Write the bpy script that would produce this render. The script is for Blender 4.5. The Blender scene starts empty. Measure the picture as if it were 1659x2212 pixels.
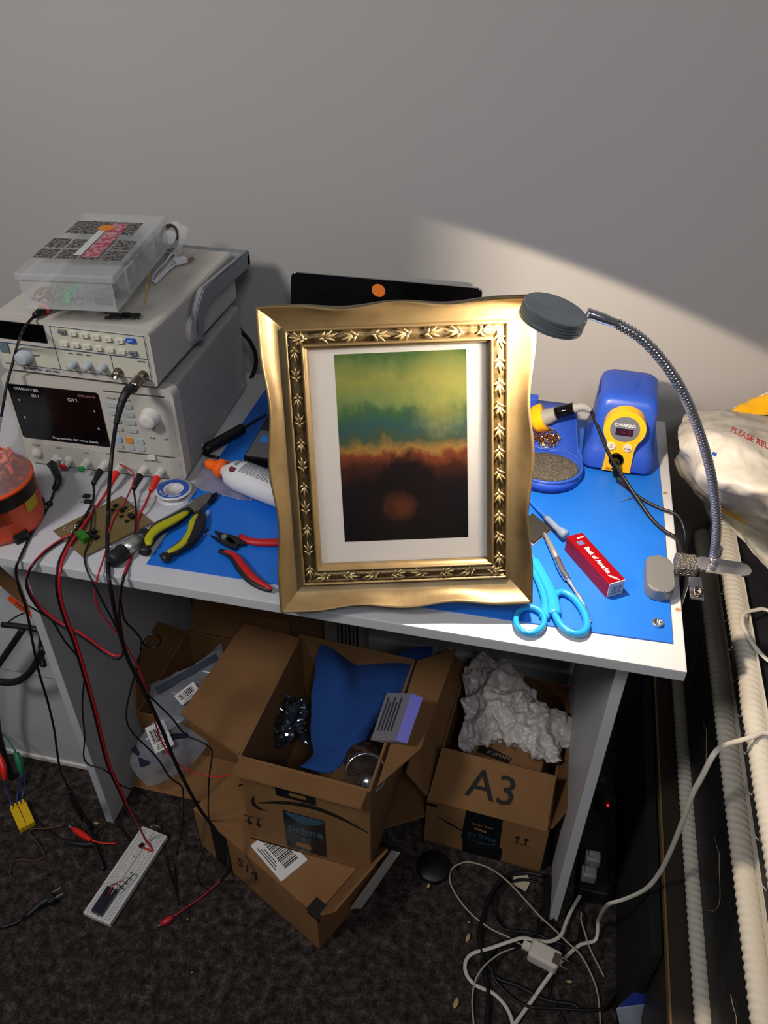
import bpy, bmesh, math, random
from mathutils import Vector, Matrix, noise
R = math.radians
C = bpy.context.scene.collection
SC = bpy.context.scene
H = 0.74                      # desk top height, metres
rnd = random.Random(7)

# ------------------------------------------------------------------ camera
cam = bpy.data.cameras.new('camera'); co = bpy.data.objects.new('camera', cam); C.objects.link(co)
FX = 1769.43
cam.sensor_fit = 'HORIZONTAL'; cam.sensor_width = 36.0; cam.lens = FX / 1659 * 36.0
cam.clip_start = 0.02; cam.clip_end = 50
yaw, pitch, roll = 0.2154, 0.6630, 0.0092
f0 = Vector((-math.sin(yaw), math.cos(yaw), 0)); r0 = Vector((math.cos(yaw), math.sin(yaw), 0)); up = Vector((0, 0, 1))
fw = f0*math.cos(pitch) - up*math.sin(pitch); uu = up*math.cos(pitch) + f0*math.sin(pitch)
r2 = r0*math.cos(roll) + uu*math.sin(roll); u2 = uu*math.cos(roll) - r0*math.sin(roll)
M = Matrix((r2, u2, -fw)).transposed().to_4x4(); M.translation = Vector((-0.1947, -0.6483, 1.4175))
co.matrix_world = M
SC.camera = co

# ------------------------------------------------------------------ world, lights, exposure
w = bpy.data.worlds.new('world'); SC.world = w; w.use_nodes = True
w.node_tree.nodes['Background'].inputs[0].default_value = (0.80, 0.84, 0.95, 1)
w.node_tree.nodes['Background'].inputs[1].default_value = 0.072
SC.view_settings.view_transform = 'Standard'; SC.view_settings.look = 'None'
SC.view_settings.exposure = 0.0; SC.view_settings.gamma = 1.0; SC.view_settings.use_curve_mapping = False

def area(name, loc, target, size, power, col):
    l = bpy.data.lights.new(name, 'AREA'); l.shape = 'DISK'; l.size = size; l.energy = power; l.color = col
    o = bpy.data.objects.new(name, l); C.objects.link(o); o.location = loc
    d = Vector(target) - Vector(loc); o.rotation_euler = d.to_track_quat('-Z', 'Y').to_euler(); return o
area('room_light', (-1.15, -0.85, 1.95), (-0.5, 0.5, 0.9), 0.30, 13.5, (1.0, 0.95, 0.91))
area('ceiling_light', (0.15, -1.30, 2.30), (-0.5, 0.5, 0.8), 0.45, 9.5, (0.97, 0.97, 1.0))

# ------------------------------------------------------------------ materials
def lin(c): return c/12.92 if c <= 0.04045 else ((c+0.055)/1.055)**2.4
def hx(s):
    s = s.lstrip('#'); return tuple(lin(int(s[i:i+2], 16)/255) for i in (0, 2, 4))+(1,)
MATS = {}
def mat(name, col, rough=0.5, metal=0.0, bump=None, var=None, trans=0.0, alpha=1.0, emit=None, spec=0.5, coat=0.0, ior=1.45, sub=0.0, aniso=0):
    if name in MATS: return MATS[name]
    m = bpy.data.materials.new(name); MATS[name] = m; m.use_nodes = True
    nt = m.node_tree; b = nt.nodes['Principled BSDF']
    c = hx(col) if isinstance(col, str) else tuple(col)+(1,)
    b.inputs['Base Color'].default_value = c; b.inputs['Roughness'].default_value = rough
    b.inputs['Metallic'].default_value = metal; b.inputs['Specular IOR Level'].default_value = spec
    b.inputs['IOR'].default_value = ior
    if trans: b.inputs['Transmission Weight'].default_value = trans
    if alpha < 1: b.inputs['Alpha'].default_value = alpha
    if coat: b.inputs['Coat Weight'].default_value = coat; b.inputs['Coat Roughness'].default_value = 0.08
    if sub: b.inputs['Subsurface Weight'].default_value = sub; b.inputs['Subsurface Radius'].default_value = (0.01, 0.01, 0.01)
    if emit: b.inputs['Emission Color'].default_value = hx(emit[0]); b.inputs['Emission Strength'].default_value = emit[1]
    if bump or var:
        tc = nt.nodes.new('ShaderNodeTexCoord')
    if bump:
        n = nt.nodes.new('ShaderNodeTexNoise'); n.inputs['Scale'].default_value = bump[0]; n.inputs['Detail'].default_value = 6
        bp = nt.nodes.new('ShaderNodeBump'); bp.inputs['Strength'].default_value = bump[1]; bp.inputs['Distance'].default_value = bump[2] if len(bump) > 2 else 0.001
        nt.links.new(tc.outputs['Object'], n.inputs['Vector']); nt.links.new(n.outputs['Fac'], bp.inputs['Height'])
        nt.links.new(bp.outputs['Normal'], b.inputs['Normal'])
    if var:      # (scale, second colour, amount position)
        n2 = nt.nodes.new('ShaderNodeTexNoise'); n2.inputs['Scale'].default_value = var[0]; n2.inputs['Detail'].default_value = 8
        rp = nt.nodes.new('ShaderNodeValToRGB'); lo, hi = (var[2], var[3]) if len(var) > 3 else (0.35, 0.7)
        rp.color_ramp.elements[0].position = lo; rp.color_ramp.elements[0].color = c
        rp.color_ramp.elements[1].position = hi; rp.color_ramp.elements[1].color = hx(var[1])
        nt.links.new(tc.outputs['Object'], n2.inputs['Vector']); nt.links.new(n2.outputs['Fac'], rp.inputs['Fac'])
        nt.links.new(rp.outputs['Color'], b.inputs['Base Color'])
    return m

m_white = mat('white_laminate', '#bfc1c6', 0.42, bump=(60, 0.05), var=(7, '#b6b8bd', 0.4, 0.7))
m_wall = mat('wall_paint', '#aeaba8', 0.85, bump=(180, 0.12, 0.001), var=(1.6, '#a9a6a4'))
m_black = mat('black_rubber', '#101012', 0.45)
m_blackg = mat('black_gloss', '#08080a', 0.12)
m_red = mat('red_insulation', '#b81f2c', 0.4)
m_redp = mat('red_plastic', '#e0281c', 0.35)
m_chrome = mat('chrome', '#e2e2e8', 0.14, 0.96)
m_steel = mat('brushed_steel', '#b0b0b2', 0.36, 0.7, bump=(300, 0.1, 0.0005))
m_beige = mat('instrument_grey_plastic', '#bab6ae', 0.55, bump=(900, 0.15, 0.0004))
m_panel = mat('instrument_panel', '#b4b3aa', 0.5)
m_casemetal = mat('painted_case_metal', '#8f8f8c', 0.5, 0.2)
m_cardb = mat('cardboard', '#85603a', 0.85, bump=(200, 0.1), var=(14, '#7a5633'))
m_cardd = mat('cardboard_inside', '#755532', 0.9, var=(20, '#694a2b'))
m_gold = mat('antique_gold', '#6f5f43', 0.42, 0.5, bump=(260, 0.2, 0.0005), var=(40, '#625237', 0.45, 0.75))
m_gold2 = mat('aged_gold', '#6a583a', 0.38, 0.7, bump=(300, 0.3, 0.0006), var=(120, '#3a2f1e', 0.5, 0.7))
m_leaf = mat('gilded_leaf', '#a8946a', 0.32, 0.7)
m_text = mat('print_dark', '#303438', 0.6)
m_textw = mat('print_white', '#d8d8d8', 0.6)
m_textb = mat('print_blue', '#2a4468', 0.6)
m_paper = mat('white_paper', '#dcdad8', 0.7)
m_corn = mat('white_cord_vinyl', '#c9c4b8', 0.4)
m_navy = mat('navy_line', '#3c4a66', 0.5)

# dimpled instrument side
def dimple(name, base, scale=140, strength=0.6):
    m = mat(name, base, 0.5, 0.1); nt = m.node_tree; b = nt.nodes['Principled BSDF']
    tc = nt.nodes.new('ShaderNodeTexCoord'); v = nt.nodes.new('ShaderNodeTexVoronoi'); v.inputs['Scale'].default_value = scale; v.inputs['Randomness'].default_value = 0.0
    bp = nt.nodes.new('ShaderNodeBump'); bp.inputs['Strength'].default_value = strength; bp.inputs['Distance'].default_value = 0.002
    nt.links.new(tc.outputs['Object'], v.inputs['Vector']); nt.links.new(v.outputs['Distance'], bp.inputs['Height']); nt.links.new(bp.outputs['Normal'], b.inputs['Normal'])
    return m
m_dimple = dimple('dimpled_case_metal', '#a6a7a5')

# ------------------------------------------------------------------ mesh helpers
def link(name, me, m=None, parent=None, smooth=False):
    o = bpy.data.objects.new(name, me); C.objects.link(o)
    if m is not None:
        for k in (m if isinstance(m, (list, tuple)) else [m]): me.materials.append(k)
    if parent is not None: o.parent = parent
    if smooth:
        for p in me.polygons: p.use_smooth = True
    return o
def obj(name, bm, m=None, parent=None, smooth=False, recenter=None):
    bmesh.ops.recalc_face_normals(bm, faces=bm.faces[:])
    me = bpy.data.meshes.new(name); bm.to_mesh(me); bm.free()
    if parent is None and recenter is None:            # origin at the foot of the mesh
        vs = [v.co for v in me.vertices]
        if vs:
            c = Vector((sum(v.x for v in vs)/len(vs), sum(v.y for v in vs)/len(vs), min(v.z for v in vs)))
            me.transform(Matrix.Translation(-c)); o = link(name, me, m, parent, smooth); o.location = c; return o
    return link(name, me, m, parent, smooth)
def thing(name, label, cat, loc=(0, 0, 0), rotz=0.0, group=None, mtx=None):
    o = bpy.data.objects.new(name, None); C.objects.link(o); o.empty_display_size = 0.02
    if mtx is not None: o.matrix_world = mtx
    else: o.location = loc; o.rotation_euler = (0, 0, rotz)
    o['label'] = label; o['category'] = cat
    if group: o['group'] = group
    return o
def tag(o, label, cat, group=None):
    o['label'] = label; o['category'] = cat
    if group: o['group'] = group
    return o
def struct(o): o['kind'] = 'structure'; return o
def stuff(o): o['kind'] = 'stuff'; return o

def add_box(bm, c, s, bev=0.0, seg=2, mtx=None, rot=None):
    g = bmesh.ops.create_cube(bm, size=1.0); vs = g['verts']
    T = Matrix.Translation(Vector(c))
    if rot is not None: T = T @ rot.to_4x4()
    T = T @ Matrix.Diagonal((s[0], s[1], s[2], 1))
    if mtx is not None: T = mtx @ T
    bmesh.ops.transform(bm, matrix=T, verts=vs)
    if bev > 0:
        es = list({e for v in vs for e in v.link_edges})
        bmesh.ops.bevel(bm, geom=es, offset=bev, segments=seg, profile=0.6, affect='EDGES')
    return bm
def box(c, s, bev=0.0, seg=2, **k): return add_box(bmesh.new(), c, s, bev, seg, **k)
def box2(lo, hi, bev=0.0, seg=2):
    lo, hi = Vector(lo), Vector(hi); return box((lo+hi)/2, hi-lo, bev, seg)
def zto(d):
    return Vector(d).normalized().to_track_quat('Z', 'Y').to_matrix().to_4x4()
def add_cyl(bm, a, b, ra, rb=None, n=20, cap=True):
    a, b = Vector(a), Vector(b); rb = ra if rb is None else rb
    T = Matrix.Translation((a+b)/2) @ zto(b-a)
    bmesh.ops.create_cone(bm, cap_ends=cap, segments=n, radius1=ra, radius2=rb, depth=(b-a).length, matrix=T)
    return bm
def cyl(a, b, ra, rb=None, n=20): return add_cyl(bmesh.new(), a, b, ra, rb, n)
def add_lathe(bm, prof, n=32, mtx=None, sx=1, sy=1):
    rings = []
    for r, z in prof:
        if r < 1e-6: rings.append([bm.verts.new((0, 0, z))])
        else: rings.append([bm.verts.new((r*sx*math.cos(2*math.pi*i/n), r*sy*math.sin(2*math.pi*i/n), z)) for i in range(n)])
    for A, B in zip(rings, rings[1:]):
        if len(A) == 1 and len(B) == 1: continue
        for i in range(n):
            j = (i+1) % n
            if len(A) == 1: bm.faces.new((A[0], B[j], B[i]))
            elif len(B) == 1: bm.faces.new((A[i], A[j], B[0]))
            else: bm.faces.new((A[i], A[j], B[j], B[i]))
    if mtx is not None: bmesh.ops.transform(bm, matrix=mtx, verts=[v for r in rings for v in r])
    return bm
def lathe(prof, n=32, mtx=None, **k): return add_lathe(bmesh.new(), prof, n, mtx, **k)
def spline(pts, step=0.008, closed=False):
    P = [Vector(p) for p in pts]; n = len(P)
    if n < 3 and not closed: 
        return [P[0].lerp(P[-1], i/4) for i in range(5)]
    out = []
    rng = n if closed else n-1
    for i in range(rng):
        p0 = P[(i-1) % n] if closed or i > 0 else P[0]*2-P[1]
        p1 = P[i]; p2 = P[(i+1) % n]
        p3 = P[(i+2) % n] if closed or i+2 < n else P[-1]*2-P[-2]
        k = max(2, int((p2-p1).length/step))
        t1 = (p2-p0)*0.5; t2 = (p3-p1)*0.5; L = (p2-p1).length
        if t1.length > 1.3*L and t1.length > 0: t1 = t1*(1.3*L/t1.length)
        if t2.length > 1.3*L and t2.length > 0: t2 = t2*(1.3*L/t2.length)
        for j in range(k):
            t = j/k; a = 2*t**3-3*t**2+1; b = t**3-2*t**2+t; c = -2*t**3+3*t**2; d = t**3-t**2
            out.append(p1*a+t1*b+p2*c+t2*d)
    if not closed: out.append(P[-1])
    return out
def add_tube(bm, pts, r, n=8, closed=False, flat=None, cap=True):
    """r number or f(s, theta); flat=(rx, rz) gives an oval section"""
    N = len(pts); rings = []; s = 0
    T = []
    for i in range(N):
        a = pts[(i-1) % N] if closed or i > 0 else pts[0]; b = pts[(i+1) % N] if closed or i+1 < N else pts[-1]
        d = (b-a); T.append(d.normalized() if d.length > 1e-9 else Vector((0, 0, 1)))
    nrm = T[0].orthogonal().normalized()
    if flat:
        z = Vector((0, 0, 1)); nrm = z-T[0]*z.dot(T[0]); nrm = nrm.normalized() if nrm.length > 1e-4 else T[0].orthogonal().normalized()
    for i in range(N):
        if i: s += (pts[i]-pts[i-1]).length
        nrm = nrm-T[i]*nrm.dot(T[i])
        nrm = nrm.normalized() if nrm.length > 1e-6 else T[i].orthogonal().normalized()
        bi = T[i].cross(nrm); ring = []
        for k in range(n):
            th = 2*math.pi*k/n
            rr = r(s, th) if callable(r) else r
            if flat: v = bi*(math.cos(th)*flat[0])+nrm*(math.sin(th)*flat[1])
            else: v = (nrm*math.cos(th)+bi*math.sin(th))*rr
            ring.append(bm.verts.new(pts[i]+v))
        rings.append(ring)
    rng = N if closed else N-1
    for i in range(rng):
        A, B = rings[i], rings[(i+1) % N]
        for k in range(n):
            j = (k+1) % n; bm.faces.new((A[k], A[j], B[j], B[k]))
    if not closed and cap:
        bm.faces.new(rings[0]); bm.faces.new(rings[-1])
    return bm
def tube(pts, r, n=8, step=0.008, closed=False, **k): return add_tube(bmesh.new(), spline(pts, step, closed), r, n, closed, **k)
def add_prism(bm, poly, z0, z1, mtx=None, bev=0.0):
    a = [bm.verts.new((x, y, z0)) for x, y in poly]; b = [bm.verts.new((x, y, z1)) for x, y in poly]
    n = len(poly); fs = [bm.faces.new(a[::-1]), bm.faces.new(b)]
    for i in range(n): fs.append(bm.faces.new((a[i], a[(i+1) % n], b[(i+1) % n], b[i])))
    if bev:
        es = list({e for f in fs[:2] for e in f.edges})
        r = bmesh.ops.bevel(bm, geom=es, offset=bev, segments=2, profile=0.6, affect='EDGES')
    if mtx is not None: bmesh.ops.transform(bm, matrix=mtx, verts=bm.verts[:] if bev else a+b)
    return bm
def prism(poly, z0, z1, mtx=None, bev=0.0): return add_prism(bmesh.new(), poly, z0, z1, mtx, bev)
def rrect(x0, y0, x1, y1, r, k=5):
    out = []
    for cx, cy, a0 in ((x1-r, y1-r, 0), (x0+r, y1-r, 90), (x0+r, y0+r, 180), (x1-r, y0+r, 270)):
        for i in range(k+1):
            a = R(a0+90*i/k); out.append((cx+r*math.cos(a), cy+r*math.sin(a)))
    return out
def circ(cx, cy, r, n=24, ry=None): return [(cx+r*math.cos(2*math.pi*i/n), cy+(ry or r)*math.sin(2*math.pi*i/n)) for i in range(n)]
# maps a prism drawn in (x, y) onto an upright front panel: x right, y up, z out towards -Y
FRONT = Matrix(((1, 0, 0, 0), (0, 0, -1, 0), (0, 1, 0, 0), (0, 0, 0, 1)))
def fpoly(poly, d0, d1, y=0.0, bev=0.0):       # on the front plane at local y, from depth d0 to d1 in front of it
    return prism(poly, d0, d1, Matrix.Translation((0, y, 0)) @ FRONT, bev)
def slab(q, th):
    """plate from four corner points, th thick on the side of its normal"""
    bm = bmesh.new(); q = [Vector(p) for p in q]; n = (q[1]-q[0]).cross(q[3]-q[0]).normalized()*th
    a = [bm.verts.new(p) for p in q]; b = [bm.verts.new(p+n) for p in q]
    bm.faces.new(a[::-1]); bm.faces.new(b)
    for i in range(4): bm.faces.new((a[i], a[(i+1) % 4], b[(i+1) % 4], b[i]))
    return bm
def catmull(p0, p1, p2, p3, t):
    return 0.5*((2*p1)+(p2-p0)*t+(2*p0-5*p1+4*p2-p3)*t*t+(3*p1-p0-3*p2+p3)*t**3)
def patch(ctrl, nu=40, nv=40, th=0.0015, amp=0.0, sc=20.0, seed=0.0, crease=False):
    """smooth sheet through a lattice of control points, with wrinkles, and real thickness"""
    P = [[Vector(p) for p in row] for row in ctrl]; m, n = len(P), len(P[0])
    def cp(row, t):
        L = len(row)-1; x = min(max(t*L, 0), L-1e-6); i = int(x); f = x-i
        g = lambda k: row[min(max(k, 0), L)]
        return catmull(g(i-1), g(i), g(i+1), g(i+2), f)
    bm = bmesh.new(); V = []
    for a in range(nu+1):
        row = []
        for b in range(nv+1):
            col = [cp(r, b/nv) for r in P]; row.append(cp(col, a/nu))
        V.append(row)
    top = []
    for a in range(nu+1):
        rr = []
        for b in range(nv+1):
            p = V[a][b]; du = V[min(a+1, nu)][b]-V[max(a-1, 0)][b]; dv = V[a][min(b+1, nv)]-V[a][max(b-1, 0)]
            nn = du.cross(dv); nn = nn.normalized() if nn.length > 1e-12 else Vector((0, 0, 1))
            if crease: q = p+nn*amp*(1.0-2.2*abs(noise.noise(p*sc))-1.1*abs(noise.noise(p*sc*2.1+Vector((3, 1, 7))))-0.5*abs(noise.noise(p*sc*4.7))); rr.append((q, nn)); continue
            q = p+nn*(amp*(noise.noise(p*sc+Vector((seed, 0, 0)))+0.5*abs(noise.noise(p*sc*2.3+Vector((0, seed, 0)))))) if amp else p
            rr.append((q, nn))
        top.append(rr)
    A = [[bm.verts.new(q+nn*th*0.5) for q, nn in r] for r in top]
    B = [[bm.verts.new(q-nn*th*0.5) for q, nn in r] for r in top]
    for a in range(nu):
        for b in range(nv):
            bm.faces.new((A[a][b], A[a+1][b], A[a+1][b+1], A[a][b+1])); bm.faces.new((B[a][b], B[a][b+1], B[a+1][b+1], B[a+1][b]))
    for a in range(nu):
        for b in (0, nv): bm.faces.new((A[a][b], A[a+1][b], B[a+1][b], B[a][b]))
    for b in range(nv):
        for a in (0, nu): bm.faces.new((A[a][b], A[a][b+1], B[a][b+1], B[a][b]))
    return bm
DG = None
def text(name, s, size, mtx, m, parent=None, ext=0.0002, sx=1.0, align='LEFT', bold=0.0, shear=0.0):
    cu = bpy.data.curves.new(name, 'FONT'); cu.body = s; cu.size = size; cu.extrude = ext; cu.align_x = align; cu.align_y = 'CENTER'
    cu.resolution_u = 2; cu.offset = bold; cu.shear = shear
    t = bpy.data.objects.new(name, cu); C.objects.link(t)
    dg = bpy.context.evaluated_depsgraph_get(); dg.update()
    me = bpy.data.meshes.new_from_object(t.evaluated_get(dg)); bpy.data.objects.remove(t)
    me.transform(mtx @ Matrix.Diagonal((sx, 1, 1, 1))); me.materials.clear()
    return link(name, me, m, parent)
def ftext(name, s, x, z, size, m, parent, y=0.0, **k):
    return text(name, s, size, Matrix.Translation((x, y, z)) @ FRONT, m, parent, **k)
def frame_m(o, ex, ey):
    """matrix with x along ex and y along ey at o"""
    ex = Vector(ex).normalized(); ey = Vector(ey); ez = ex.cross(ey).normalized(); ey = ez.cross(ex)
    m = Matrix((ex, ey, ez)).transposed().to_4x4(); m.translation = Vector(o); return m
def flatm(x, y, z, a=0.0): return Matrix.Translation((x, y, z)) @ Matrix.Rotation(a, 4, 'Z')
def join_pts(*ls): 
    out = []
    for l in ls: out += list(l)
    return out
def wire(name, pts, r, m, label=None, cat=None, parent=None, n=8, step=0.006, group=None, **k):
    o = obj(name, tube(pts, r, n, step, **k), m, parent, smooth=True)
    if cat: tag(o, label, cat, group)
    return o

# ------------------------------------------------------------------ the room
def wall_floor():
    bm = bmesh.new(); n = 220
    x0, x1, y0, y1 = -1.7, 1.2, -0.75, 0.62
    V = []
    for i in range(n+1):
        row = []
        for j in range(int(n*0.5)+1):
            x = x0+(x1-x0)*i/n; y = y0+(y1-y0)*j/int(n*0.5)
            row.append(bm.verts.new((x, y, 0.0025*noise.noise(Vector((x*45, y*45, 0)))-0.002)))
        V.append(row)
    for i in range(n):
        for j in range(int(n*0.5)): bm.faces.new((V[i][j], V[i+1][j], V[i+1][j+1], V[i][j+1]))
    m = bpy.data.materials.new('carpet'); m.use_nodes = True; nt = m.node_tree; b = nt.nodes['Principled BSDF']
    tc = nt.nodes.new('ShaderNodeTexCoord')
    n1 = nt.nodes.new('ShaderNodeTexNoise'); n1.inputs['Scale'].default_value = 300; n1.inputs['Detail'].default_value = 4; n1.inputs['Roughness'].default_value = 0.7
    n2 = nt.nodes.new('ShaderNodeTexNoise'); n2.inputs['Scale'].default_value = 70; n2.inputs['Detail'].default_value = 4
    mx = nt.nodes.new('ShaderNodeMath'); mx.operation = 'ADD'; ms = nt.nodes.new('ShaderNodeMath'); ms.operation = 'MULTIPLY'; ms.inputs[1].default_value = 0.5
    rp = nt.nodes.new('ShaderNodeValToRGB'); e = rp.color_ramp.elements
    e[0].position = 0.36; e[0].color = hx('#1a1615'); e[1].position = 0.72; e[1].color = hx('#7a6f6c')
    k = rp.color_ramp.elements.new(0.52); k.color = hx('#463e3b')
    bp = nt.nodes.new('ShaderNodeBump'); bp.inputs['Strength'].default_value = 1.0; bp.inputs['Distance'].default_value = 0.006
    for a in (n1, n2): nt.links.new(tc.outputs['Object'], a.inputs['Vector'])
    nt.links.new(n1.outputs['Fac'], mx.inputs[0]); nt.links.new(n2.outputs['Fac'], mx.inputs[1]); nt.links.new(mx.outputs[0], ms.inputs[0])
    nt.links.new(ms.outputs[0], rp.inputs['Fac']); nt.links.new(rp.outputs['Color'], b.inputs['Base Color'])
    nt.links.new(n1.outputs['Fac'], bp.inputs['Height']); nt.links.new(bp.outputs['Normal'], b.inputs['Normal'])
    b.inputs['Roughness'].default_value = 0.95; b.inputs['Specular IOR Level'].default_value = 0.1
    struct(obj('floor', bm, m, None, recenter=False, smooth=True))
    # floor outside the textured part
    struct(obj('floor_base', box2((-2.6, -3.0, -0.08), (2.4, 0.62, -0.01)), m, recenter=False))
wall_floor()
WY = 0.575
struct(obj('wall_back', box2((-2.6, WY, -0.05), (2.4, WY+0.1, 2.5)), m_wall, recenter=False))
struct(obj('wall_left', box2((-2.7, -3.0, -0.05), (-2.6, WY+0.1, 2.5)), m_wall, recenter=False))
struct(obj('baseboard_back', box2((-2.6, WY-0.014, -0.01), (2.4, WY, 0.09), 0.003), m_white, recenter=False))

# ------------------------------------------------------------------ the desk
t = thing('desk', 'white laminate desk carrying the picture frame and the instruments', 'desk', (-0.45, 0.26, 0))
def dl(lo, hi): return Vector(lo)-Vector((-0.45, 0.26, 0)), Vector(hi)-Vector((-0.45, 0.26, 0))
obj('tabletop', box2(*dl((-1.04, 0, H-0.0155), (0, 0.525, H)), 0.0015, 2), m_white, t)
for q in ((-0.0088, 0.3302, 0.74), (-0.0043, 0.0966, 0.74)): obj('stain_mark', prism(circ(q[0]+0.45, q[1]-0.26, 0.0035, 16, 0.0030), H, H+0.0002), mat('stain_tan', '#a07850', 0.7), t)
obj('side_panel', box2(*dl((-0.885, 0.078, 0), (-0.870, 0.50, H-0.0155)), 0.0006, 1), m_white, t)
obj('side_panel', box2(*dl((-0.0575, 0.078, 0), (-0.0425, 0.50, H-0.0155)), 0.0006, 1), m_white, t)
obj('crossbar', box2(*dl((-0.870, 0.47, 0.52), (-0.0575, 0.485, H-0.0155)), 0.0006, 1), m_white, t)
# ------------------------------------------------------------------ blue silicone mat
m_mat = mat('blue_silicone', '#1a6ad0', 0.42, bump=(30, 0.05, 0.001), var=(9, '#1763c4'))
t = thing('work_mat', 'blue silicone work mat covering the desk under the tools', 'mat', (-0.33, 0.26, H))
bm = bmesh.new()
P = [(-0.643, 0.029), (-0.33, 0.0315), (-0.10, 0.036), (-0.0135, 0.039), (-0.0135, 0.28), (-0.016, 0.498), (-0.33, 0.497), (-0.643, 0.497)]
add_prism(bm, [(x+0.33, y-0.26) for x, y in P], 0.0, 0.002)
obj('mat_sheet', bm, m_mat, t)
sx_, sy_ = -0.0295+0.33, 0.065-0.26
b = obj('snap_button', lathe([(0, 0.0018), (0.0035, 0.002), (0.0042, 0.0045), (0.0058, 0.0055), (0.0066, 0.0045), (0.0066, 0.0022), (0.0062, 0.002), (0, 0.0019)], 24, Matrix.Translation((sx_, sy_, 0.0003))), m_chrome, t, True)

# ------------------------------------------------------------------ picture frame
PW, PH = 0.287, 0.340
pyaw, plean, proll = 0.222, 0.363, 0.047
ex = Vector((math.cos(pyaw), math.sin(pyaw), 0)); nn = Vector((-math.sin(pyaw), math.cos(pyaw), 0)); ey = Vector((0, 0, 1))*math.cos(plean)+nn*math.sin(plean)
e1 = ex*math.cos(proll)+ey*math.sin(proll); e2 = ey*math.cos(proll)-ex*math.sin(proll)
PM_ = frame_m((-0.450, -0.028, 0.753), e1, e2)
t = thing('picture_frame', 'antique gold ornate picture frame with wavy edges leaning back at the desk front', 'picture frame', mtx=PM_)
def wav(s):
    for c in (0.31, 0.69):
        d = abs(s-c)/0.19
        if d < 1: return 0.5*(1+math.cos(math.pi*d))
    return 0.0
prof0 = [(0.004, -0.026, 0.5), (0.001, -0.020, 0.7), (0.0, -0.004, 1.0), (0.0006, -0.0005, 1.0), (0.0022, 0.0, 1.0), (0.0042, -0.0018, 0.9), (0.008, -0.0062, 0.6), (0.0135, -0.0102, 0.3), (0.019, -0.0128, 0.1), (0.0245, -0.0138, 0),
        (0.0262, -0.0120, 0), (0.0278, -0.0116, 0), (0.0288, -0.0132, 0), (0.0300, -0.0160, 0), (0.0335, -0.0146, 0), (0.0360, -0.0142, 0), (0.0385, -0.0146, 0), (0.0415, -0.0162, 0),
        (0.0424, -0.0125, 0), (0.0438, -0.0115, 0), (0.0452, -0.0125, 0), (0.0458, -0.0155, 0), (0.0474, -0.0160, 0), (0.0484, -0.0185, 0), (0.0484, -0.0205, 0)]
prof = [(d, h*1.45 if h > -0.0202 or d > 0.01 else h*1.25, wv) for d, h, wv in prof0]
def moulding(side, i0, i1):
    bm = bmesh.new(); N = 64; L = PW if side in (0, 2) else PH; rows = []
    for a in range(N+1):
        s = a/N; row = []
        for d, h, wv in prof[i0:i1]:
            inset = d+0.0055*wv*wav(s); u = d+(L-2*d)*s
            p = {0: (u, inset), 1: (PW-inset, u), 2: (PW-u, PH-inset), 3: (inset, PH-u)}[side]
            row.append(bm.verts.new((p[0], p[1], h)))
        rows.append(row)
    for a in range(N):
        for k in range(len(rows[0])-1): bm.faces.new((rows[a][k], rows[a+1][k], rows[a+1][k+1], rows[a][k+1]))
    return bm
for sd in range(4):
    f = obj('moulding', moulding(sd, 0, 10), m_gold, t, True)
    obj('bead_trim', moulding(sd, 9, 13), m_gold, f, True)
    obj('ornament_band', moulding(sd, 12, 18), m_gold2, f, True)
    obj('inner_lip', moulding(sd, 17, 25), m_gold, f, True)
def leaf_bm():
    bm = bmesh.new()
    for a, l, ox in ((0, 0.0125, 0.0), (24, 0.0110, -0.0015), (-24, 0.0110, -0.0015), (44, 0.0080, -0.0045), (-44, 0.0080, -0.0045), (180, 0.006, -0.002)):
        n = 7; cs, sn = math.cos(R(a)), math.sin(R(a)); mid = []; le = []; ri = []
        for i in range(n):
            q = i/(n-1); wd = 0.0014*math.sin(math.pi*min(1, q*0.92+0.08))**0.8; x = l*q
            bend = 0.0012*q*q*(1 if a >= 0 else -1)
            def tr(xx, yy, zz): return bm.verts.new((ox+xx*cs-yy*sn, xx*sn+yy*cs, zz))
            z = 0.0006+0.0026*math.sin(math.pi*(0.15+0.7*q))
            le.append(tr(x, bend+wd, z-0.0016)); mid.append(tr(x, bend, z)); ri.append(tr(x, bend-wd, z-0.0016))
        for i in range(n-1):
            bm.faces.new((le[i], le[i+1], mid[i+1], mid[i])); bm.faces.new((mid[i], mid[i+1], ri[i+1], ri[i]))
    return bm
lm = None
def place_leaf(x, y, ang, sc=1.0):
    global lm
    if lm is None:
        o = obj('leaf_ornament', leaf_bm(), m_leaf, t, True); lm = o
    else:
        o = lm.copy(); C.objects.link(o); o.parent = t
    o.location = (x, y, -0.0208); o.rotation_euler = (0, 0, ang); o.scale = (sc, sc, 1)
bd = 0.0357
for k in range(8):
    u = bd+0.006+(PW-2*bd-0.006)*k/7.6; place_leaf(u, PH-bd, R(0 if k % 2 else 180)+R(12*(1 if k % 3 else -1)), 1.05); place_leaf(PW-u, bd, R(180 if k % 2 else 0)+R(10*(1 if k % 3 else -1)), 1.05)
for k in range(11):
    v = bd+0.008+(PH-2*bd-0.008)*k/10.6; place_leaf(bd, v, R(90 if k % 2 else 265), 0.95); place_leaf(PW-bd, PH-v, R(-90 if k % 3 else -78), 1.0)
obj('backing_board', box2((0.006, 0.006, -0.0345), (PW-0.006, PH-0.006, -0.0315)), mat('backing_brown', '#5c4630', 0.8), t)
obj('paper_sheet', box2((0.040, 0.036, -0.0312), (PW-0.040, PH-0.036, -0.0305)), m_paper, t)
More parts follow.
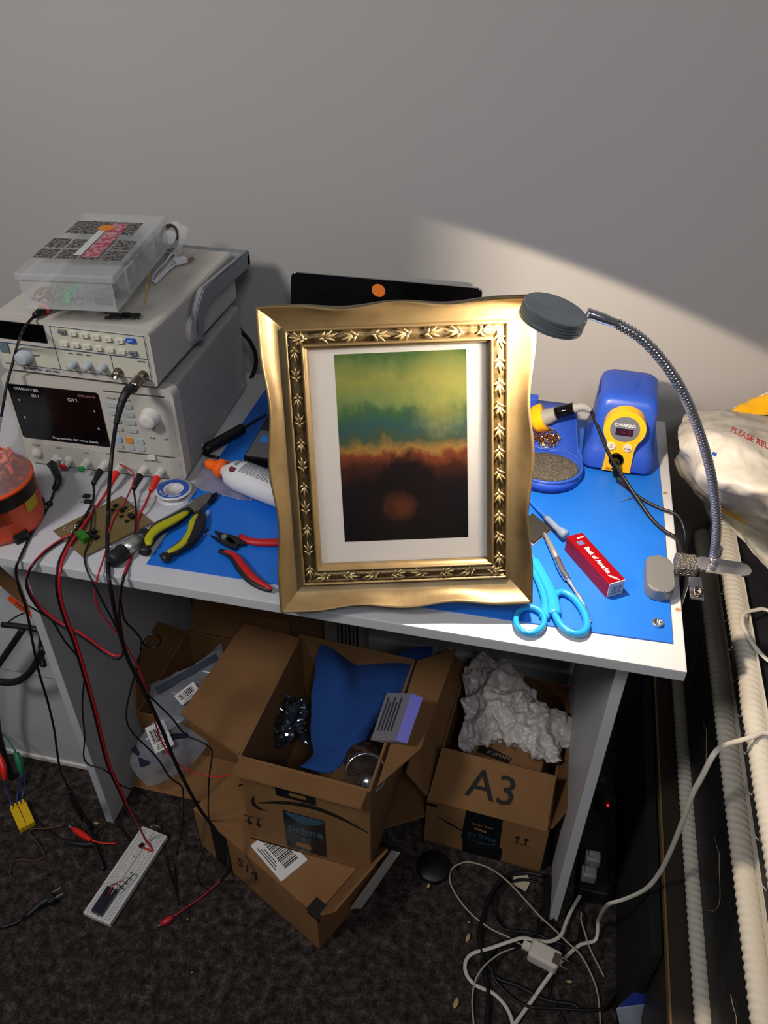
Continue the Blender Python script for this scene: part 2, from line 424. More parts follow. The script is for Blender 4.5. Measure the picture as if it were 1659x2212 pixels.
# easel leg behind, keeps the frame standing
bmx = slab([(0.12, 0.25, -0.036), (0.165, 0.25, -0.036), (0.175, 0.012, -0.145), (0.11, 0.012, -0.145)], 0.003)
obj('easel_leg', bmx, mat('backing_brown', '#5c4630'), t)
# generic stand-in print: soft fields of olive, teal, rust and near-black
ma = bpy.data.materials.new('print_fields'); ma.use_nodes = True; nt = ma.node_tree; b = nt.nodes['Principled BSDF']; b.inputs['Roughness'].default_value = 0.6; b.inputs['Specular IOR Level'].default_value = 0.12
tc = nt.nodes.new('ShaderNodeTexCoord'); sep = nt.nodes.new('ShaderNodeSeparateXYZ'); nz = nt.nodes.new('ShaderNodeTexNoise'); nz.inputs['Scale'].default_value = 5.5; nz.inputs['Detail'].default_value = 9; nz.inputs['Roughness'].default_value = 0.62
nt.links.new(tc.outputs['Generated'], sep.inputs[0]); nt.links.new(tc.outputs['Generated'], nz.inputs['Vector'])
def math_(op, a, b_, clamp=False):
    n = nt.nodes.new('ShaderNodeMath'); n.operation = op; n.use_clamp = clamp
    for i, v in enumerate((a, b_)):
        if isinstance(v, (int, float)): n.inputs[i].default_value = v
        elif v is not None: nt.links.new(v, n.inputs[i])
    return n.outputs[0]
nc = math_('MULTIPLY', math_('SUBTRACT', nz.outputs['Fac'], 0.5), 0.22)
yv = math_('ADD', sep.outputs['Y'], nc)
rp = nt.nodes.new('ShaderNodeValToRGB'); nt.links.new(yv, rp.inputs['Fac']); el = rp.color_ramp.elements
cols = [(0.0, '#0a0710'), (0.30, '#120c12'), (0.40, '#3a1c12'), (0.46, '#6a3420'), (0.50, '#8a6a34'), (0.55, '#3c4c3c'), (0.62, '#2f4f50'), (0.70, '#36583a'), (0.76, '#687a48'), (0.86, '#808444'), (0.95, '#566a3c'), (1.0, '#355428')]
el[0].position = 0; el[0].color = hx(cols[0][1]); el[1].position = 1; el[1].color = hx(cols[-1][1])
for p_, c_ in cols[1:-1]: e = el.new(p_); e.color = hx(c_)
# a broad dark rise in the lower middle and one warm light patch
dx = math_('MULTIPLY', math_('SUBTRACT', sep.outputs['X'], 0.52), 1.25)
rise = math_('SUBTRACT', 0.50, math_('MULTIPLY', math_('MULTIPLY', dx, dx), 1.5))
mk = math_('MULTIPLY', math_('SUBTRACT', rise, yv), 14.0, True)
mk.node.use_clamp = True
mix = nt.nodes.new('ShaderNodeMixRGB'); nt.links.new(mk, mix.inputs[0]); nt.links.new(rp.outputs['Color'], mix.inputs[1]); mix.inputs[2].default_value = hx('#120b0c')
gx = math_('SUBTRACT', sep.outputs['X'], 0.80); gy = math_('SUBTRACT', sep.outputs['Y'], 0.80)
gd = math_('ADD', math_('MULTIPLY', gx, gx), math_('MULTIPLY', gy, gy)); gm = math_('SUBTRACT', math_('ADD', 0.5, math_('MULTIPLY', nc, 6.0)), math_('MULTIPLY', gd, 7.0), True)
mix2 = nt.nodes.new('ShaderNodeMixRGB'); nt.links.new(math_('MULTIPLY', gm, 0.9), mix2.inputs[0]); nt.links.new(mix.outputs[0], mix2.inputs[1]); mix2.inputs[2].default_value = hx('#a09a50')
hx_ = math_('SUBTRACT', sep.outputs['X'], 0.46); hy_ = math_('SUBTRACT', sep.outputs['Y'], 0.19)
hd = math_('ADD', math_('MULTIPLY', math_('MULTIPLY', hx_, hx_), 0.35), math_('MULTIPLY', hy_, hy_)); hm = math_('SUBTRACT', 0.45, math_('MULTIPLY', math_('ADD', hd, math_('MULTIPLY', nc, 0.1)), 50.0), True)
mix3 = nt.nodes.new('ShaderNodeMixRGB'); nt.links.new(hm, mix3.inputs[0]); nt.links.new(mix2.outputs[0], mix3.inputs[1]); mix3.inputs[2].default_value = hx('#6e3a20')
nt.links.new(mix3.outputs[0], b.inputs['Base Color'])
ART = [(0.0776, 0.2873, -0.0302), (0.2192, 0.2825, -0.0302), (0.2154, 0.0711, -0.0302), (0.0748, 0.0753, -0.0302)]
AX0 = (ART[0][0]+ART[3][0])/2; AX1 = (ART[1][0]+ART[2][0])/2; AY0 = (ART[2][1]+ART[3][1])/2; AY1 = (ART[0][1]+ART[1][1])/2
bm = bmesh.new(); add_box(bm, ((AX0+AX1)/2, (AY0+AY1)/2, -0.0303), (AX1-AX0, AY1-AY0, 0.0003))
o = obj('colour_print', bm, ma, t); o['label'] = 'print of soft olive, teal, rust and dark fields'
mg = mat('picture_glass', '#ffffff', 0.02, trans=1.0, ior=1.02, spec=0.3); 
obj('glass_pane', box2((0.0440, 0.040, -0.0298), (PW-0.044, PH-0.04, -0.0292)), mg, t)

# ------------------------------------------------------------------ netbook
m_lap = mat('laptop_black', '#0d0d0f', 0.25)
t = thing('laptop', 'small black laptop open behind the picture frame with an orange sticker on its bezel', 'laptop', (-0.598, 0.252, H+0.002), 0.02)
obj('base', box((0.149, 0.095, 0.010), (0.298, 0.19, 0.019), 0.004), m_lap, t)
obj('palm_rest', box2((0.003, 0.003, 0.0192), (0.277, 0.07, 0.0202)), mat('laptop_grey', '#55565a', 0.45), t)
k0 = None
for r_ in range(5):
    for c_ in range(13):
        bmk = box((0.02+c_*0.020, 0.083+r_*0.018, 0.0205), (0.0165, 0.0150, 0.0022), 0.001) if k0 is None else None
        if k0 is None: k0 = obj('key', bmk, m_black, t); kx = (0.02, 0.083)
        else:
            q = k0.copy(); C.objects.link(q); q.parent = t; q.location = (c_*0.020, r_*0.018, 0)
sc_ = Matrix.Translation((0, 0.186, 0.018)) @ Matrix.Rotation(R(-14), 4, 'X')
lid = bmesh.new(); add_prism(lid, rrect(0.014, 0.002, 0.302, 0.189, 0.007), -0.008, 0.0, FRONT, bev=0.0012); bmesh.ops.transform(lid, matrix=sc_, verts=lid.verts[:])
lo_ = obj('screen_lid', lid, m_blackg, t)
d = bmesh.new(); add_box(d, (0.158, -0.0003, 0.095), (0.225, 0.0006, 0.135)); bmesh.ops.transform(d, matrix=sc_, verts=d.verts[:]); obj('display', d, mat('dark_display', '#050506', 0.08), lo_)
d = bmesh.new(); pr = []
for i in range(22):
    a = 2*math.pi*i/22; r_ = 0.0095*(1+0.10*math.cos(2*a+0.6)); pr.append((0.149+r_*math.cos(a), 0.1735+r_*1.05*math.sin(a)))
add_prism(d, pr, 0.0, 0.0006, FRONT); bmesh.ops.transform(d, matrix=sc_, verts=d.verts[:]); o = obj('sticker', d, mat('orange_sticker', '#f07a1a', 0.55), lo_); o['label'] = 'orange paper sticker over the webcam'
d = box2((0.010, 0.040, 0.0202), (0.030, 0.058, 0.0206)); obj('badge', d, mat('badge_blue', '#2a74c0', 0.4), t)
# laptop power lead with ferrite
t = thing('power_lead', 'black laptop power lead with a thick ferrite barrel crossing the mat edge', 'cable', (-0.6556, 0.3134, 0.742))
lp = [(-0.6698, 0.2426, 0.745), (-0.6661, 0.2679, 0.745), (-0.6565, 0.2844, 0.748), (-0.6488, 0.2992, 0.752), (-0.6376, 0.3175, 0.752), (-0.628, 0.3411, 0.752), (-0.6168, 0.3563, 0.756), (-0.6039, 0.3693, 0.76)]
def rel(pts, o): return [Vector(p)-o.location for p in pts]
lp = [(-0.640, 0.262, H+.006)] + lp[1:]
obj('cord', tube(rel(lp, t), 0.0022, 8), m_black, t, True)
A_, B_ = Vector((-0.6618, 0.2719, 0.752)), Vector((-0.6339, 0.329, 0.752)); D_ = (B_-A_).normalized()
bmf = add_tube(bmesh.new(), [A_+D_*k for k in (-0.006, 0.0)]+[A_.lerp(B_, q) for q in (0.04, 0.1, 0.9, 0.96)]+[B_+D_*k for k in (0.0, 0.007)], lambda s, th: 0.004 if s < 0.004 else 0.0082, 14)
bmesh.ops.translate(bmf, vec=-t.location, verts=bmf.verts[:]); obj('ferrite_barrel', bmf, m_black, t, True)

# ------------------------------------------------------------------ bench power supply
PX_, PY_ = -0.661, 0.200
t = thing('power_supply', 'beige bench power supply with a wide dark display, beneath the function generator', 'power supply', (PX_, PY_, H), 0.034)
Wp, Dp, z0, z1 = 0.243, 0.272, 0.006, 0.1475
obj('case', box2((-Wp+0.003, 0.014, z0), (-0.003, Dp, z1-0.002), 0.003), m_dimple, t)
bz = bmesh.new(); add_prism(bz, rrect(-Wp, z0, 0, z1, 0.010), -0.018, 0.002, FRONT); obj('front_bezel', bz, m_beige, t)
obj('screen', fpoly(rrect(-0.2365, 0.049, -0.1055, 0.134, 0.004), 0.0015, 0.0032), mat('psu_screen', '#08080a', 0.15), t)
obj('control_panel', fpoly(rrect(-0.100, 0.046, -0.006, 0.135, 0.004), 0.0015, 0.0026), m_panel, t)
obj('terminal_panel', fpoly(rrect(-0.238, 0.010, -0.006, 0.041, 0.003), 0.0015, 0.0026), m_panel, t)
bmg = bmesh.new()
for z in (0.1385, 0.0435):
    obj('groove', box((-0.055, -0.0026, z), (0.085, 0.001, 0.0012)), mat('groove_dark', '#4a4846', 0.7), t)
ftext('screen_text', 'GWINSTEK', -0.228, 0.128, 0.0052, m_textw, t, -0.0034, sx=1.4)
ftext('screen_text', 'CH 1', -0.205, 0.119, 0.0055, m_textw, t, -0.0034)
ftext('screen_text', 'CH 2', -0.152, 0.119, 0.0065, m_textw, t, -0.0034)
ftext('screen_text', 'GPD-2303S', -0.136, 0.127, 0.0045, mat('print_rose', '#a06a78', 0.6), t, -0.0034, sx=1.2)
ftext('screen_text', 'Programmable DC Power Supply', -0.190, 0.0545, 0.0044, m_textw, t, -0.0034, sx=1.15)
for nm, x, z in (('V', -0.118, 0.105), ('A', -0.118, 0.078), ('V', -0.226, 0.110), ('A', -0.226, 0.083)): ftext('screen_text', nm, x, z, 0.005, m_textw, t, -0.0034)
ftext('panel_text', 'PARALLEL  INDEP  SERIES', -0.094, 0.128, 0.003, m_text, t, -0.0027)
# control buttons
kp = None
for r_ in range(4):
    for c_ in range(2):
        x, z = -0.088+c_*0.021, 0.119-r_*0.0125
        obj('button', fpoly(rrect(x-0.0075, z-0.0032, x+0.0075, z+0.0032, 0.003), 0.002, 0.0048, 0), mat('button_grey', '#a9b0b0', 0.45), t)
for (x, col) in ((-0.0905, '#8fb6d8'), (-0.0745, '#d88a3a'), (-0.0585, '#a9b0b0')):
    obj('button', fpoly(rrect(x-0.005, 0.060, x+0.005, 0.069, 0.003), 0.002, 0.0046), mat('button'+col, col, 0.45), t)
    obj('button', fpoly(rrect(x-0.005, 0.049, x+0.005, 0.057, 0.003), 0.002, 0.0042), mat('button_grey', '#a9b0b0', 0.45), t)
kb = lathe([(0.0135, 0), (0.0135, 0.003), (0.0118, 0.004), (0.0112, 0.014), (0.0098, 0.0162), (0.004, 0.0168), (0, 0.0166)], 32, Matrix.Translation((-0.036, -0.0022, 0.106)) @ FRONT)
obj('dial_knob', kb, mat('knob_white', '#cfccc6', 0.45), t, True)
for x in (-0.040, -0.020): ftext('panel_text', 'FINE' if x < -0.03 else 'SET', x, 0.072, 0.0042, m_text, t, -0.0027, align='CENTER')
obj('slide_switch', fpoly(rrect(-0.052, 0.0375, -0.040, 0.0440, 0.001), 0.002, 0.0060), mat('knob_white', '#cfccc6', 0.45), t)
ftext('panel_text', 'POWER', -0.226, 0.037, 0.0032, m_text, t, -0.0027)
ftext('panel_text', 'SLAVE', -0.190, 0.037, 0.0032, m_text, t, -0.0027)
ftext('panel_text', 'GND', -0.149, 0.034, 0.0034, m_text, t, -0.0027)
ftext('panel_text', 'MASTER', -0.115, 0.0365, 0.0032, m_text, t, -0.0027)
ftext('panel_text', 'FIXED 2.5V/3.3V/5V', -0.060, 0.033, 0.0032, m_text, t, -0.0027)
obj('power_button', lathe([(0.0072, 0), (0.0072, 0.003), (0.006, 0.006), (0, 0.0062)], 24, Matrix.Translation((-0.2215, -0.0022, 0.025)) @ FRONT), mat('knob_white', '#cfccc6', 0.45), t, True)
posts = [(-0.1935, 'black'), (-0.1745, 'red'), (-0.147, 'green'), (-0.120, 'black'), (-0.096, 'red'), (-0.061, 'black'), (-0.036, 'red')]
m_ivory = mat('post_ivory', '#c4c2bc', 0.4); m_green = mat('post_green', '#1d8a4a', 0.4)
PZ_ = 0.0185
for i, (x, cname) in enumerate(posts):
    pb = obj('binding_post', lathe([(0.0060, 0), (0.0060, 0.002), (0.0052, 0.003), (0.0055, 0.015), (0.0048, 0.0165), (0.002, 0.017), (0, 0.017)], 18, Matrix.Translation((x, -0.0024, PZ_)) @ FRONT), m_ivory, t, True)
    if i < 3: obj('post_cap', lathe([(0.0050, 0.0), (0.0050, 0.0022), (0.003, 0.0028), (0, 0.0028)], 18, Matrix.Translation((x, -0.0194, PZ_)) @ FRONT), {'black': m_black, 'red': mat('cap_dark_red', '#a81c22', 0.4), 'green': m_green}[cname], pb, True)
obj('jumper_loop', tube([(-0.1835, -0.016, PZ_+0.002), (-0.181, -0.020, PZ_+0.011), (-0.176, -0.020, PZ_+0.013), (-0.1725, -0.018, PZ_+0.004)], 0.0012, 6, 0.003), mat('white_wire', '#d4d2cc', 0.4), t, True)
for x in (-0.03, -Wp+0.03):
    for y in (0.03, Dp-0.03): obj('foot', cyl((x, y, 0.0), (x, y, 0.0065), 0.009, 0.008, 16), m_black, t)
for y in (0.07, 0.165, 0.25): obj('screw', lathe([(0.0028, 0), (0.0022, 0.0012), (0, 0.0015)], 12, Matrix.Translation((-0.003, y, 0.018)) @ Matrix.Rotation(R(90), 4, 'Y')), m_chrome, t)

# plugs and leads of the power supply are things of their own: they pull out
def psu_pt(x, y, z): 
    a = 0.034; return Vector((PX_+x*math.cos(a)-y*math.sin(a), PY_+x*math.sin(a)+y*math.cos(a), H+z))
def plug(parent, x, col, y0=-0.014, y1=-0.042, droop=0.006, r=0.0042):
    a = psu_pt(x, y0, PZ_)-parent.location; b_ = psu_pt(x, y1, PZ_-droop)-parent.location
    return obj('plug', add_tube(bmesh.new(), [a.lerp(b_, q) for q in (0, 0.08, 0.12, 0.72, 0.78, 1.0)], lambda s, th: 0.0052 if 0.001 < s < 0.019 else 0.0036, 14), col, parent, True)

# ------------------------------------------------------------------ function generator
FX_, FY_ = -0.677, 0.195
t = thing('function_generator', 'beige function generator with a keypad and carrying handle, on top of the power supply', 'function generator', (FX_, FY_, 0.890), 0.0)
Wf, Df, h0, h1 = 0.222, 0.285, 0.004, 0.0790
obj('case', box2((-Wf, 0.006, h0), (0, Df, h1), 0.007, 3), m_beige, t)
fb = bmesh.new(); add_prism(fb, rrect(-Wf, h0, 0, h1, 0.005), -0.010, 0.001, FRONT); obj('front_bezel', fb, m_beige, t)
obj('control_panel', fpoly(rrect(-0.1365, 0.012, -0.0055, 0.0755, 0.002), 0.0005, 0.0018), mat('fg_panel', '#c0bfae', 0.5), t)
obj('control_panel', fpoly(rrect(-0.216, 0.012, -0.1365, 0.0440, 0.001), 0.0005, 0.0018), mat('fg_panel', '#c0bfae', 0.5), t)
obj('display', fpoly(rrect(-0.212, 0.050, -0.1440, 0.0745, 0.001), 0.0005, 0.0026), mat('fg_display', '#040506', 0.1), t)
ln = bmesh.new()
def hl(x0, z0_, x1, z1_, wd=0.0008):
    add_box(ln, ((x0+x1)/2, -0.0019, (z0_+z1_)/2), (abs(x1-x0)+wd, 0.0006, abs(z1_-z0_)+wd))
hl(-0.135, 0.0745, -0.007, 0.0745); hl(-0.007, 0.0135, -0.007, 0.0745); hl(-0.135, 0.0745, -0.135, 0.0135); hl(-0.215, 0.0135, -0.007, 0.0135); hl(-0.215, 0.0435, -0.007, 0.0435, 0.0014); hl(-0.058, 0.0135, -0.058, 0.0435)
obj('panel_line', ln, m_navy, t)
mk1 = mat('key_cream', '#cfccbc', 0.45); mkb = mat('key_blue', '#2456c4', 0.4); mkg = mat('key_grey', '#7a7a7c', 0.45)
keys = [(-0.118, 0, 0.0694), (-0.1035, 0, 0.0685), (-0.0877, 0, 0.0677), (-0.0727, 0, 0.0669), (-0.0564, 0, 0.0662), (-0.0402, 0, 0.0656), (-0.0248, 0, 0.068), (-0.1197, 0, 0.0526), (-0.1035, 0, 0.0525), (-0.0881, 0, 0.0524), (-0.0723, 0, 0.0517), (-0.0564, 0, 0.0516), (-0.0407, 0, 0.0509), (-0.025, 0, 0.0508)]
for i, (x, y, z) in enumerate(keys):
    mk = mkb if i == 6 else (mkg if i in (0, 13) else mk1); wk = 0.0062 if i == 6 else 0.0055
    obj('key', fpoly(rrect(x-wk, z-0.0026, x+wk, z+0.0026, 0.0012), 0.0015, 0.0055, 0, 0.0006), mk, t)
    s_ = ['WAVE', '7', '8', '9', '4', '5', 'SHIFT', '1', '2', '3', '0', '.', '-', 'OUT'][i]
    ftext('key_text', s_, x, z, 0.0026 if len(s_) > 1 else 0.0032, m_textw if i == 6 else m_text, t, -0.0057, align='CENTER')
kn = [(-0.1128, 0, 0.0253), (-0.0918, 0, 0.0259), (-0.071, 0, 0.0258)]
for x, y, z in kn: obj('knob', lathe([(0.0056, 0), (0.0056, 0.002), (0.0050, 0.003), (0.0044, 0.012), (0.002, 0.0128), (0, 0.0128)], 20, Matrix.Translation((x, -0.0018, z)) @ FRONT), mat('knob_grey', '#a8b0b6', 0.45), t, True)
x, y, z = (-0.1809, 0, 0.0284)
obj('tuning_knob', lathe([(0.0115, 0), (0.0115, 0.003), (0.0098, 0.004), (0.0090, 0.013), (0.006, 0.0142), (0, 0.0142)], 28, Matrix.Translation((x, -0.0018, z)) @ FRONT), mat('knob_grey', '#a8b0b6', 0.45), t, True)
obj('power_switch', fpoly(rrect(-0.2155, 0.030, -0.203, 0.043, 0.001), 0.0015, 0.004), mat('switch_teal', '#5c7078', 0.5), t)
ftext('panel_text', 'GWINSTEK   SFG-1003', -0.190, 0.0085, 0.0044, m_textb, t, -0.0014, sx=1.2)
ftext('panel_text', 'FREQUENCY', -0.178, 0.030, 0.0032, m_textb, t, -0.0022)
ftext('panel_text', 'AMPL      OFFSET     DUTY', -0.118, 0.039, 0.0028, m_textb, t, -0.0022)
ftext('panel_text', 'OUTPUT', -0.022, 0.039, 0.0030, m_textb, t, -0.0022)
bn = [(-0.0515, 0, 0.0202), (-0.0168, 0, 0.0206)]
m_nick = mat('nickel', '#a89a88', 0.25, 1.0)
for x, y, z in bn: obj('bnc_connector', lathe([(0.0068, 0), (0.0068, 0.002), (0.0052, 0.003), (0.0048, 0.012), (0.0035, 0.012), (0.003, 0.006), (0, 0.006)], 20, Matrix.Translation((x, -0.0018, z)) @ FRONT), m_nick, t, True)
for x in (-0.03, -Wf+0.03):
    for y in (0.03, Df-0.03): obj('foot', cyl((x, y, -0.0022), (x, y, 0.0045), 0.008, 0.007, 14), m_black, t)
gr = bmesh.new()
for k in range(5): add_box(gr, (-0.115+k*0.016, Df-0.045, h1+0.0002), (0.0012, 0.075, 0.0012))
obj('top_rib', gr, m_beige, t)
# carrying handle folded back
m_hand = mat('handle_grey', '#84898c', 0.5)
hp = [(0.0, 0.112, 0.022), (0.0, 0.124, 0.058), (0.0, 0.152, 0.078), (0.0, 0.305, 0.068), (0.0, 0.313, 0.060)]
def strap(xo, wd=0.011, th=0.009):
    bm = bmesh.new(); inn = [(0.120, 0.012), (0.132, 0.040), (0.158, 0.054), (0.318, 0.044)]; out = [(0.102, 0.020), (0.112, 0.060), (0.142, 0.080), (0.318, 0.070)]
    poly = out+inn[::-1]
    a = [bm.verts.new((xo, y, z)) for y, z in poly]; b2 = [bm.verts.new((xo+th, y, z)) for y, z in poly]; n = len(poly)
    for i in range(n): bm.faces.new((a[i], a[(i+1) % n], b2[(i+1) % n], b2[i]))
    for i in range(3):
        bm.faces.new((a[i], a[i+1], a[n-2-i], a[n-1-i])); bm.faces.new((b2[i], b2[n-1-i], b2[n-2-i], b2[i+1]))
    es = [e for e in bm.edges if len(e.link_faces) == 2 and abs(e.link_faces[0].normal.dot(e.link_faces[1].normal)) < 0.3]
    bmesh.ops.bevel(bm, geom=es, offset=0.0018, segments=2, affect='EDGES'); return bm
hd = obj('handle_arm', strap(0.004), m_hand, t); hd = obj('handle_arm', strap(-Wf-0.013), m_hand, t)
obj('handle_grip', box2((-Wf-0.013, Df+0.018, 0.045), (0.013, Df+0.036, 0.069), 0.005, 3), m_hand, t)
for xo, sg in ((0.0, 1), (-Wf, -1)):
    obj('handle_pivot', cyl((xo, 0.116, 0.030), (xo+sg*0.006, 0.116, 0.030), 0.020, 0.018, 28), m_beige, t)
# ------------------------------------------------------------------ things lying on the function generator
FT = 0.9695
m_clear = mat('clear_plastic', '#d8dcdc', 0.22, alpha=0.22, trans=0.0, spec=0.6)
m_frost = mat('frosted_lid', '#c9cccc', 0.35, alpha=0.30)
OA = 0.14
t = thing('parts_tray', 'clear plastic tray underneath the printed organiser box', 'tray', (-0.752, 0.275, FT), 0.05)
obj('tray_body', box((-0.055, 0.075, 0.0135), (0.115, 0.15, 0.0265), 0.004), m_frost, t)
t = thing('organizer_box', 'clear compartment organiser box with printed labels on its lid, on top of the instruments', 'organizer box', (-0.705, 0.185, 0.9965), OA)
ow, od, oh = 0.121, 0.222, 0.046
bb = bmesh.new()
add_box(bb, (-ow/2, od/2, 0.0012), (ow-0.006, od-0.004, 0.0014))
for k in range(4): add_box(bb, (-ow+0.004+k*(ow-0.008)/3, od/2, 0.018), (0.0012, od-0.006, 0.034))
for k in range(5): add_box(bb, (-ow/2, 0.003+k*(od-0.006)/4, 0.018), (ow-0.008, 0.0012, 0.034))
obj('compartment_body', bb, m_clear, t)
lidb = bmesh.new(); add_box(lidb, (-ow/2, od/2, 0.0405), (ow, od, 0.0095), 0.003, 3)
ld = obj('lid', lidb, m_frost, t)
for y in (0.05, 0.16): obj('clasp', box((0.0015, y, 0.030), (0.004, 0.028, 0.022), 0.0015), m_frost, t)
m_pr = mat('label_print', '#2c282c', 0.6, alpha=0.78, var=(240, '#8a8682', 0.42, 0.6)); 
lt = 0.0454
for r_ in range(2):
    for c_ in range(4):
        x, y = -0.1185+c_*0.0285, 0.050+r_*0.036
        obj('label_print', box2((x, y, lt), (x+0.025, y+0.031, lt+0.0003)), m_pr, ld)
obj('label_print', box2((-0.112, 0.138, lt), (-0.022, 0.185, lt+0.0003)), m_pr, ld)
m_rose = mat('label_rose', '#b0485c', 0.6, alpha=0.75, var=(160, '#c9a0a6', 0.45, 0.62)); m_lw = mat('label_white', '#d0d4d4', 0.6, alpha=0.8)
obj('label_print', box2((-0.071, 0.062, lt+0.0004), (-0.0615, 0.165, lt+0.0007)), m_lw, ld)
obj('label_print', box2((-0.0595, 0.058, lt+0.0004), (-0.0385, 0.178, lt+0.0007)), m_rose, ld)
obj('label_print', prism(circ(-0.064, 0.160, 0.011, 24), lt+0.0008, lt+0.0011), mat('label_orange', '#e08a30', 0.6, alpha=0.85), ld)
def pile(name, cx, cy, wx, wy, n, L, r, m, zb=0.002, seed=1, label=None):
    rr = random.Random(seed); bm = bmesh.new()
    for k in range(n):
        a = rr.uniform(-0.5, 0.5)+(0 if rr.random() < 0.7 else 1.4); c = Vector((cx+rr.uniform(-wx, wx), cy+rr.uniform(-wy, wy), zb+r+rr.uniform(0, 0.012)))
        d = Vector((math.cos(a), math.sin(a), rr.uniform(-0.2, 0.2)))*L/2; add_cyl(bm, c-d, c+d, r, n=6)
    o = obj(name, bm, m, t); stuff(o)
    return o
m_rsb = mat('resistor_tan', '#b08a58', 0.5, var=(300, '#7a4a32', 0.45, 0.6)); m_grn = mat('led_green', '#35b05a', 0.35); m_prp = mat('clear_mauve', '#8c8494', 0.4)
W3 = (ow-0.008)/3
pile('resistor_pile', -ow+0.004+W3*0.5, 0.028, 0.011, 0.016, 46, 0.009, 0.0014, m_rsb, seed=2)
pile('green_led_pile', -ow+0.004+W3*1.28, 0.028, 0.006, 0.015, 40, 0.006, 0.0021, m_grn, seed=3)
pile('mauve_part_pile', -ow+0.004+W3*1.72, 0.028, 0.006, 0.015, 30, 0.006, 0.0021, m_prp, seed=4)
obj('pin_header', box((-ow+0.004+W3*2.45, 0.018, 0.0065), (0.020, 0.004, 0.008)), mat('header_navy', '#1c2434', 0.5), t)
pile('grey_part_pile', -ow+0.004+W3*2.5, 0.034, 0.010, 0.010, 24, 0.008, 0.002, mat('part_slate', '#56646a', 0.5), seed=5)
# probe with red ring
pr_pts = [(-0.8089, 0.2435, 0.98), (-0.8172, 0.229, 0.979), (-0.8276, 0.218, 0.977), (-0.8312, 0.196, 0.975), (-0.8303, 0.1758, 0.973), (-0.8226, 0.1506, 0.972), (-0.8631, 0.186, 0.9315), (-0.8714, 0.178, 0.9093), (-0.8768, 0.165, 0.8885), (-0.8815, 0.15, 0.8618), (-0.894, 0.14, 0.8232)]
t = thing('probe_cable', 'black oscilloscope probe with a red ring, running down over the left of the function generator', 'probe', pr_pts[0])
obj('cord', tube(rel(pr_pts[3:], t), 0.0018, 8), m_black, t, True)
obj('probe_body', add_tube(bmesh.new(), spline(rel(pr_pts[:4], t), 0.004), lambda s, th: 0.0075-0.085*max(0, s-0.012), 14), m_black, t, True)
a, b_ = Vector((-0.8287, 0.2177, 0.977)), Vector((-0.8286, 0.212, 0.977)); obj('colour_ring', cyl(a-t.location, b_-t.location, 0.0074, 0.0072), m_redp, t, True)
# small module board
a = (-0.7616, 0.2397, 0.972)
t = thing('module_board', 'small dark circuit module beside the front of the organiser box', 'circuit module', (-0.7265, 0.226, FT+0.0002), R(16))
obj('board', box((0, 0, 0.003), (0.043, 0.013, 0.0018)), mat('board_dark', '#14201c', 0.3), t)
obj('usb_shell', box((-0.020, 0, 0.0055), (0.008, 0.007, 0.0035), 0.0006), m_nick, t)
obj('chip', box((0.004, 0, 0.0052), (0.010, 0.007, 0.0022), 0.0002), m_blackg, t)
pn = bmesh.new()
for k in range(14):
    for s_ in (-1, 1): add_box(pn, (-0.017+k*0.0027, s_*0.0055, 0.0015), (0.0008, 0.0008, 0.0035)); 
obj('pin_row', pn, m_chrome, t)
t2 = wire('yellow_wire', [(-0.756, 0.3962, 1.02), (-0.7524, 0.3826, 1.012), (-0.7399, 0.347, 1), (-0.7311, 0.3127, 0.985), (-0.7267, 0.2902, 0.972), (-0.7212, 0.2755, 0.971)], 0.0009, mat('yellow_wire', '#c89a24', 0.4), 'thin yellow wire running down beside the organiser box', 'wire')
# white coiled usb cable
t = thing('usb_cable', 'short white USB cable coiled up beside the organiser box', 'cable', (-0.7404, 0.4018, 0.9695))
m_wc = mat('white_cable', '#d9d9e0', 0.4)
obj('coil', tube(rel([(-0.7302, 0.4201, 0.9725), (-0.7387, 0.4069, 0.9725), (-0.7392, 0.369, 0.972), (-0.7371, 0.3407, 0.972), (-0.7416, 0.3416, 0.9725), (-0.7474, 0.3645, 0.973), (-0.7493, 0.404, 0.974), (-0.7521, 0.4265, 0.975), (-0.7527, 0.4405, 0.974), (-0.7438, 0.4265, 0.973), (-0.7382, 0.3922, 0.974), (-0.7322, 0.3473, 0.9745), (-0.7331, 0.3309, 0.973), (-0.7327, 0.3401, 0.972), (-0.734, 0.3764, 0.973), (-0.7332, 0.3997, 0.973)], t), 0.0016, 8, 0.004), m_wc, t, True)
a, b_ = Vector((-0.7352, 0.4048, 0.975)), Vector((-0.7254, 0.4182, 0.975)); ud = (b_-a).normalized()
mb = frame_m((a+b_)/2-t.location, ud, (-ud.y, ud.x, 0))
bmq = bmesh.new(); add_box(bmq, (0, 0, 0), (0.019, 0.013, 0.008), 0.002, mtx=None); bmesh.ops.transform(bmq, matrix=mb, verts=bmq.verts[:]); obj('plug_shell', bmq, m_wc, t)
bmq = bmesh.new(); add_box(bmq, (0.014, 0, 0), (0.012, 0.011, 0.0045), 0.0004); bmesh.ops.transform(bmq, matrix=mb, verts=bmq.verts[:]); obj('plug_contact', bmq, m_nick, t)
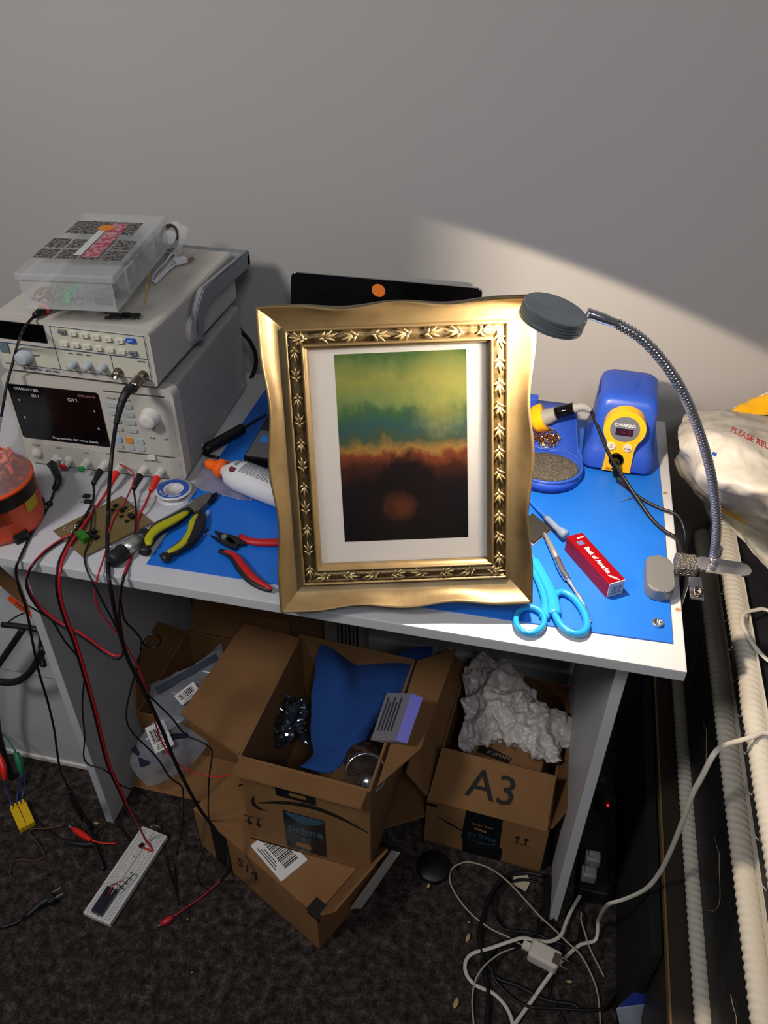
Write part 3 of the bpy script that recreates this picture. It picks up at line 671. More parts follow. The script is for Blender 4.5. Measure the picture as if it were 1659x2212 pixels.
# crumpled clear packet with a dark coil behind the organiser
t = thing('component_packet', 'small clear packet holding a dark coil, behind the white USB cable', 'packet', (-0.7679, 0.4498, 0.97))
o_ = Vector((-0.7679, 0.4498, 0.97))
obj('packet_film', patch([[o_+Vector((-0.022, -0.02, 0.001)), o_+Vector((0.0, -0.022, 0.006)), o_+Vector((0.026, -0.012, 0.002))], [o_+Vector((-0.02, 0.005, 0.012)), o_+Vector((0.0, 0.003, 0.02)), o_+Vector((0.024, 0.01, 0.014))], [o_+Vector((-0.018, 0.03, 0.026)), o_+Vector((0.004, 0.03, 0.036)), o_+Vector((0.026, 0.03, 0.028))]], 16, 16, 0.0004, 0.003, 60) , m_clear, t).location = -o_
cb = bmesh.new()
for k in range(4): add_tube(cb, spline([Vector((0.004*math.cos(a)*3.4, 0.012+0.010*math.sin(a), 0.014+0.013*math.sin(a)+k*0.0024)) for a in [i*math.pi/4 for i in range(8)]], 0.004, True), 0.0014, 6, True)
obj('wire_coil', cb, mat('coil_brown', '#2c2420', 0.4), t, True)
ftb = box((0.006, -0.006, 0.0095), (0.018, 0.020, 0.0006)); obj('print_patch', ftb, m_pr, t)

# ------------------------------------------------------------------ orange tub
t = thing('screw_tub', 'orange plastic tub with a clear upper wall and dark label at the left edge', 'tub', (-0.864, 0.062, H), 0)
jr = 0.056
obj('tub_body', lathe([(0, 0.001), (jr-0.008, 0.001), (jr-0.003, 0.004), (jr, 0.012), (jr, 0.070), (jr+0.0008, 0.0705), (jr+0.0008, 0.074), (jr-0.002, 0.075), (jr-0.002, 0.072), (jr-0.004, 0.070), (0, 0.069)], 48), mat('tub_orange', '#e8541a', 0.4, var=(30, '#df4a14')), t, True)
lb = bmesh.new()
def band(bm, a0, a1, z0, z1, r, n=20):
    A = [[bm.verts.new((rr*math.cos(R(a0+(a1-a0)*i/n)), rr*math.sin(R(a0+(a1-a0)*i/n)), z)) for i in range(n+1)] for rr, z in ((r, z0), (r, z1), (r-0.0006, z1), (r-0.0006, z0))]
    for q in range(4):
        for i in range(n): bm.faces.new((A[q][i], A[q][i+1], A[(q+1) % 4][i+1], A[(q+1) % 4][i]))
    for i in (0, n): bm.faces.new([A[q][i] for q in range(4)])
    return bm
obj('label_band', band(bmesh.new(), -130, 20, 0.052, 0.070, jr+0.0012), mat('label_black', '#15110f', 0.4), t)
obj('yellow_tag', band(bmesh.new(), -12, 10, 0.036, 0.052, jr+0.0012, 8), mat('tag_yellow', '#b8a41e', 0.5), t)
lt_ = bmesh.new()
for k in range(7): band(lt_, -120+2*(k % 3), -35-6*(k % 2), 0.049-k*0.0026, 0.0500-k*0.0026, jr+0.0009, 14)
obj('label_lines', lt_, mat('label_lines', '#5c2412', 0.5), t)
obj('white_patch', band(bmesh.new(), -92, -78, 0.012, 0.030, jr+0.0012, 6), m_paper, t)
for a in (-110, -30, 60, 150):
    fb_ = bmesh.new(); add_box(fb_, (math.cos(R(a))*(jr-0.004), math.sin(R(a))*(jr-0.004), 0.008), (0.02, 0.014, 0.015), 0.003, rot=Matrix.Rotation(R(a+90), 3, 'Z')); obj('foot', fb_, m_black, t)
obj('clear_wall', lathe([(jr-0.001, 0.073), (jr-0.001, 0.128), (jr-0.003, 0.132), (jr-0.0035, 0.132), (jr-0.002, 0.128), (jr-0.002, 0.073)], 48), m_clear, t, True)
cont = bmesh.new(); rr = random.Random(11)
for k in range(130):
    rad = (jr-0.014)*math.sqrt(rr.random()); a = rr.uniform(0, 6.28); c = Vector((rad*math.cos(a), rad*math.sin(a), 0.073+rr.uniform(0, 0.014)+0.030*(1-rad/jr))); d = Vector((rr.uniform(-1, 1), rr.uniform(-1, 1), rr.uniform(-0.3, 0.3))).normalized()*0.0075
    add_cyl(cont, c-d, c+d, 0.003, 0.0024, 6); add_cyl(cont, c-d*1.05, c-d*0.8, 0.0048, n=6)
stuff(obj('orange_anchors', cont, mat('anchor_orange', '#f06428', 0.45, var=(60, '#c23c10')), t))

# ------------------------------------------------------------------ circuit board, chips, spool
pc = [(-0.787, 0.0585, 0.7425), (-0.7358, 0.1473, 0.7425), (-0.6696, 0.1037, 0.7425), (-0.7234, 0.0202, 0.7425)]
o0 = Vector(pc[0]); t = thing('circuit_board', 'olive brown bare circuit board with green terminals, in front of the power supply', 'circuit board', (sum(p[0] for p in pc)/4, sum(p[1] for p in pc)/4, H))
obj('board', slab([Vector(p)-t.location for p in (pc[0], pc[3], pc[2], pc[1])], 0.0016), mat('board_olive', '#6e5e40', 0.35, var=(30, '#62532f')), t)
u_ = (Vector(pc[1])-o0).normalized(); v_ = (Vector(pc[3])-o0).normalized()
BM = frame_m(o0-t.location+Vector((0, 0, 0.0016)), u_, -v_ if u_.cross(v_).z < 0 else v_)
def onb(px, s, m, nm, z=None, bev=0.0003, rot=0):
    q = Vector(px)-o0; c = Vector((q.dot(BM.col[0].to_3d()), q.dot(BM.col[1].to_3d()), s[2]/2))
    b1 = bmesh.new(); add_box(b1, (0, 0, 0), s, bev); bmesh.ops.transform(b1, matrix=BM @ Matrix.Translation(c) @ Matrix.Rotation(rot, 4, 'Z'), verts=b1.verts[:]); return obj(nm, b1, m, t)
for q, s in (((-0.7318, 0.1228, 0.744), (0.006, 0.004, 0.004)), ((-0.7168, 0.117, 0.744), (0.010, 0.005, 0.005)), ((-0.7003, 0.1066, 0.744), (0.006, 0.010, 0.005)), ((-0.7144, 0.1043, 0.744), (0.004, 0.004, 0.003)), ((-0.7023, 0.0961, 0.744), (0.004, 0.004, 0.003)), ((-0.7322, 0.1144, 0.744), (0.004, 0.004, 0.003)), ((-0.7344, 0.0622, 0.744), (0.014, 0.006, 0.005)), ((-0.7256, 0.0566, 0.744), (0.006, 0.008, 0.005)), ((-0.7582, 0.077, 0.744), (0.005, 0.009, 0.004))):
    onb(q, s, m_black, 'component')
onb((-0.7129, 0.12, 0.744), (0.010, 0.0022, 0.0022), m_rsb, 'resistor', bev=0.0008)
onb((-0.707, 0.1162, 0.744), (0.010, 0.0022, 0.0022), m_rsb, 'resistor', bev=0.0008)
m_gt = mat('terminal_green', '#2c6a1c', 0.4)
onb((-0.7439, 0.054, 0.748), (0.010, 0.010, 0.009), m_gt, 'terminal_block', bev=0.0008)
onb((-0.7356, 0.0484, 0.748), (0.010, 0.010, 0.009), m_gt, 'terminal_block', bev=0.0008)
sb = bmesh.new(); rr = random.Random(5)
for k in range(9):
    q = Vector((-0.7675, 0.0673, 0.743))+Vector((rr.uniform(-0.007, 0.007), rr.uniform(-0.007, 0.007), 0))-t.location; bmesh.ops.create_icosphere(sb, subdivisions=1, radius=0.0013, matrix=Matrix.Translation((q.x, q.y, 0.0045)))
stuff(obj('solder_joints', sb, m_chrome, t, True))
for k, q in enumerate(((-0.7834, 0.1384, 0.74), (-0.7759, 0.1273, 0.74))):
    t = thing('chip_part', ['black square electronic part on the desk, the one nearer the power supply', 'black square electronic part on the desk, the one nearer the circuit board'][k], 'electronic part', q, R(8))
    obj('package', box((0, 0, 0.002), (0.009, 0.0065, 0.004), 0.0004), m_black, t)
    lg = bmesh.new()
    for s_ in (-0.0015, 0.0015): add_box(lg, (-0.0075, s_, 0.001), (0.006, 0.0007, 0.0005))
    obj('lead', lg, m_chrome, t)
t = thing('solder_spool', 'flat white solder spool with a blue printed ring, in front of the power supply corner', 'spool', (-0.6688, 0.1697, 0.74), 0.0); t.scale = (0.8, 0.8, 1)
obj('reel', lathe([(0, 0), (0.031, 0), (0.0315, 0.0012), (0.028, 0.0022), (0.022, 0.0028), (0.022, 0.0085), (0.028, 0.009), (0.0315, 0.0100), (0.031, 0.0112), (0.011, 0.0112), (0.0105, 0.009), (0, 0.009)], 40), mat('spool_white', '#cdcdd2', 0.4), t, True)
obj('solder_winding', lathe([(0.0222, 0.003), (0.0262, 0.0035), (0.0262, 0.0080), (0.0222, 0.0084)], 40), m_steel, t, True)
rg = bmesh.new(); 
A = add_prism(rg, circ(0, 0, 0.0265, 40), 0.0111, 0.0114)
obj('blue_ring', lathe([(0.0175, 0.0111), (0.0175, 0.0115), (0.0272, 0.0115), (0.0272, 0.0111)], 40), mat('spool_blue', '#2350a8', 0.5), t); rg.free()
for k, s_ in enumerate('63/37 SOLDER'):
    a = R(215+k*10); text('ring_text', s_, 0.0065, Matrix.Translation((0.0222*math.cos(a), 0.0222*math.sin(a), 0.0117)) @ Matrix.Rotation(a+R(90), 4, 'Z'), m_textw, t, align='CENTER')

# ------------------------------------------------------------------ pliers, cutters and small tools
def grip(pts, rf, o, sq=0.7, n=12, dz=0.0, step=0.004):
    P_ = spline([Vector((p[0], p[1], 0)) for p in pts], step); L = sum((b-a).length for a, b in zip(P_, P_[1:]))
    bm = add_tube(bmesh.new(), P_, (lambda s, th: rf(min(1, s/L))), n)
    rmax = max(rf(i/20) for i in range(21))
    bmesh.ops.transform(bm, matrix=Matrix.Translation((-o[0], -o[1], rmax*sq+dz)) @ Matrix.Diagonal((1, 1, sq, 1)), verts=bm.verts[:]); return bm
m_yel = mat('grip_lime', '#a8a414', 0.45); m_blkgrip = mat('grip_black', '#17181c', 0.5); m_toolm = mat('tool_metal', '#6d6a64', 0.4, 0.4)
o_ = (-0.625, 0.144, 0.743)
t = thing('pliers', 'lime and black handled pliers lying open at the left edge of the blue mat', 'pliers', (o_[0], o_[1], H+0.002))
obj('handle', grip([(-0.6289, 0.1332, 0.752), (-0.6317, 0.1274, 0.752), (-0.6398, 0.1074, 0.752), (-0.6524, 0.0858, 0.752), (-0.6549, 0.068, 0.752), (-0.652, 0.0501, 0.752), (-0.649, 0.0398, 0.752)], lambda q: 0.0045+0.0055*math.sin(math.pi*min(1, q*1.1+0.02))**0.5 if q < 0.93 else 0.0075, o_, 0.75), m_blkgrip, t, True)
obj('grip_inlay', grip([(-0.6267, 0.1231, 0.76), (-0.6376, 0.1025, 0.76), (-0.6499, 0.082, 0.76), (-0.6529, 0.0642, 0.76), (-0.6469, 0.0489, 0.76)], lambda q: 0.003+0.0042*math.sin(math.pi*q)**0.5, o_, 0.6, dz=0.0082), m_yel, t, True)
obj('handle', grip([(-0.6159, 0.1301, 0.752), (-0.6089, 0.1196, 0.752), (-0.6045, 0.097, 0.752), (-0.6048, 0.0741, 0.752), (-0.6127, 0.0538, 0.752), (-0.6193, 0.0396, 0.752), (-0.623, 0.0343, 0.752)], lambda q: 0.0045+0.0052*math.sin(math.pi*min(1, q*1.1+0.02))**0.5 if q < 0.93 else 0.0075, o_, 0.75), m_blkgrip, t, True)
obj('grip_inlay', grip([(-0.6128, 0.1223, 0.76), (-0.613, 0.1063, 0.76), (-0.6072, 0.0882, 0.76), (-0.6073, 0.0655, 0.76), (-0.6136, 0.0503, 0.76), (-0.6193, 0.0426, 0.76)], lambda q: 0.0022+0.0034*math.sin(math.pi*q)**0.5, o_, 0.6, dz=0.008), m_yel, t, True)
jw = [(-0.6336, 0.1389, 0.75), (-0.6319, 0.1518, 0.75), (-0.6279, 0.1613, 0.75), (-0.6206, 0.1694, 0.75), (-0.6141, 0.1731, 0.75), (-0.6121, 0.165, 0.75), (-0.6122, 0.1523, 0.75), (-0.6147, 0.1392, 0.75), (-0.6164, 0.1306, 0.75), (-0.6263, 0.1324, 0.75)]
obj('jaw', prism([(p[0]-o_[0], p[1]-o_[1]) for p in jw], 0.002, 0.010, bev=0.001), m_toolm, t)
jw = [(-0.6157, 0.1646, 0.752), (-0.612, 0.1752, 0.752), (-0.6079, 0.1783, 0.752), (-0.608, 0.1654, 0.752), (-0.6101, 0.1543, 0.752)]
obj('jaw', prism([(p[0]-o_[0], p[1]-o_[1]) for p in jw], 0.001, 0.008, bev=0.0006), m_blackg, t)
q = Vector((-0.6207, 0.144, 0.75)); obj('rivet', cyl((q.x-o_[0], q.y-o_[1], 0.009), (q.x-o_[0], q.y-o_[1], 0.0112), 0.0045), m_toolm, t)
# tweezers below
a = [(-0.703, 0.0447, 0.742), (-0.6925, 0.0602, 0.742), (-0.6768, 0.0785, 0.744), (-0.6591, 0.1036, 0.746), (-0.6418, 0.1418, 0.744), (-0.6376, 0.1656, 0.742)]
o_ = a[2]; t = thing('tweezers', 'long thin steel tweezers running under the lime pliers', 'tweezers', (o_[0], o_[1], H))
for s_ in (-1, 1):
    P_ = [Vector(p)-Vector((o_[0], o_[1], H)) for p in a]; off = [0.0006, 0.002, 0.0034, 0.0034, 0.002, 0.0006]
    P_ = [p+Vector((-0.5, 0.85, 0))*off[i]*s_ for i, p in enumerate(P_)]
    obj('arm', add_tube(bmesh.new(), spline(P_, 0.006), 0.001, 6, flat=(0.0009, 0.0016)), m_chrome, t, True)
# black capped desoldering tool
a, b_, c_, d_ = [Vector(p) for p in [(-0.6815, 0.013, 0.751), (-0.6742, 0.0351, 0.751), (-0.666, 0.0591, 0.751), (-0.6614, 0.0734, 0.751)]]
t = thing('solder_sucker', 'black capped silver tool sticking out under the lime pliers at the desk edge', 'hand tool', (b_.x, b_.y, H))
L_ = t.location
obj('end_cap', add_tube(bmesh.new(), [a+(a-b_).normalized()*0.0 -L_, a.lerp(b_, 0.1)-L_, a.lerp(b_, 0.5)-L_, a.lerp(b_, 0.9)-L_, b_-L_], lambda s, th: 0.0105 if s > 0.002 else 0.0085, 18), m_blkgrip, t, True)
obj('barrel', cyl(b_-L_, c_-L_, 0.0086, n=24), m_steel, t, True)
obj('body', cyl(c_-L_, d_-L_, 0.0092, 0.0085, 20), m_blkgrip, t, True)
# red cutters
o_ = (-0.5647, 0.0916, 0.75)
t = thing('flush_cutters', 'red handled black flush cutters lying open on the blue mat', 'cutters', (o_[0], o_[1], H+0.002))
obj('handle', grip([(-0.5463, 0.1006, 0.75), (-0.536, 0.0945, 0.75), (-0.5184, 0.0939, 0.75), (-0.4928, 0.0999, 0.75), (-0.4674, 0.1068, 0.75), (-0.4456, 0.1156, 0.75)], lambda q: 0.0034+0.0028*math.sin(math.pi*min(1, q*0.9+0.1)), o_, 0.75), m_redp2 if False else mat('grip_red', '#b3161e', 0.45), t, True)
obj('handle', grip([(-0.5613, 0.0672, 0.75), (-0.5504, 0.0643, 0.75), (-0.5385, 0.0572, 0.75), (-0.5236, 0.0414, 0.75), (-0.506, 0.0258, 0.75), (-0.4901, 0.0171, 0.75), (-0.4752, 0.014, 0.75)], lambda q: 0.0032+0.0028*math.sin(math.pi*min(1, q*0.9+0.05)), o_, 0.75), m_blkgrip, t, True)
obj('grip_inlay', grip([(-0.554, 0.0657, 0.755), (-0.5385, 0.0603, 0.755), (-0.5216, 0.0439, 0.755), (-0.5024, 0.027, 0.755), (-0.4743, 0.0128, 0.755)], lambda q: 0.0018+0.0034*math.sin(math.pi*q)**0.7, o_, 0.7, dz=0.0038), mat('grip_red', '#b3161e', 0.45), t, True)
for pl in ([(-0.5821, 0.1019, 0.75), (-0.5773, 0.1011, 0.75), (-0.5675, 0.0985, 0.75), (-0.5587, 0.0987, 0.75), (-0.5371, 0.0942, 0.75), (-0.5351, 0.0854, 0.75), (-0.551, 0.0816, 0.75), (-0.5641, 0.0898, 0.75), (-0.5737, 0.0952, 0.75)], [(-0.584, 0.0928, 0.75), (-0.5762, 0.0889, 0.75), (-0.5648, 0.0821, 0.75), (-0.553, 0.0774, 0.75), (-0.5432, 0.0742, 0.75), (-0.5424, 0.0818, 0.75), (-0.5549, 0.092, 0.75), (-0.5665, 0.0959, 0.75), (-0.5698, 0.0885, 0.75)]):
    obj('jaw', prism([(p[0]-o_[0], p[1]-o_[1]) for p in pl], 0.001 if pl[0][1] > 0 else 0.003, 0.0062, bev=0.0004), m_blkgrip, t)
obj('rivet', cyl((0, 0, 0.006), (0, 0, 0.0078), 0.0045, 0.004), m_chrome, t)

# clear bag under the glue bottle
cp = [[(-0.6492, 0.19, 0.743), (-0.6212, 0.1833, 0.743), (-0.5895, 0.1799, 0.743), (-0.5584, 0.1772, 0.744)], [(-0.6532, 0.212, 0.746), (-0.6222, 0.1999, 0.75), (-0.595, 0.2036, 0.744), (-0.5644, 0.2066, 0.743)], [(-0.6537, 0.2335, 0.752), (-0.6285, 0.2271, 0.754), (-0.6015, 0.2387, 0.744), (-0.5687, 0.2339, 0.743)], [(-0.6568, 0.2563, 0.746), (-0.6366, 0.2574, 0.746), (-0.6045, 0.2655, 0.744), (-0.577, 0.2674, 0.743)]]
tag(obj('plastic_bag', patch(cp, 36, 36, 0.0003, 0.0035, 55), mat('bag_film', '#9c96a4', 0.15, alpha=0.42, spec=0.8), None, True), 'clear crinkled plastic bag lying under the glue bottle nozzle', 'plastic bag')
# glue bottle
a, b_ = Vector((-0.6077, 0.2103, 0.7625)), Vector((-0.5223, 0.1817, 0.7625)); gx_ = (b_-a).normalized(); gx_.z = 0
t = thing('glue_bottle', 'white glue bottle with an orange twist nozzle lying on the mat', 'bottle', (a.x, a.y, 0.7435), mtx=frame_m((a.x, a.y, 0.7645), gx_, (-gx_.y, gx_.x, 0)))
LX = Matrix.Rotation(R(90), 4, 'Y')
obj('bottle_body', lathe([(0, 0.125), (0.015, 0.125), (0.020, 0.120), (0.0215, 0.110), (0.0220, 0.06), (0.0215, 0.030), (0.0185, 0.014), (0.012, 0.005), (0.0085, 0.001), (0.008, -0.002), (0, -0.002)], 36, LX, sx=0.92, sy=1.12), mat('bottle_white', '#d4d6da', 0.4, sub=0.1), t, True)
obj('nozzle_cap', lathe([(0, -0.002), (0.0120, -0.002), (0.0128, -0.006), (0.0118, -0.0135), (0.0080, -0.0165), (0.0072, -0.0185), (0.0078, -0.024), (0.0070, -0.030), (0.0045, -0.0345), (0, -0.036)], 24, LX), mat('cap_orange', '#f2661a', 0.4), t, True)
rb = bmesh.new()
for k in range(16):
    a = 2*math.pi*k/16; add_box(rb, (-0.0075, 0.0122*math.cos(a), 0.0122*math.sin(a)), (0.008, 0.0012, 0.0012))
obj('cap_rib', rb, mat('cap_orange', '#f2661a', 0.4), t)
gl = bmesh.new(); rr = random.Random(4)
for k in range(15):          # printed instructions
    y = 0.0155-k*0.0019
    z = math.sqrt(max(0, 1-(y/(0.0246))**2))*0.0203+0.00012; x = 0.034 if k > 2 else 0.026
    while x < 0.112:
        L_ = rr.uniform(0.004, 0.012); add_box(gl, (x+L_/2, y, z), (L_, 0.0008, 0.0003), rot=Matrix.Rotation(-math.asin(max(-1, min(1, y/0.0285))), 3, 'X')); x += L_+0.0014
stuff(obj('instruction_print', gl, mat('print_slate', '#565c66', 0.6), t))
text('glue_text', 'GLUE', 0.0062, Matrix.Translation((0.024, -0.006, 0.0209)) @ Matrix.Rotation(R(90), 4, 'Z'), m_textb, t)
hmk = prism([(0.020, -0.014), (0.0245, -0.0175), (0.029, -0.014), (0.029, -0.0085), (0.020, -0.0085)], 0.0166, 0.0192); obj('label_mark', hmk, mat('mark_maroon', '#7c3038', 0.5), t)

# small parts on the mat
t = thing('resistor_part', 'tiny leaded component on the mat between the pliers and the red cutters', 'electronic part', (-0.5942, 0.103, 0.743))
obj('part_body', cyl((0, -0.003, 0.0014), (0.0005, 0.003, 0.0014), 0.0014, n=10), m_black, t)
q = [(-0.6001, 0.0731, 0.743), (-0.5965, 0.0871, 0.743), (-0.5928, 0.0994, 0.743), (-0.5865, 0.1028, 0.743)]; o_ = t.location
obj('lead', tube([Vector(p)-o_ for p in q], 0.0004, 5, 0.003), m_chrome, t)
t = thing('glass_diode', 'small clear and copper part beside the pliers head on the mat', 'electronic part', (-0.6078, 0.1377, 0.743))
q = [Vector(p)-t.location for p in [(-0.6075, 0.1423, 0.745), (-0.6049, 0.1296, 0.745), (-0.6017, 0.1124, 0.745), (-0.5994, 0.0992, 0.745)]]
obj('part_body', add_tube(bmesh.new(), q[:2], 0.0025, 10), m_clear, t, True); obj('lead', tube(q[1:], 0.0011, 6, 0.003), mat('copper_grey', '#7a6a64', 0.4, 0.6), t)
# ------------------------------------------------------------------ right part of the mat
pb_o = Vector((-0.1045, 0.1400, H+0.002)); ang = math.atan2(0.093-0.172, -0.086+0.140)
t = thing('power_bank', 'red metal stick power bank with white lettering on the blue mat', 'power bank', pb_o, ang)
m_pb = mat('anodised_red', '#c01020', 0.28, 0.7, bump=(400, 0.05, 0.0003))
obj('body', box((0, 0, 0.0115), (0.093, 0.0225, 0.0225), 0.0009), m_pb, t)
obj('end_cap', box((0.0468, 0, 0.0115), (0.0012, 0.0215, 0.0215), 0.0004), mat('cap_grey', '#b8b8bc', 0.5), t)
capt = bmesh.new()
for k in range(4): add_box(capt, (0.0475, 0.0, 0.006+k*0.0032), (0.0003, 0.015-0.002*(k % 2), 0.0011))
obj('cap_print', capt, mat('print_slate', '#565c66', 0.6), t)
text('brand_text', 'Bank of America', 0.0088, Matrix.Translation((-0.020, -0.0005, 0.0229)), mat('print_pale', '#e8dcdc', 0.5), t, sx=0.86, bold=0.0002)
fl = bmesh.new()
for k in range(5):
    x = 0.0365+k*0.0018; add_prism(fl, [(x-0.004, -0.0045+k*0.0015), (x+0.0016, -0.0045+k*0.0015+0.0018), (x+0.0016, -0.0034+k*0.0015+0.0018), (x-0.004, -0.0034+k*0.0015)], 0.0228, 0.0230)
obj('flag_mark', fl, mat('print_pale', '#e8dcdc', 0.5), t)
obj('indicator_window', box2((-0.033, -0.006, 0.0226), (-0.0255, 0.002, 0.0230), 0.0), mat('window_blue', '#5a5f86', 0.15), t)
obj('indicator_window', box2((-0.0395, -0.001, 0.0226), (-0.0375, 0.008, 0.0230), 0.0), mat('print_pale', '#e8dcdc', 0.5), t)
ub = [(-0.1405, 0.1883, 0.7535), (-0.1466, 0.1952, 0.753), (-0.1528, 0.2021, 0.7525), (-0.1669, 0.2251, 0.749), (-0.1803, 0.2464, 0.746), (-0.1941, 0.265, 0.7455), (-0.2149, 0.2841, 0.7455), (-0.2413, 0.2903, 0.7455)]
t = thing('blue_usb_cable', 'braided blue USB cable plugged into the red power bank', 'cable', (ub[2][0], ub[2][1], H+0.002))
m_bc = mat('clear_blue_cable', '#1f62c4', 0.25, var=(500, '#3274d0', 0.45, 0.6), coat=0.4)
obj('cord', add_tube(bmesh.new(), spline(rel(ub[2:], t), 0.0016), lambda s, th: 0.0028*(1+0.12*math.sin(s*1800+2*th)), 10), m_bc, t, True)
obj('plug_moulding', add_tube(bmesh.new(), spline(rel(ub[0:4], t), 0.004), lambda s, th: 0.0060 if s < 0.013 else 0.0042, 14), mat('clear_blue_plug', '#7f90a8', 0.2, alpha=0.8), t, True)
# grey card offcut
q = [(-0.2052, 0.198, 0.7445), (-0.1792, 0.1715, 0.7445), (-0.1591, 0.2049, 0.7445), (-0.1852, 0.2327, 0.7445)]
o_ = Vector(q[2]); t = thing('foam_pad', 'dark grey square pad with a white torn underside, half behind the frame', 'pad', (q[2][0]-0.012, q[2][1], H+0.002))
pts_ = [Vector((p[0], p[1], 0))-Vector((t.location.x, t.location.y, 0)) for p in q]
obj('pad_top', slab([p+Vector((0, 0, 0.0028)) for p in pts_], 0.003), mat('pad_dark', '#211e1c', 0.8, bump=(300, 0.3)), t)
obj('pad_base', slab([p*1.02+Vector((0, 0, 0.0003)) for p in pts_], 0.0024), mat('pad_white', '#c8c4be', 0.8), t)
# precision screwdriver
q = [Vector(p) for p in [(-0.167, 0.1941, 0.747), (-0.1532, 0.1598, 0.747), (-0.1484, 0.1473, 0.747), (-0.1411, 0.1271, 0.747), (-0.1337, 0.1137, 0.746), (-0.1307, 0.1085, 0.746), (-0.1114, 0.072, 0.745), (-0.1037, 0.0492, 0.7435)]]
t = thing('precision_screwdriver', 'slim silver precision screwdriver lying between the scissors and the power bank', 'screwdriver', (q[3].x, q[3].y, H+0.002)); q = rel(q, t)
obj('handle', add_tube(bmesh.new(), [q[0], q[0].lerp(q[1], 0.1), q[1], q[2]], lambda s, th: 0.0022+0.0018*min(1, s*60), 14), m_steel, t, True)
obj('knurled_grip', add_tube(bmesh.new(), spline([q[2], q[3], q[4]], 0.0011), lambda s, th: 0.0043+0.00035*math.sin(9*th+s*900), 18), m_chrome, t, True)
obj('shaft', add_tube(bmesh.new(), spline([q[4], q[5], q[6]], 0.004), lambda s, th: 0.0024 if s < 0.012 or 0.026 < s < 0.036 else 0.0017, 12), m_steel, t, True)
obj('tip', add_tube(bmesh.new(), spline([q[6], q[6].lerp(q[7], 0.5), q[7]], 0.002), lambda s, th: 0.0017-0.0006*min(1, s*60)+0.0004*math.sin(s*1500), 10), m_chrome, t, True)
# scissors
m_sc = mat('scissor_blue', '#1f8ecc', 0.3, coat=0.2)
o_ = Vector((-0.1508, 0.0707, 0.745)); t = thing('scissors', 'light blue handled scissors lying with the loops over the front edge of the mat', 'scissors', (o_.x, o_.y, H+0.002))
def zz(p, z): return Vector((p[0]-o_.x, p[1]-o_.y, z))
l1 = [zz(p, 0.0046) for p in [(-0.1881, 0.0293, 0.746), (-0.1863, 0.0442, 0.746), (-0.1775, 0.0532, 0.746), (-0.1669, 0.0533, 0.746), (-0.1583, 0.0446, 0.746), (-0.1563, 0.0314, 0.746), (-0.1622, 0.0183, 0.746), (-0.172, 0.0123, 0.746), (-0.1827, 0.0164, 0.746)]]
l2 = [zz(p, 0.0046) for p in [(-0.1482, 0.0782, 0.746), (-0.1401, 0.0882, 0.746), (-0.1291, 0.0851, 0.746), (-0.1185, 0.0724, 0.746), (-0.1111, 0.0555, 0.746), (-0.1085, 0.0381, 0.746), (-0.1133, 0.0267, 0.746), (-0.1224, 0.0238, 0.746), (-0.1339, 0.0292, 0.746), (-0.143, 0.0436, 0.746), (-0.1493, 0.0613, 0.746)]]
h1_ = obj('finger_loop', add_tube(bmesh.new(), spline(l1, 0.004, True), 0.004, 12, True, flat=(0.0036, 0.0042)), m_sc, t, True)
h2_ = obj('finger_loop', add_tube(bmesh.new(), spline(l2, 0.004, True), 0.004, 12, True, flat=(0.0044, 0.0046)), m_sc, t, True)
obj('shank', grip([(-0.1565, 0.0412, 0.746), (-0.1562, 0.0684, 0.746), (-0.1622, 0.0929, 0.746), (-0.1718, 0.1185, 0.746), (-0.1794, 0.1431, 0.746)], lambda q: 0.0062, o_, 0.62), m_sc, t, True)
obj('shank', grip([(-0.1453, 0.0476, 0.746), (-0.1502, 0.0761, 0.746), (-0.1582, 0.0988, 0.746), (-0.1673, 0.1186, 0.746), (-0.1756, 0.1377, 0.746)], lambda q: 0.0080-0.002*q, o_, 0.55, dz=0.002), m_sc, t, True)
bl = [(-0.1731, 0.1356, 0.746), (-0.1809, 0.1472, 0.746), (-0.2234, 0.2137, 0.746), (-0.2255, 0.2052, 0.746), (-0.1834, 0.1359, 0.746)]
obj('blade', prism([(p[0]-o_.x, p[1]-o_.y) for p in bl], 0.003, 0.0046), m_steel, t)
bl = [(-0.1731, 0.1356, 0.746), (-0.18, 0.151, 0.746), (-0.2124, 0.2264, 0.746), (-0.216, 0.2195, 0.746), (-0.1824, 0.1379, 0.746)]
obj('blade', prism([(p[0]-o_.x, p[1]-o_.y) for p in bl], 0.0047, 0.0062), m_steel, t)
t = wire('wire_offcut', [(-0.0692, 0.2938, 0.7435), (-0.0582, 0.3011, 0.744), (-0.0455, 0.3124, 0.7435)], 0.0007, m_chrome, 'short bright wire offcut on the mat under the station cord', 'wire offcut')

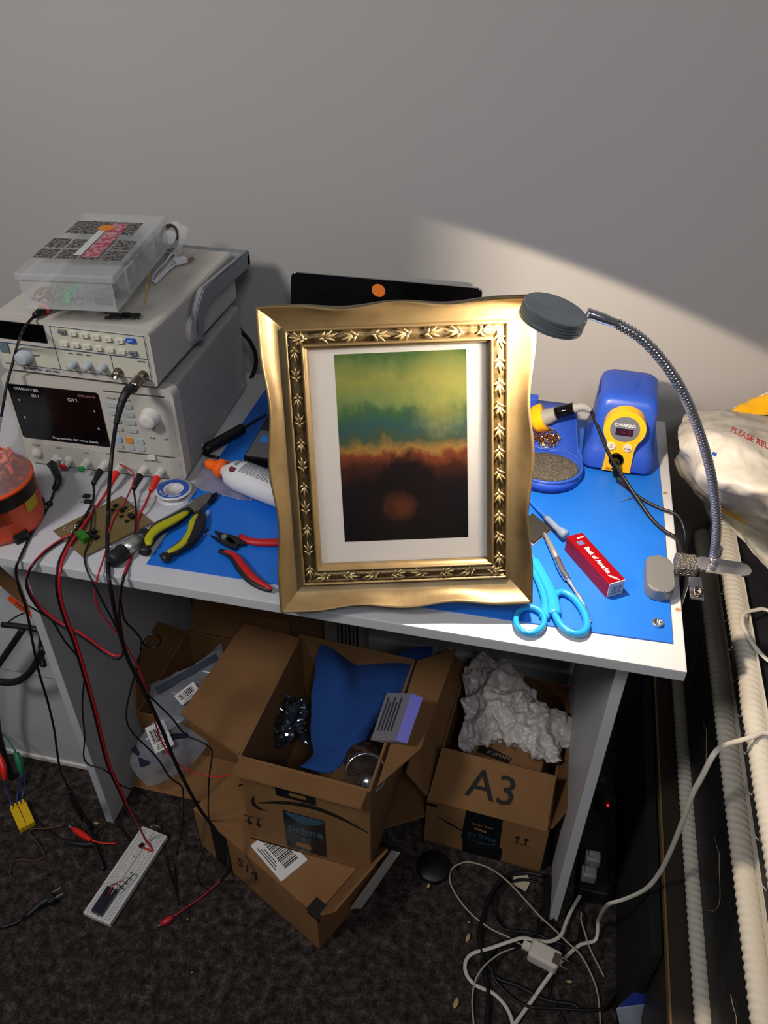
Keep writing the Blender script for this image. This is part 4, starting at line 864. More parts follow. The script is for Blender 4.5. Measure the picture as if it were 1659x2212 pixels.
# ------------------------------------------------------------------ soldering station
m_hb = mat('station_blue', '#2a50b8', 0.38, bump=(500, 0.08, 0.0004)); m_hy = mat('station_yellow', '#f2b60a', 0.4)
t = thing('soldering_station', 'blue soldering station with a yellow keyhole panel and red digit display', 'soldering station', (-0.077, 0.372, H+0.002), -0.03)
def loft(secs, n=6):
    bm = bmesh.new(); rings = []
    for z, hw, yf, yb, r in secs: rings.append([bm.verts.new((x, y, z)) for x, y in rrect(-hw, yf, hw, yb, r, n)])
    for A, B in zip(rings, rings[1:]):
        for i in range(len(A)): j = (i+1) % len(A); bm.faces.new((A[i], A[j], B[j], B[i]))
    bm.faces.new(rings[0][::-1]); bm.faces.new(rings[-1]); return bm
obj('housing', loft([(0.004, 0.0485, -0.012, 0.100, 0.014), (0.008, 0.0500, -0.013, 0.102, 0.014), (0.024, 0.0490, -0.012, 0.102, 0.015), (0.034, 0.0465, -0.009, 0.101, 0.017), (0.044, 0.0435, -0.002, 0.100, 0.014), (0.070, 0.0420, 0.0, 0.100, 0.012), (0.096, 0.0408, 0.003, 0.099, 0.012), (0.105, 0.0385, 0.006, 0.097, 0.014), (0.110, 0.0335, 0.011, 0.092, 0.014), (0.112, 0.024, 0.020, 0.083, 0.012)], 6), m_hb, t, True)
obj('base_plate', loft([(0.0, 0.044, -0.008, 0.096, 0.012), (0.005, 0.046, -0.010, 0.098, 0.012)]), m_black, t)
TM = Matrix.Translation((0, -0.0005, 0)) @ Matrix.Rotation(R(2.5), 4, 'X')
kh = []
for i in range(27):
    a = R(-40+260*i/26); kh.append((0.0285*math.cos(a), 0.0745+0.0285*math.sin(a)))
kh = [(0.0195, 0.0045), (0.0185, 0.030), (0.0178, 0.042), (0.0195, 0.052)]+kh+[(-0.0195, 0.052), (-0.0178, 0.042), (-0.0185, 0.030), (-0.0195, 0.0045)]
def hk(nm, poly, d0, d1, m, bev=0.0): b1 = prism(poly, d0, d1, FRONT, bev); bmesh.ops.transform(b1, matrix=Matrix.Translation((0, 0.0055, 0)) @ Matrix.Rotation(R(-4), 4, 'X') @ Matrix.Translation((0, -0.0055, 0)) if False else Matrix.Translation((0, -0.0, 0)), verts=b1.verts[:]); return obj(nm, b1, m, t)
pf = hk('front_panel', kh, -0.003, 0.0145, m_hy, 0.0006)
hk('display_disc', circ(0, 0.0755, 0.0198, 36), 0.014, 0.0152, mat('disc_grey', '#6c6e74', 0.45))
hk('display_window', rrect(-0.0115, 0.0660, 0.0115, 0.0765, 0.0005), 0.015, 0.0158, mat('window_maroon', '#1e0608', 0.15))
sg = bmesh.new()
for k in (-0.0068, 0.0, 0.0068):
    for dx_, dz_, hx__, hz__ in ((0, 0.0032, 0.0016, 0.0004), (0, 0, 0.0016, 0.0004), (0, -0.0032, 0.0016, 0.0004), (-0.0019, 0.0016, 0.0004, 0.0013), (0.0019, 0.0016, 0.0004, 0.0013), (-0.0019, -0.0016, 0.0004, 0.0013), (0.0019, -0.0016, 0.0004, 0.0013)):
        add_box(sg, (k+dx_, -0.0160, 0.0712+dz_), (2*hx__, 0.0003, 2*hz__))
obj('digit', sg, mat('segment_red', '#6a141a', 0.4), t)
ftext('panel_text', 'HAKKO', -0.0085, 0.0818, 0.0062, m_textw, t, -0.0154, bold=0.00025, sx=1.0)
obj('logo_mark', lathe([(0.0018, 0), (0.0018, 0.0004), (0.0028, 0.0004), (0.0028, 0)], 20, Matrix.Translation((-0.0122, -0.0153, 0.0818)) @ FRONT), m_textw, t)
m_btn = mat('button_ivory', '#d8ceb8', 0.4)
for x, s_ in ((-0.0135, 'UP'), (0.0088, 'ENTER')):
    hb_ = hk('button', circ(x, 0.0465, 0.0062, 24), 0.014, 0.0163, m_btn, 0.0005)
    ftext('button_text', s_, x, 0.0455, 0.003, m_text, t, -0.0166, align='CENTER')
ftext('button_text', '^', -0.0135, 0.0482, 0.006, m_text, t, -0.0166, align='CENTER')
ftext('panel_text', 'FX-888D', -0.015, 0.0085, 0.0050, m_text, t, -0.0150, shear=0.2)
obj('socket', lathe([(0.0102, 0), (0.0102, 0.003), (0.0088, 0.0036), (0.0080, 0.001), (0, 0.001)], 28, Matrix.Translation((-0.003, -0.0143, 0.0255)) @ FRONT), m_blackg, t, True)
vt = bmesh.new()
for k in range(5): add_box(vt, (-0.0405+0.0003*k, 0.040+k*0.007, 0.094), (0.003, 0.002, 0.016))
obj('vent_slot', vt, mat('vent_dark', '#16286a', 0.6), t)
ftb = text('embossed_text', 'HAKKO', 0.013, Matrix.Translation((0.004, 0.024, 0.1121)) @ Matrix.Rotation(R(82), 4, 'Z'), m_hb, t, 0.0003)
# cords of the station
sc1 = [(-0.1249, 0.395, 0.8195), (-0.1137, 0.375, 0.8087), (-0.1032, 0.355, 0.7967), (-0.0917, 0.335, 0.786), (-0.0731, 0.3068, 0.775), (-0.0505, 0.279, 0.76), (-0.0285, 0.2524, 0.7475), (-0.0124, 0.234, 0.7455), (0.0004, 0.2203, 0.742), (-0.0039, 0.17, 0.7692), (-0.0025, 0.155, 0.7636), (-0.0039, 0.145, 0.7382)]
t = thing('iron_cable', 'black cord from the soldering iron trailing over the right desk edge', 'cord', (sc1[6][0], sc1[6][1], H+0.002))
sc1[8] = (0.002, sc1[8][1], 0.7455); sc1[9] = (0.0075, sc1[9][1], 0.735); sc1 = sc1[:10]+[(0.006, sc1[9][1]-0.01, 0.68), (0.02, sc1[9][1]+0.04, 0.60), (0.03, 0.30, 0.50)]
obj('cord', tube(rel(sc1, t), 0.0025, 8), m_black, t, True)
sc2 = [(-0.0778, 0.3538, 0.764), (-0.0762, 0.3339, 0.762), (-0.0716, 0.324, 0.757), (-0.0622, 0.3182, 0.75), (-0.0475, 0.3041, 0.7468), (-0.031, 0.2926, 0.7455), (-0.015, 0.2837, 0.7455), (0.0015, 0.2772, 0.7455)]
sc2 = [(-0.0808, 0.352, 0.7672), (-0.0805, 0.338, 0.765), (-0.0785, 0.325, 0.760)]+list(sc2[3:])+[(0.010, 0.262, 0.742), (0.016, 0.245, 0.725), (0.014, 0.235, 0.66), (0.02, 0.27, 0.55)]
t = thing('station_cable', 'black cable plugged into the front of the soldering station', 'cable', (sc2[4][0], sc2[4][1], H+0.002))
obj('cord', tube(rel(sc2[2:], t), 0.0022, 8), m_black, t, True)
obj('plug', add_tube(bmesh.new(), spline(rel([(-0.0803, 0.3565, 0.7678), sc2[0], sc2[1], sc2[2]], t), 0.0012), lambda s, th: (0.0062 if s < 0.012 else 0.0042+0.0006*math.sin(s*2600)), 14), m_blackg, t, True)

# ------------------------------------------------------------------ iron stand with iron
t = thing('iron_stand', 'blue soldering iron stand with yellow holder, brass wool and grey sponge, half behind the frame', 'soldering iron stand', (-0.178, 0.35, H+0.002))
SX, SY = -0.178, 0.35
bmq = bmesh.new(); ol = circ(0.003, -0.014, 0.051, 40, 0.050)
add_prism(bmq, [(x, y if y < -0.014 else -0.014+(y+0.014)*2.1) for x, y in ol], 0.003, 0.0175, bev=0.0)
obj('stand_base', bmq, m_hb, t, True)
for p_ in t.children[0].data.polygons: p_.use_smooth = len(p_.vertices) == 4
obj('rim', lathe([(0.0505, 0.0172), (0.0515, 0.0185), (0.0510, 0.0205), (0.0485, 0.0210), (0.0465, 0.0195), (0.0462, 0.0172)], 44, Matrix.Translation((0.003, -0.016, 0)), sy=0.95), m_hb, t, True)
obj('rubber_foot', prism([(x*0.97, y*0.97) for x, y in ol], 0.0, 0.0032), m_black, t)
spg = bmesh.new(); add_lathe(spg, [(0.0445, 0.016), (0.0445, 0.0205), (0.041, 0.0222), (0.03, 0.0226), (0.015, 0.0228), (0, 0.0228)], 40, Matrix.Translation((0.003, -0.024, 0)), sy=0.74)
obj('sponge', spg, mat('sponge_grey', '#4a463f', 0.9, bump=(420, 1.0, 0.004), var=(500, '#6e6860', 0.45, 0.62)), t, True)
wd = [(-0.040, 0.022, 0.014), (0.046, 0.022, 0.014), (0.036, 0.105, 0.072), (-0.036, 0.105, 0.072)]
bmq = bmesh.new()
f1 = [bmesh.ops.create_cube]  # wedge body
V_ = [bmq.verts.new(p) for p in [(-0.046, 0.018, 0.016), (0.048, 0.018, 0.016), (0.036, 0.074, 0.050), (-0.034, 0.074, 0.050), (-0.034, 0.108, 0.050), (0.036, 0.108, 0.050), (0.040, 0.118, 0.004), (-0.040, 0.118, 0.004), (-0.046, 0.018, 0.004), (0.048, 0.018, 0.004)]]
for f in ((0, 1, 2, 3), (3, 2, 5, 4), (4, 5, 6, 7), (8, 7, 6, 9), (8, 9, 1, 0), (0, 3, 4, 7, 8), (1, 9, 6, 5, 2)): bmq.faces.new([V_[i] for i in f])
bmesh.ops.bevel(bmq, geom=bmq.edges[:], offset=0.003, segments=3, affect='EDGES')
obj('stand_wedge', bmq, m_hb, t, True)
sl = math.atan2(0.034, 0.056); WM = Matrix.Translation((-0.004, 0.036, 0.0282)) @ Matrix.Rotation(sl, 4, 'X')
obj('wool_cup', lathe([(0.021, -0.004), (0.021, 0.0012), (0.0235, 0.0018), (0.0245, 0.0), (0.0245, -0.004)], 36, WM, sy=0.8), m_hb, t, True)
wl = bmesh.new(); rr = random.Random(9)
for k in range(150):
    a = rr.uniform(0, 6.28); d = 0.0195*math.sqrt(rr.random()); c = Vector((d*math.cos(a), 0.8*d*math.sin(a), rr.uniform(0, 0.0035))); r_ = rr.uniform(0.0018, 0.0042); ph = rr.uniform(0, 6)
    ax = Matrix.Rotation(rr.uniform(0, 3), 3, 'X') @ Matrix.Rotation(rr.uniform(0, 3), 3, 'Y')
    pts_ = [c+ax @ Vector((r_*math.cos(ph+i*0.9), r_*math.sin(ph+i*0.9), 0.0004*i)) for i in range(7)]
    add_tube(wl, pts_, 0.00042, 4, cap=False)
bmesh.ops.transform(wl, matrix=WM, verts=wl.verts[:])
stuff(obj('brass_wool', wl, mat('brass', '#e0a93a', 0.2, 1.0), t))
ftb = text('embossed_text', 'FH-800', 0.009, Matrix.Translation((-0.018, 0.027, 0.0242)) @ Matrix.Rotation(sl, 4, 'X'), m_hb, t, 0.0005)
# holder and iron: axis from upper right front to lower left back
ha, hb2 = Vector((-0.1934, 0.402, 0.7911))-t.location, Vector((-0.1693, 0.4, 0.8058))-t.location
hdv = (hb2-ha).normalized()
obj('holder_ring', add_tube(bmesh.new(), [ha-hdv*0.010, ha-hdv*0.004, ha-hdv*0.003, ha+hdv*0.006, ha+hdv*0.007], lambda s, th: 0.0175 if s < 0.005 else 0.0205+0.0015*math.cos(3*th), 26), m_hy, t, True)
obj('holder_cone', add_tube(bmesh.new(), [ha-hdv*0.05, ha-hdv*0.02, ha-hdv*0.010], lambda s, th: 0.010+0.15*s, 22), m_chrome, t, True)
obj('holder_post', box((ha.x-0.014, 0.080, 0.056), (0.016, 0.014, 0.028), 0.003), m_hb, t)
ir = [Vector(p) for p in ((-0.1971, 0.402, 0.7882), (-0.1878, 0.401, 0.7949), (-0.1718, 0.4, 0.8047), (-0.1481, 0.398, 0.8184), (-0.137, 0.397, 0.8227), (-0.1304, 0.396, 0.8219), (-0.1247, 0.395, 0.8188))]
t = thing('soldering_iron', 'grey and black soldering iron resting in the yellow holder', 'soldering iron', ir[2]); ir = rel(ir, t)
obj('grip_sleeve', add_tube(bmesh.new(), [ir[0], ir[0].lerp(ir[2], 0.3), ir[0].lerp(ir[2], 0.6), ir[2], ir[2]+(ir[3]-ir[2])*0.02], lambda s, th: 0.0118 if s > 0.003 and s < 0.021 else (0.0098 if s < 0.003 else 0.0085+0.001), 22), mat('iron_grey', '#8d8d8c', 0.6), t, True)
obj('handle', add_tube(bmesh.new(), [ir[2], ir[2].lerp(ir[3], 0.2), ir[3]], lambda s, th: 0.0094-0.05*s, 20), m_blackg, t, True)
obj('strain_relief', add_tube(bmesh.new(), spline(ir[3:], 0.0015), lambda s, th: 0.0078-0.14*s, 16), mat('iron_grey', '#8d8d8c', 0.6), t, True)

# ------------------------------------------------------------------ gooseneck lamp
LH = Vector((-0.1935, 0.1120, 1.0880)); LE = Vector((-0.25, -0.01, -0.968)).normalized()
t = thing('desk_lamp', 'chrome gooseneck lamp with a flat round head clamped to the right desk edge', 'lamp', (0.030, 0.155, H))
LMX = Matrix.Translation(LH-t.location) @ zto(LE)
r_ = 0.0322
hdp = [(0, 0), (r_-0.001, 0), (r_, 0.0008), (r_, 0.0035), (r_-0.001, 0.0040), (r_-0.001, 0.0046), (r_, 0.0051), (r_, 0.0066), (r_-0.001, 0.0071), (r_-0.001, 0.0077), (r_, 0.0082), (r_, 0.0097), (r_-0.001, 0.0102), (r_-0.001, 0.0108), (r_+0.0003, 0.0113), (r_+0.0003, 0.0145), (r_-0.002, 0.0155), (r_-0.004, 0.0155), (r_-0.004, 0.0130), (0, 0.0130)]
# brushed radial top
mh = bpy.data.materials.new('spun_metal'); mh.use_nodes = True; bb_ = mh.node_tree.nodes['Principled BSDF']; bb_.inputs['Base Color'].default_value = hx('#a2acb2'); bb_.inputs['Metallic'].default_value = 0.8; bb_.inputs['Roughness'].default_value = 0.3; bb_.inputs['Anisotropic'].default_value = 0.85
tg = mh.node_tree.nodes.new('ShaderNodeTangent'); tg.direction_type = 'RADIAL'; tg.axis = 'Z'; mh.node_tree.links.new(tg.outputs[0], bb_.inputs['Tangent'])
hd_ = link('lamp_head', bpy.data.meshes.new('lamp_head'), mh, t); bq = lathe(hdp, 64); bmesh.ops.recalc_face_normals(bq, faces=bq.faces[:]); bq.to_mesh(hd_.data); bq.free(); hd_.matrix_local = LMX
o = obj('diffuser', lathe([(0, 0.0132), (r_-0.0045, 0.0132), (r_-0.0045, 0.0136), (0, 0.0136)], 40), mat('lamp_diffuser', '#ffffff', 0.5, emit=('#ffe0b0', 6.0)), hd_)
sp = bpy.data.lights.new('lamp_bulb', 'SPOT'); sp.energy = 17; sp.color = (1.0, 0.82, 0.62); sp.spot_size = R(158); sp.spot_blend = 0.04; sp.shadow_soft_size = 0.012
so = bpy.data.objects.new('lamp_bulb', sp); C.objects.link(so); so.parent = hd_; so.location = (0, 0, 0.0165); so.rotation_euler = (math.pi, 0, 0)
nk = [LH+LE*0.0075+Vector((0.031, 0, 0.006))] + [Vector(p) for p in ((-0.1496, 0.112, 1.083), (-0.1336, 0.113, 1.078), (-0.1091, 0.117, 1.064), (-0.0835, 0.122, 1.04), (-0.057, 0.129, 1.006), (-0.0306, 0.137, 0.9609), (-0.0058, 0.145, 0.9093), (0.0137, 0.151, 0.8574), (0.025, 0.154, 0.8166), (0.0336, 0.16, 0.7688))]
nk[-1] = Vector((0.034, 0.160, 0.768))
nk_ = rel(nk, t)
obj('neck_collar', add_tube(bmesh.new(), spline(nk_[:3], 0.004), lambda s, th: 0.0050 if s < 0.022 else 0.0044, 16), m_chrome, t, True)
P_ = spline(nk_[2:], 0.00085)
obj('gooseneck', add_tube(bmesh.new(), P_, lambda s, th: 0.0047+0.0008*math.sin(s*2*math.pi/0.0042+th), 16), m_chrome, t, True)
obj('neck_socket', cyl(nk_[-1]-Vector((0, 0, 0.002)), nk_[-1]+Vector((0, 0, 0.022)), 0.0066, 0.0056, 20), m_chrome, t, True)
pl_ = bmesh.new(); add_prism(pl_, rrect(-0.018, -0.0125, 0.047, 0.0125, 0.012, 6), 0.0245, 0.0275, bev=0.0006)
obj('clamp_plate', pl_, m_chrome, t)
obj('clamp_grip', box((-0.027, 0.0, 0.021), (0.026, 0.028, 0.016), 0.004, 3), mat('knurled_metal', '#8a8680', 0.28, 1.0, bump=(420, 1.0, 0.004)), t)
pd = bmesh.new(); add_prism(pd, rrect(-0.073, -0.052, -0.041, 0.014, 0.0135, 6), 0.0022, 0.0185, bev=0.003)
obj('clamp_pad', pd, mat('pad_grey', '#7c7d7e', 0.4, 0.4, bump=(60, 0.2, 0.001)), t)
obj('clamp_arm', box2((-0.029, -0.009, -0.050), (-0.023, 0.009, 0.018), 0.001), m_chrome, t) if False else None
obj('clamp_spring', box2((-0.0225, -0.010, -0.040), (-0.0185, 0.010, 0.020), 0.001), m_chrome, t)
obj('lower_jaw', box2((-0.060, -0.010, -0.044), (-0.019, 0.010, -0.040), 0.001), m_chrome, t)
obj('pivot_screw', lathe([(0.0055, 0), (0.0055, 0.003), (0.003, 0.003), (0.0025, 0.0015), (0, 0.0015)], 20, Matrix.Translation((-0.010, -0.022, 0.0005)) @ Matrix.Rotation(R(30), 4, 'X')), m_nick, t, True)
obj('lower_plate', box2((-0.018, -0.030, -0.006), (-0.002, 0.010, -0.003), 0.001), m_chrome, t)
# ------------------------------------------------------------------ leads hanging from the instruments
def lead(name, label, pts, r, m, plugx=None, pcol=None, cat='cable', group=None, extra=None):
    t = thing(name, label, cat, pts[0], group=group)
    P_ = rel(pts, t)
    obj('cord', tube(P_, r, 8, 0.006), m, t, True)
    if plugx is not None: plug(t, plugx, pcol)
    return t
def pe(x, drop=0.006, y=-0.042): return tuple(psu_pt(x, y, PZ_-drop))
# thick coax from the generator output
x, y, z = bn[1]; o_ = Vector((FX_+x, FY_-0.0018, 0.890+z))
cx = [o_+Vector((0, -0.010, 0)), o_+Vector((-0.004, -0.026, -0.006)), Vector((-0.6938, 0.148, 0.9117)), Vector((-0.6975, 0.135, 0.9009)), Vector((-0.7022, 0.122, 0.8795)), Vector((-0.7075, 0.11, 0.8489)), Vector((-0.7087, 0.09, 0.813)), Vector((-0.7326, 0.1068, 0.752)), Vector((-0.7122, 0.062, 0.7445)), Vector((-0.6882, 0.0172, 0.7445)), Vector((-0.6753, -0.006, 0.7424)), Vector((-0.6736, -0.012, 0.716)), Vector((-0.6743, -0.015, 0.6705)), Vector((-0.673, -0.015, 0.6109)), Vector((-0.6656, -0.012, 0.5545)), Vector((-0.6557, -0.008, 0.4682)), Vector((-0.6464, -0.004, 0.3615)), Vector((-0.6282, -0.002, 0.2611)), Vector((-0.6016, -0.008, 0.2081)), Vector((-0.5846, -0.02, 0.1661)), Vector((-0.5788, -0.035, 0.1524)), Vector((-0.6292, 0.0153, 0.006))]
t = thing('coax_cable', 'thick black coaxial cable from the generator output, hanging to the floor', 'cable', cx[0])
P_ = rel(cx, t)
obj('cord', tube(P_[3:], 0.0026, 10), m_black, t, True)
obj('cable_boot', add_tube(bmesh.new(), spline(P_[1:5], 0.0022), lambda s, th: max(0.0036, 0.0068-0.055*s)+0.0005*math.sin(s*1400), 14), m_blkgrip, t, True)
obj('bnc_plug', add_tube(bmesh.new(), [P_[0], P_[0].lerp(P_[1], 0.1), P_[0].lerp(P_[1], 0.5), P_[0].lerp(P_[1], 0.55), P_[0].lerp(P_[1], 0.62), P_[1]], lambda s, th: 0.0072+0.0003*math.sin(12*th), 20), m_nick, t, True)
rc = [(-0.6292, 0.0153, 0.006), (-0.6385, 0.0031, 0.004), (-0.6525, -0.0197, 0.004), (-0.6719, -0.0446, 0.005), (-0.6854, -0.0634, 0.007)]
obj('red_tail', tube(rel(rc, t), 0.0013, 7), m_red, t, True)
def clip(parent, a, b_, m, nm='alligator_clip', r=0.0062):
    a, b_ = Vector(a)-parent.location, Vector(b_)-parent.location; d = (b_-a)
    c = obj(nm, add_tube(bmesh.new(), [a, a+d*0.1, a+d*0.35, a+d*0.6, a+d*0.8], lambda s, th: r*(0.55+0.45*math.sin(min(1, s/(d.length*0.8))*math.pi)), 12, flat=None), m, parent, True)
    obj('clip_tip', add_tube(bmesh.new(), [a+d*0.78, a+d*0.9, b_], lambda s, th: r*0.3, 8), m_chrome, c, True)
clip(t, rc[-1], (-0.7049, -0.0832, 0.004), m_red)
# black lead with its clip, front left
l1_ = [psu_pt(-0.1905, -0.020, PZ_+0.006)]+[Vector(p) for p in [(-0.8249, 0.16, 0.7759), (-0.8215, 0.14, 0.7631)]]
t = thing('probe_lead', 'thin black lead from the first terminal, over the desk edge beside the orange tub', 'cable', l1_[2])
bl_ = [Vector(p) for p in [(-0.824, 0.1297, 0.752), (-0.8217, 0.1091, 0.744), (-0.8175, 0.0841, 0.7425), (-0.8121, 0.0507, 0.7425), (-0.8047, 0.0194, 0.7425), (-0.7982, -0.0035, 0.7425), (-0.8047, -0.006, 0.728), (-0.8037, -0.012, 0.7037), (-0.8036, -0.012, 0.6753), (-0.8134, -0.006, 0.6334), (-0.8262, 0, 0.5795), (-0.8384, 0.005, 0.5137), (-0.8472, 0.01, 0.4439), (-0.8597, 0.015, 0.3678), (-0.8747, 0.02, 0.3034), (-0.8835, 0.02, 0.2442), (-0.8724, 0.012, 0.2071), (-0.8953, 0.0508, 0.016)]]
obj('cord', tube(rel([l1_[2]]+bl_, t), 0.0017, 8), m_black, t, True)
a, b_ = l1_[0], l1_[2]
obj('hook_grip', add_tube(bmesh.new(), spline(rel([a, a.lerp(b_, 0.5), b_, bl_[0]], t), 0.003), lambda s, th: 0.0056-0.03*max(0, s-0.02) if s > 0.004 else 0.003, 12), m_blkgrip, t, True)
bq = bmesh.new(); bmesh.ops.create_icosphere(bq, subdivisions=2, radius=0.0045, matrix=Matrix.Translation(bl_[1]-t.location)); obj('cord_bead', bq, m_black, t, True)
pb2 = rel([(-0.8717, 0.012, 0.2034), (-0.9198, 0.0605, 0.03), (-0.8873, 0.0341, 0.012), (-0.8638, 0.0102, 0.01), (-0.8419, -0.0123, 0.006)], t)
obj('probe_body', add_tube(bmesh.new(), spline(pb2, 0.004), lambda s, th: 0.0034+0.0040*math.sin(min(1, s/0.16)*math.pi), 14), m_blkgrip, t, True)
bk2 = [(-0.8796, 0.0277, 0.01), (-0.8957, 0.0228, 0.009), (-0.9178, 0.0202, 0.008), (-0.9348, 0.0212, 0.006), (-0.973, 0.0326, 0.004), (-1.013, 0.0481, 0.005)]
obj('ground_clip', add_tube(bmesh.new(), spline(rel(bk2[:4], t), 0.004), lambda s, th: 0.0052-0.04*abs(s-0.02), 12), m_blkgrip, t, True)
obj('ground_lead', tube(rel(bk2[3:], t), 0.0013, 7), m_black, t, True)
cr = [(-0.8848, 0.0347, 0.012), (-0.8855, 0.0509, 0.01), (-0.8802, 0.0642, 0.006), (-0.867, 0.0724, 0.004), (-0.8491, 0.0687, 0.004), (-0.83, 0.0553, 0.005), (-0.8161, 0.0423, 0.01)]
obj('loop_lead', tube(rel(cr, t), 0.0014, 7), m_black, t, True)
clip(t, (-0.8867, 0.0288, 0.018), (-0.9474, 0.0502, 0.01), m_redp)
obj('red_tail', tube(rel([(-0.8867, 0.0288, 0.018), (-0.8713, 0.0303, 0.012), (-0.8558, 0.0344, 0.008), (-0.8427, 0.0386, 0.006)], t), 0.0015, 7), m_redp, t, True)
# red/black pair that loops up and down
lp2 = [Vector(pe(-0.036))]+[Vector(p) for p in [(-0.6909, 0.1265, 0.75), (-0.6911, 0.1061, 0.746), (-0.6803, 0.0803, 0.7435), (-0.6692, 0.0498, 0.7435), (-0.6622, 0.0156, 0.7435), (-0.6562, -0.005, 0.7463), (-0.6627, -0.012, 0.7183), (-0.6679, -0.014, 0.6914), (-0.6716, -0.014, 0.6551), (-0.6753, -0.013, 0.6301), (-0.6831, -0.012, 0.6104), (-0.6947, -0.011, 0.6047), (-0.7109, -0.009, 0.611), (-0.7249, -0.009, 0.6252), (-0.7413, -0.01, 0.6396), (-0.7563, -0.011, 0.6482), (-0.7696, -0.012, 0.6605), (-0.7815, -0.013, 0.6771), (-0.7885, -0.013, 0.6983), (-0.7911, -0.01, 0.7156), (-0.7883, -0.005, 0.7274), (-0.7772, -0.0042, 0.7435), (-0.7761, 0.0185, 0.7435), (-0.7704, 0.0383, 0.7435), (-0.7625, 0.0521, 0.7445), (-0.7494, 0.0547, 0.751)]]
lead('red_test_lead', 'red lead from the rightmost terminal, looping below the desk edge back to the board', lp2, 0.0016, m_red, -0.036, m_redp)
off = Vector((0.003, -0.0035, -0.001))
lead('black_test_lead', 'black lead paired with the red one that loops back up to the circuit board', [p+Vector((0.001, -0.0035, -0.0001 if p.z > H else -0.002)) for p in lp2[5:]], 0.0014, m_black)
# heavy red and black pair down to the breadboard
lp3 = [Vector(pe(-0.096))]+[Vector(p) for p in [(-0.757, 0.1407, 0.746), (-0.7573, 0.1144, 0.7435), (-0.7505, 0.0721, 0.7485), (-0.749, 0.0437, 0.7485), (-0.748, 0.0239, 0.746), (-0.7451, 0.0077, 0.7435), (-0.7418, -0.007, 0.7356), (-0.745, -0.012, 0.7123), (-0.746, -0.014, 0.6843), (-0.7456, -0.014, 0.6529), (-0.7446, -0.013, 0.622), (-0.7459, -0.012, 0.5802), (-0.7491, -0.01, 0.525), (-0.7553, -0.006, 0.4577), (-0.7642, -0.001, 0.3832), (-0.7708, 0.004, 0.3159), (-0.7717, 0.01, 0.2508), (-0.7748, 0.02, 0.1707), (-0.7803, 0.035, 0.092), (-0.7853, 0.047, 0.0249), (-0.7689, 0.0365, 0.013), (-0.7774, 0.0358, 0.014), (-0.7983, 0.0409, 0.013)]]
lead('red_test_lead', 'thick red lead from the middle red terminal hanging down to the white breadboard', lp3, 0.0019, m_red, -0.096, m_redp)
lp4 = [Vector(pe(-0.120))]+[Vector(p) for p in [(-0.774, 0.1425, 0.745), (-0.7669, 0.1218, 0.7425), (-0.7559, 0.0765, 0.7495), (-0.7525, 0.0432, 0.749), (-0.7508, 0.0232, 0.746), (-0.7477, 0.0045, 0.7435)]]+[p+Vector((-0.0036, -0.001, -0.001)) for p in lp3[7:-4]]
lead('black_test_lead', 'thick black lead beside the thick red one down to the white breadboard', lp4, 0.0018, m_black, -0.120, m_blkgrip)
# thin red lead from loop over post five
lp5 = [psu_pt(-0.096, -0.006, PZ_+0.006)]+[Vector(p) for p in [(-0.7216, 0.165, 0.7721), (-0.7052, 0.13, 0.7779), (-0.7237, 0.1315, 0.746), (-0.7226, 0.1055, 0.7455), (-0.7158, 0.0743, 0.7455), (-0.7048, 0.0462, 0.7435), (-0.6963, 0.0191, 0.7435), (-0.6884, -0.005, 0.7464), (-0.6945, -0.01, 0.7267), (-0.6974, -0.012, 0.7068), (-0.6974, -0.011, 0.6842), (-0.6913, -0.008, 0.6612), (-0.6827, -0.004, 0.6319), (-0.6743, 0, 0.5852), (-0.6717, 0.004, 0.5344), (-0.6751, 0.01, 0.466), (-0.6755, 0.012, 0.4076), (-0.6671, 0.012, 0.3696), (-0.6512, 0.012, 0.3421), (-0.6241, 0.012, 0.3319), (-0.5937, 0.012, 0.3348), (-0.566, 0.012, 0.3498)]]
lead('thin_red_lead', 'thin red lead hooked over a post, passing behind the coaxial cable to the open boxes', lp5, 0.0011, m_red)
lp6 = [Vector(pe(-0.061))]+[Vector(p) for p in [(-0.7082, 0.1336, 0.744), (-0.6921, 0.102, 0.7475), (-0.6797, 0.0754, 0.7475), (-0.6726, 0.0555, 0.7435), (-0.6653, 0.0338, 0.7425), (-0.6607, 0.0145, 0.7425), (-0.6547, -0.006, 0.7452), (-0.6583, -0.012, 0.7309), (-0.6633, -0.012, 0.7064), (-0.6656, -0.01, 0.6757), (-0.6576, -0.008, 0.6573), (-0.6539, -0.004, 0.6371), (-0.6619, 0, 0.6082), (-0.6756, 0.004, 0.5713), (-0.6936, 0.006, 0.5262), (-0.714, 0.008, 0.4679), (-0.722, 0.01, 0.4259), (-0.7132, 0.01, 0.3989), (-0.6976, 0.01, 0.3743), (-0.6851, 0.01, 0.3469), (-0.674, 0.01, 0.3087), (-0.6595, 0.012, 0.2884), (-0.6636, 0.016, 0.2532), (-0.6886, 0.03, 0.1414), (-0.7282, 0.0493, 0.004), (-0.7141, 0.0075, 0.004), (-0.6903, -0.0342, 0.004)]]
lead('black_test_lead', 'thin black lead hanging in front of the clear parts bags, ending on the carpet', lp6, 0.0013, m_black, -0.061, m_blkgrip)
t = wire('small_loop', [(-0.656, -0.002, 0.6311), (-0.6521, 0.004, 0.6152), (-0.6425, 0.008, 0.6133), (-0.6343, 0.008, 0.6267), (-0.6353, 0.006, 0.6415), (-0.6426, 0.002, 0.6439), (-0.6516, -0.002, 0.6339), (-0.6623, 0.001, 0.6123)], 0.0012, m_black, 'small black wire loop beside the hanging leads under the desk', 'wire')
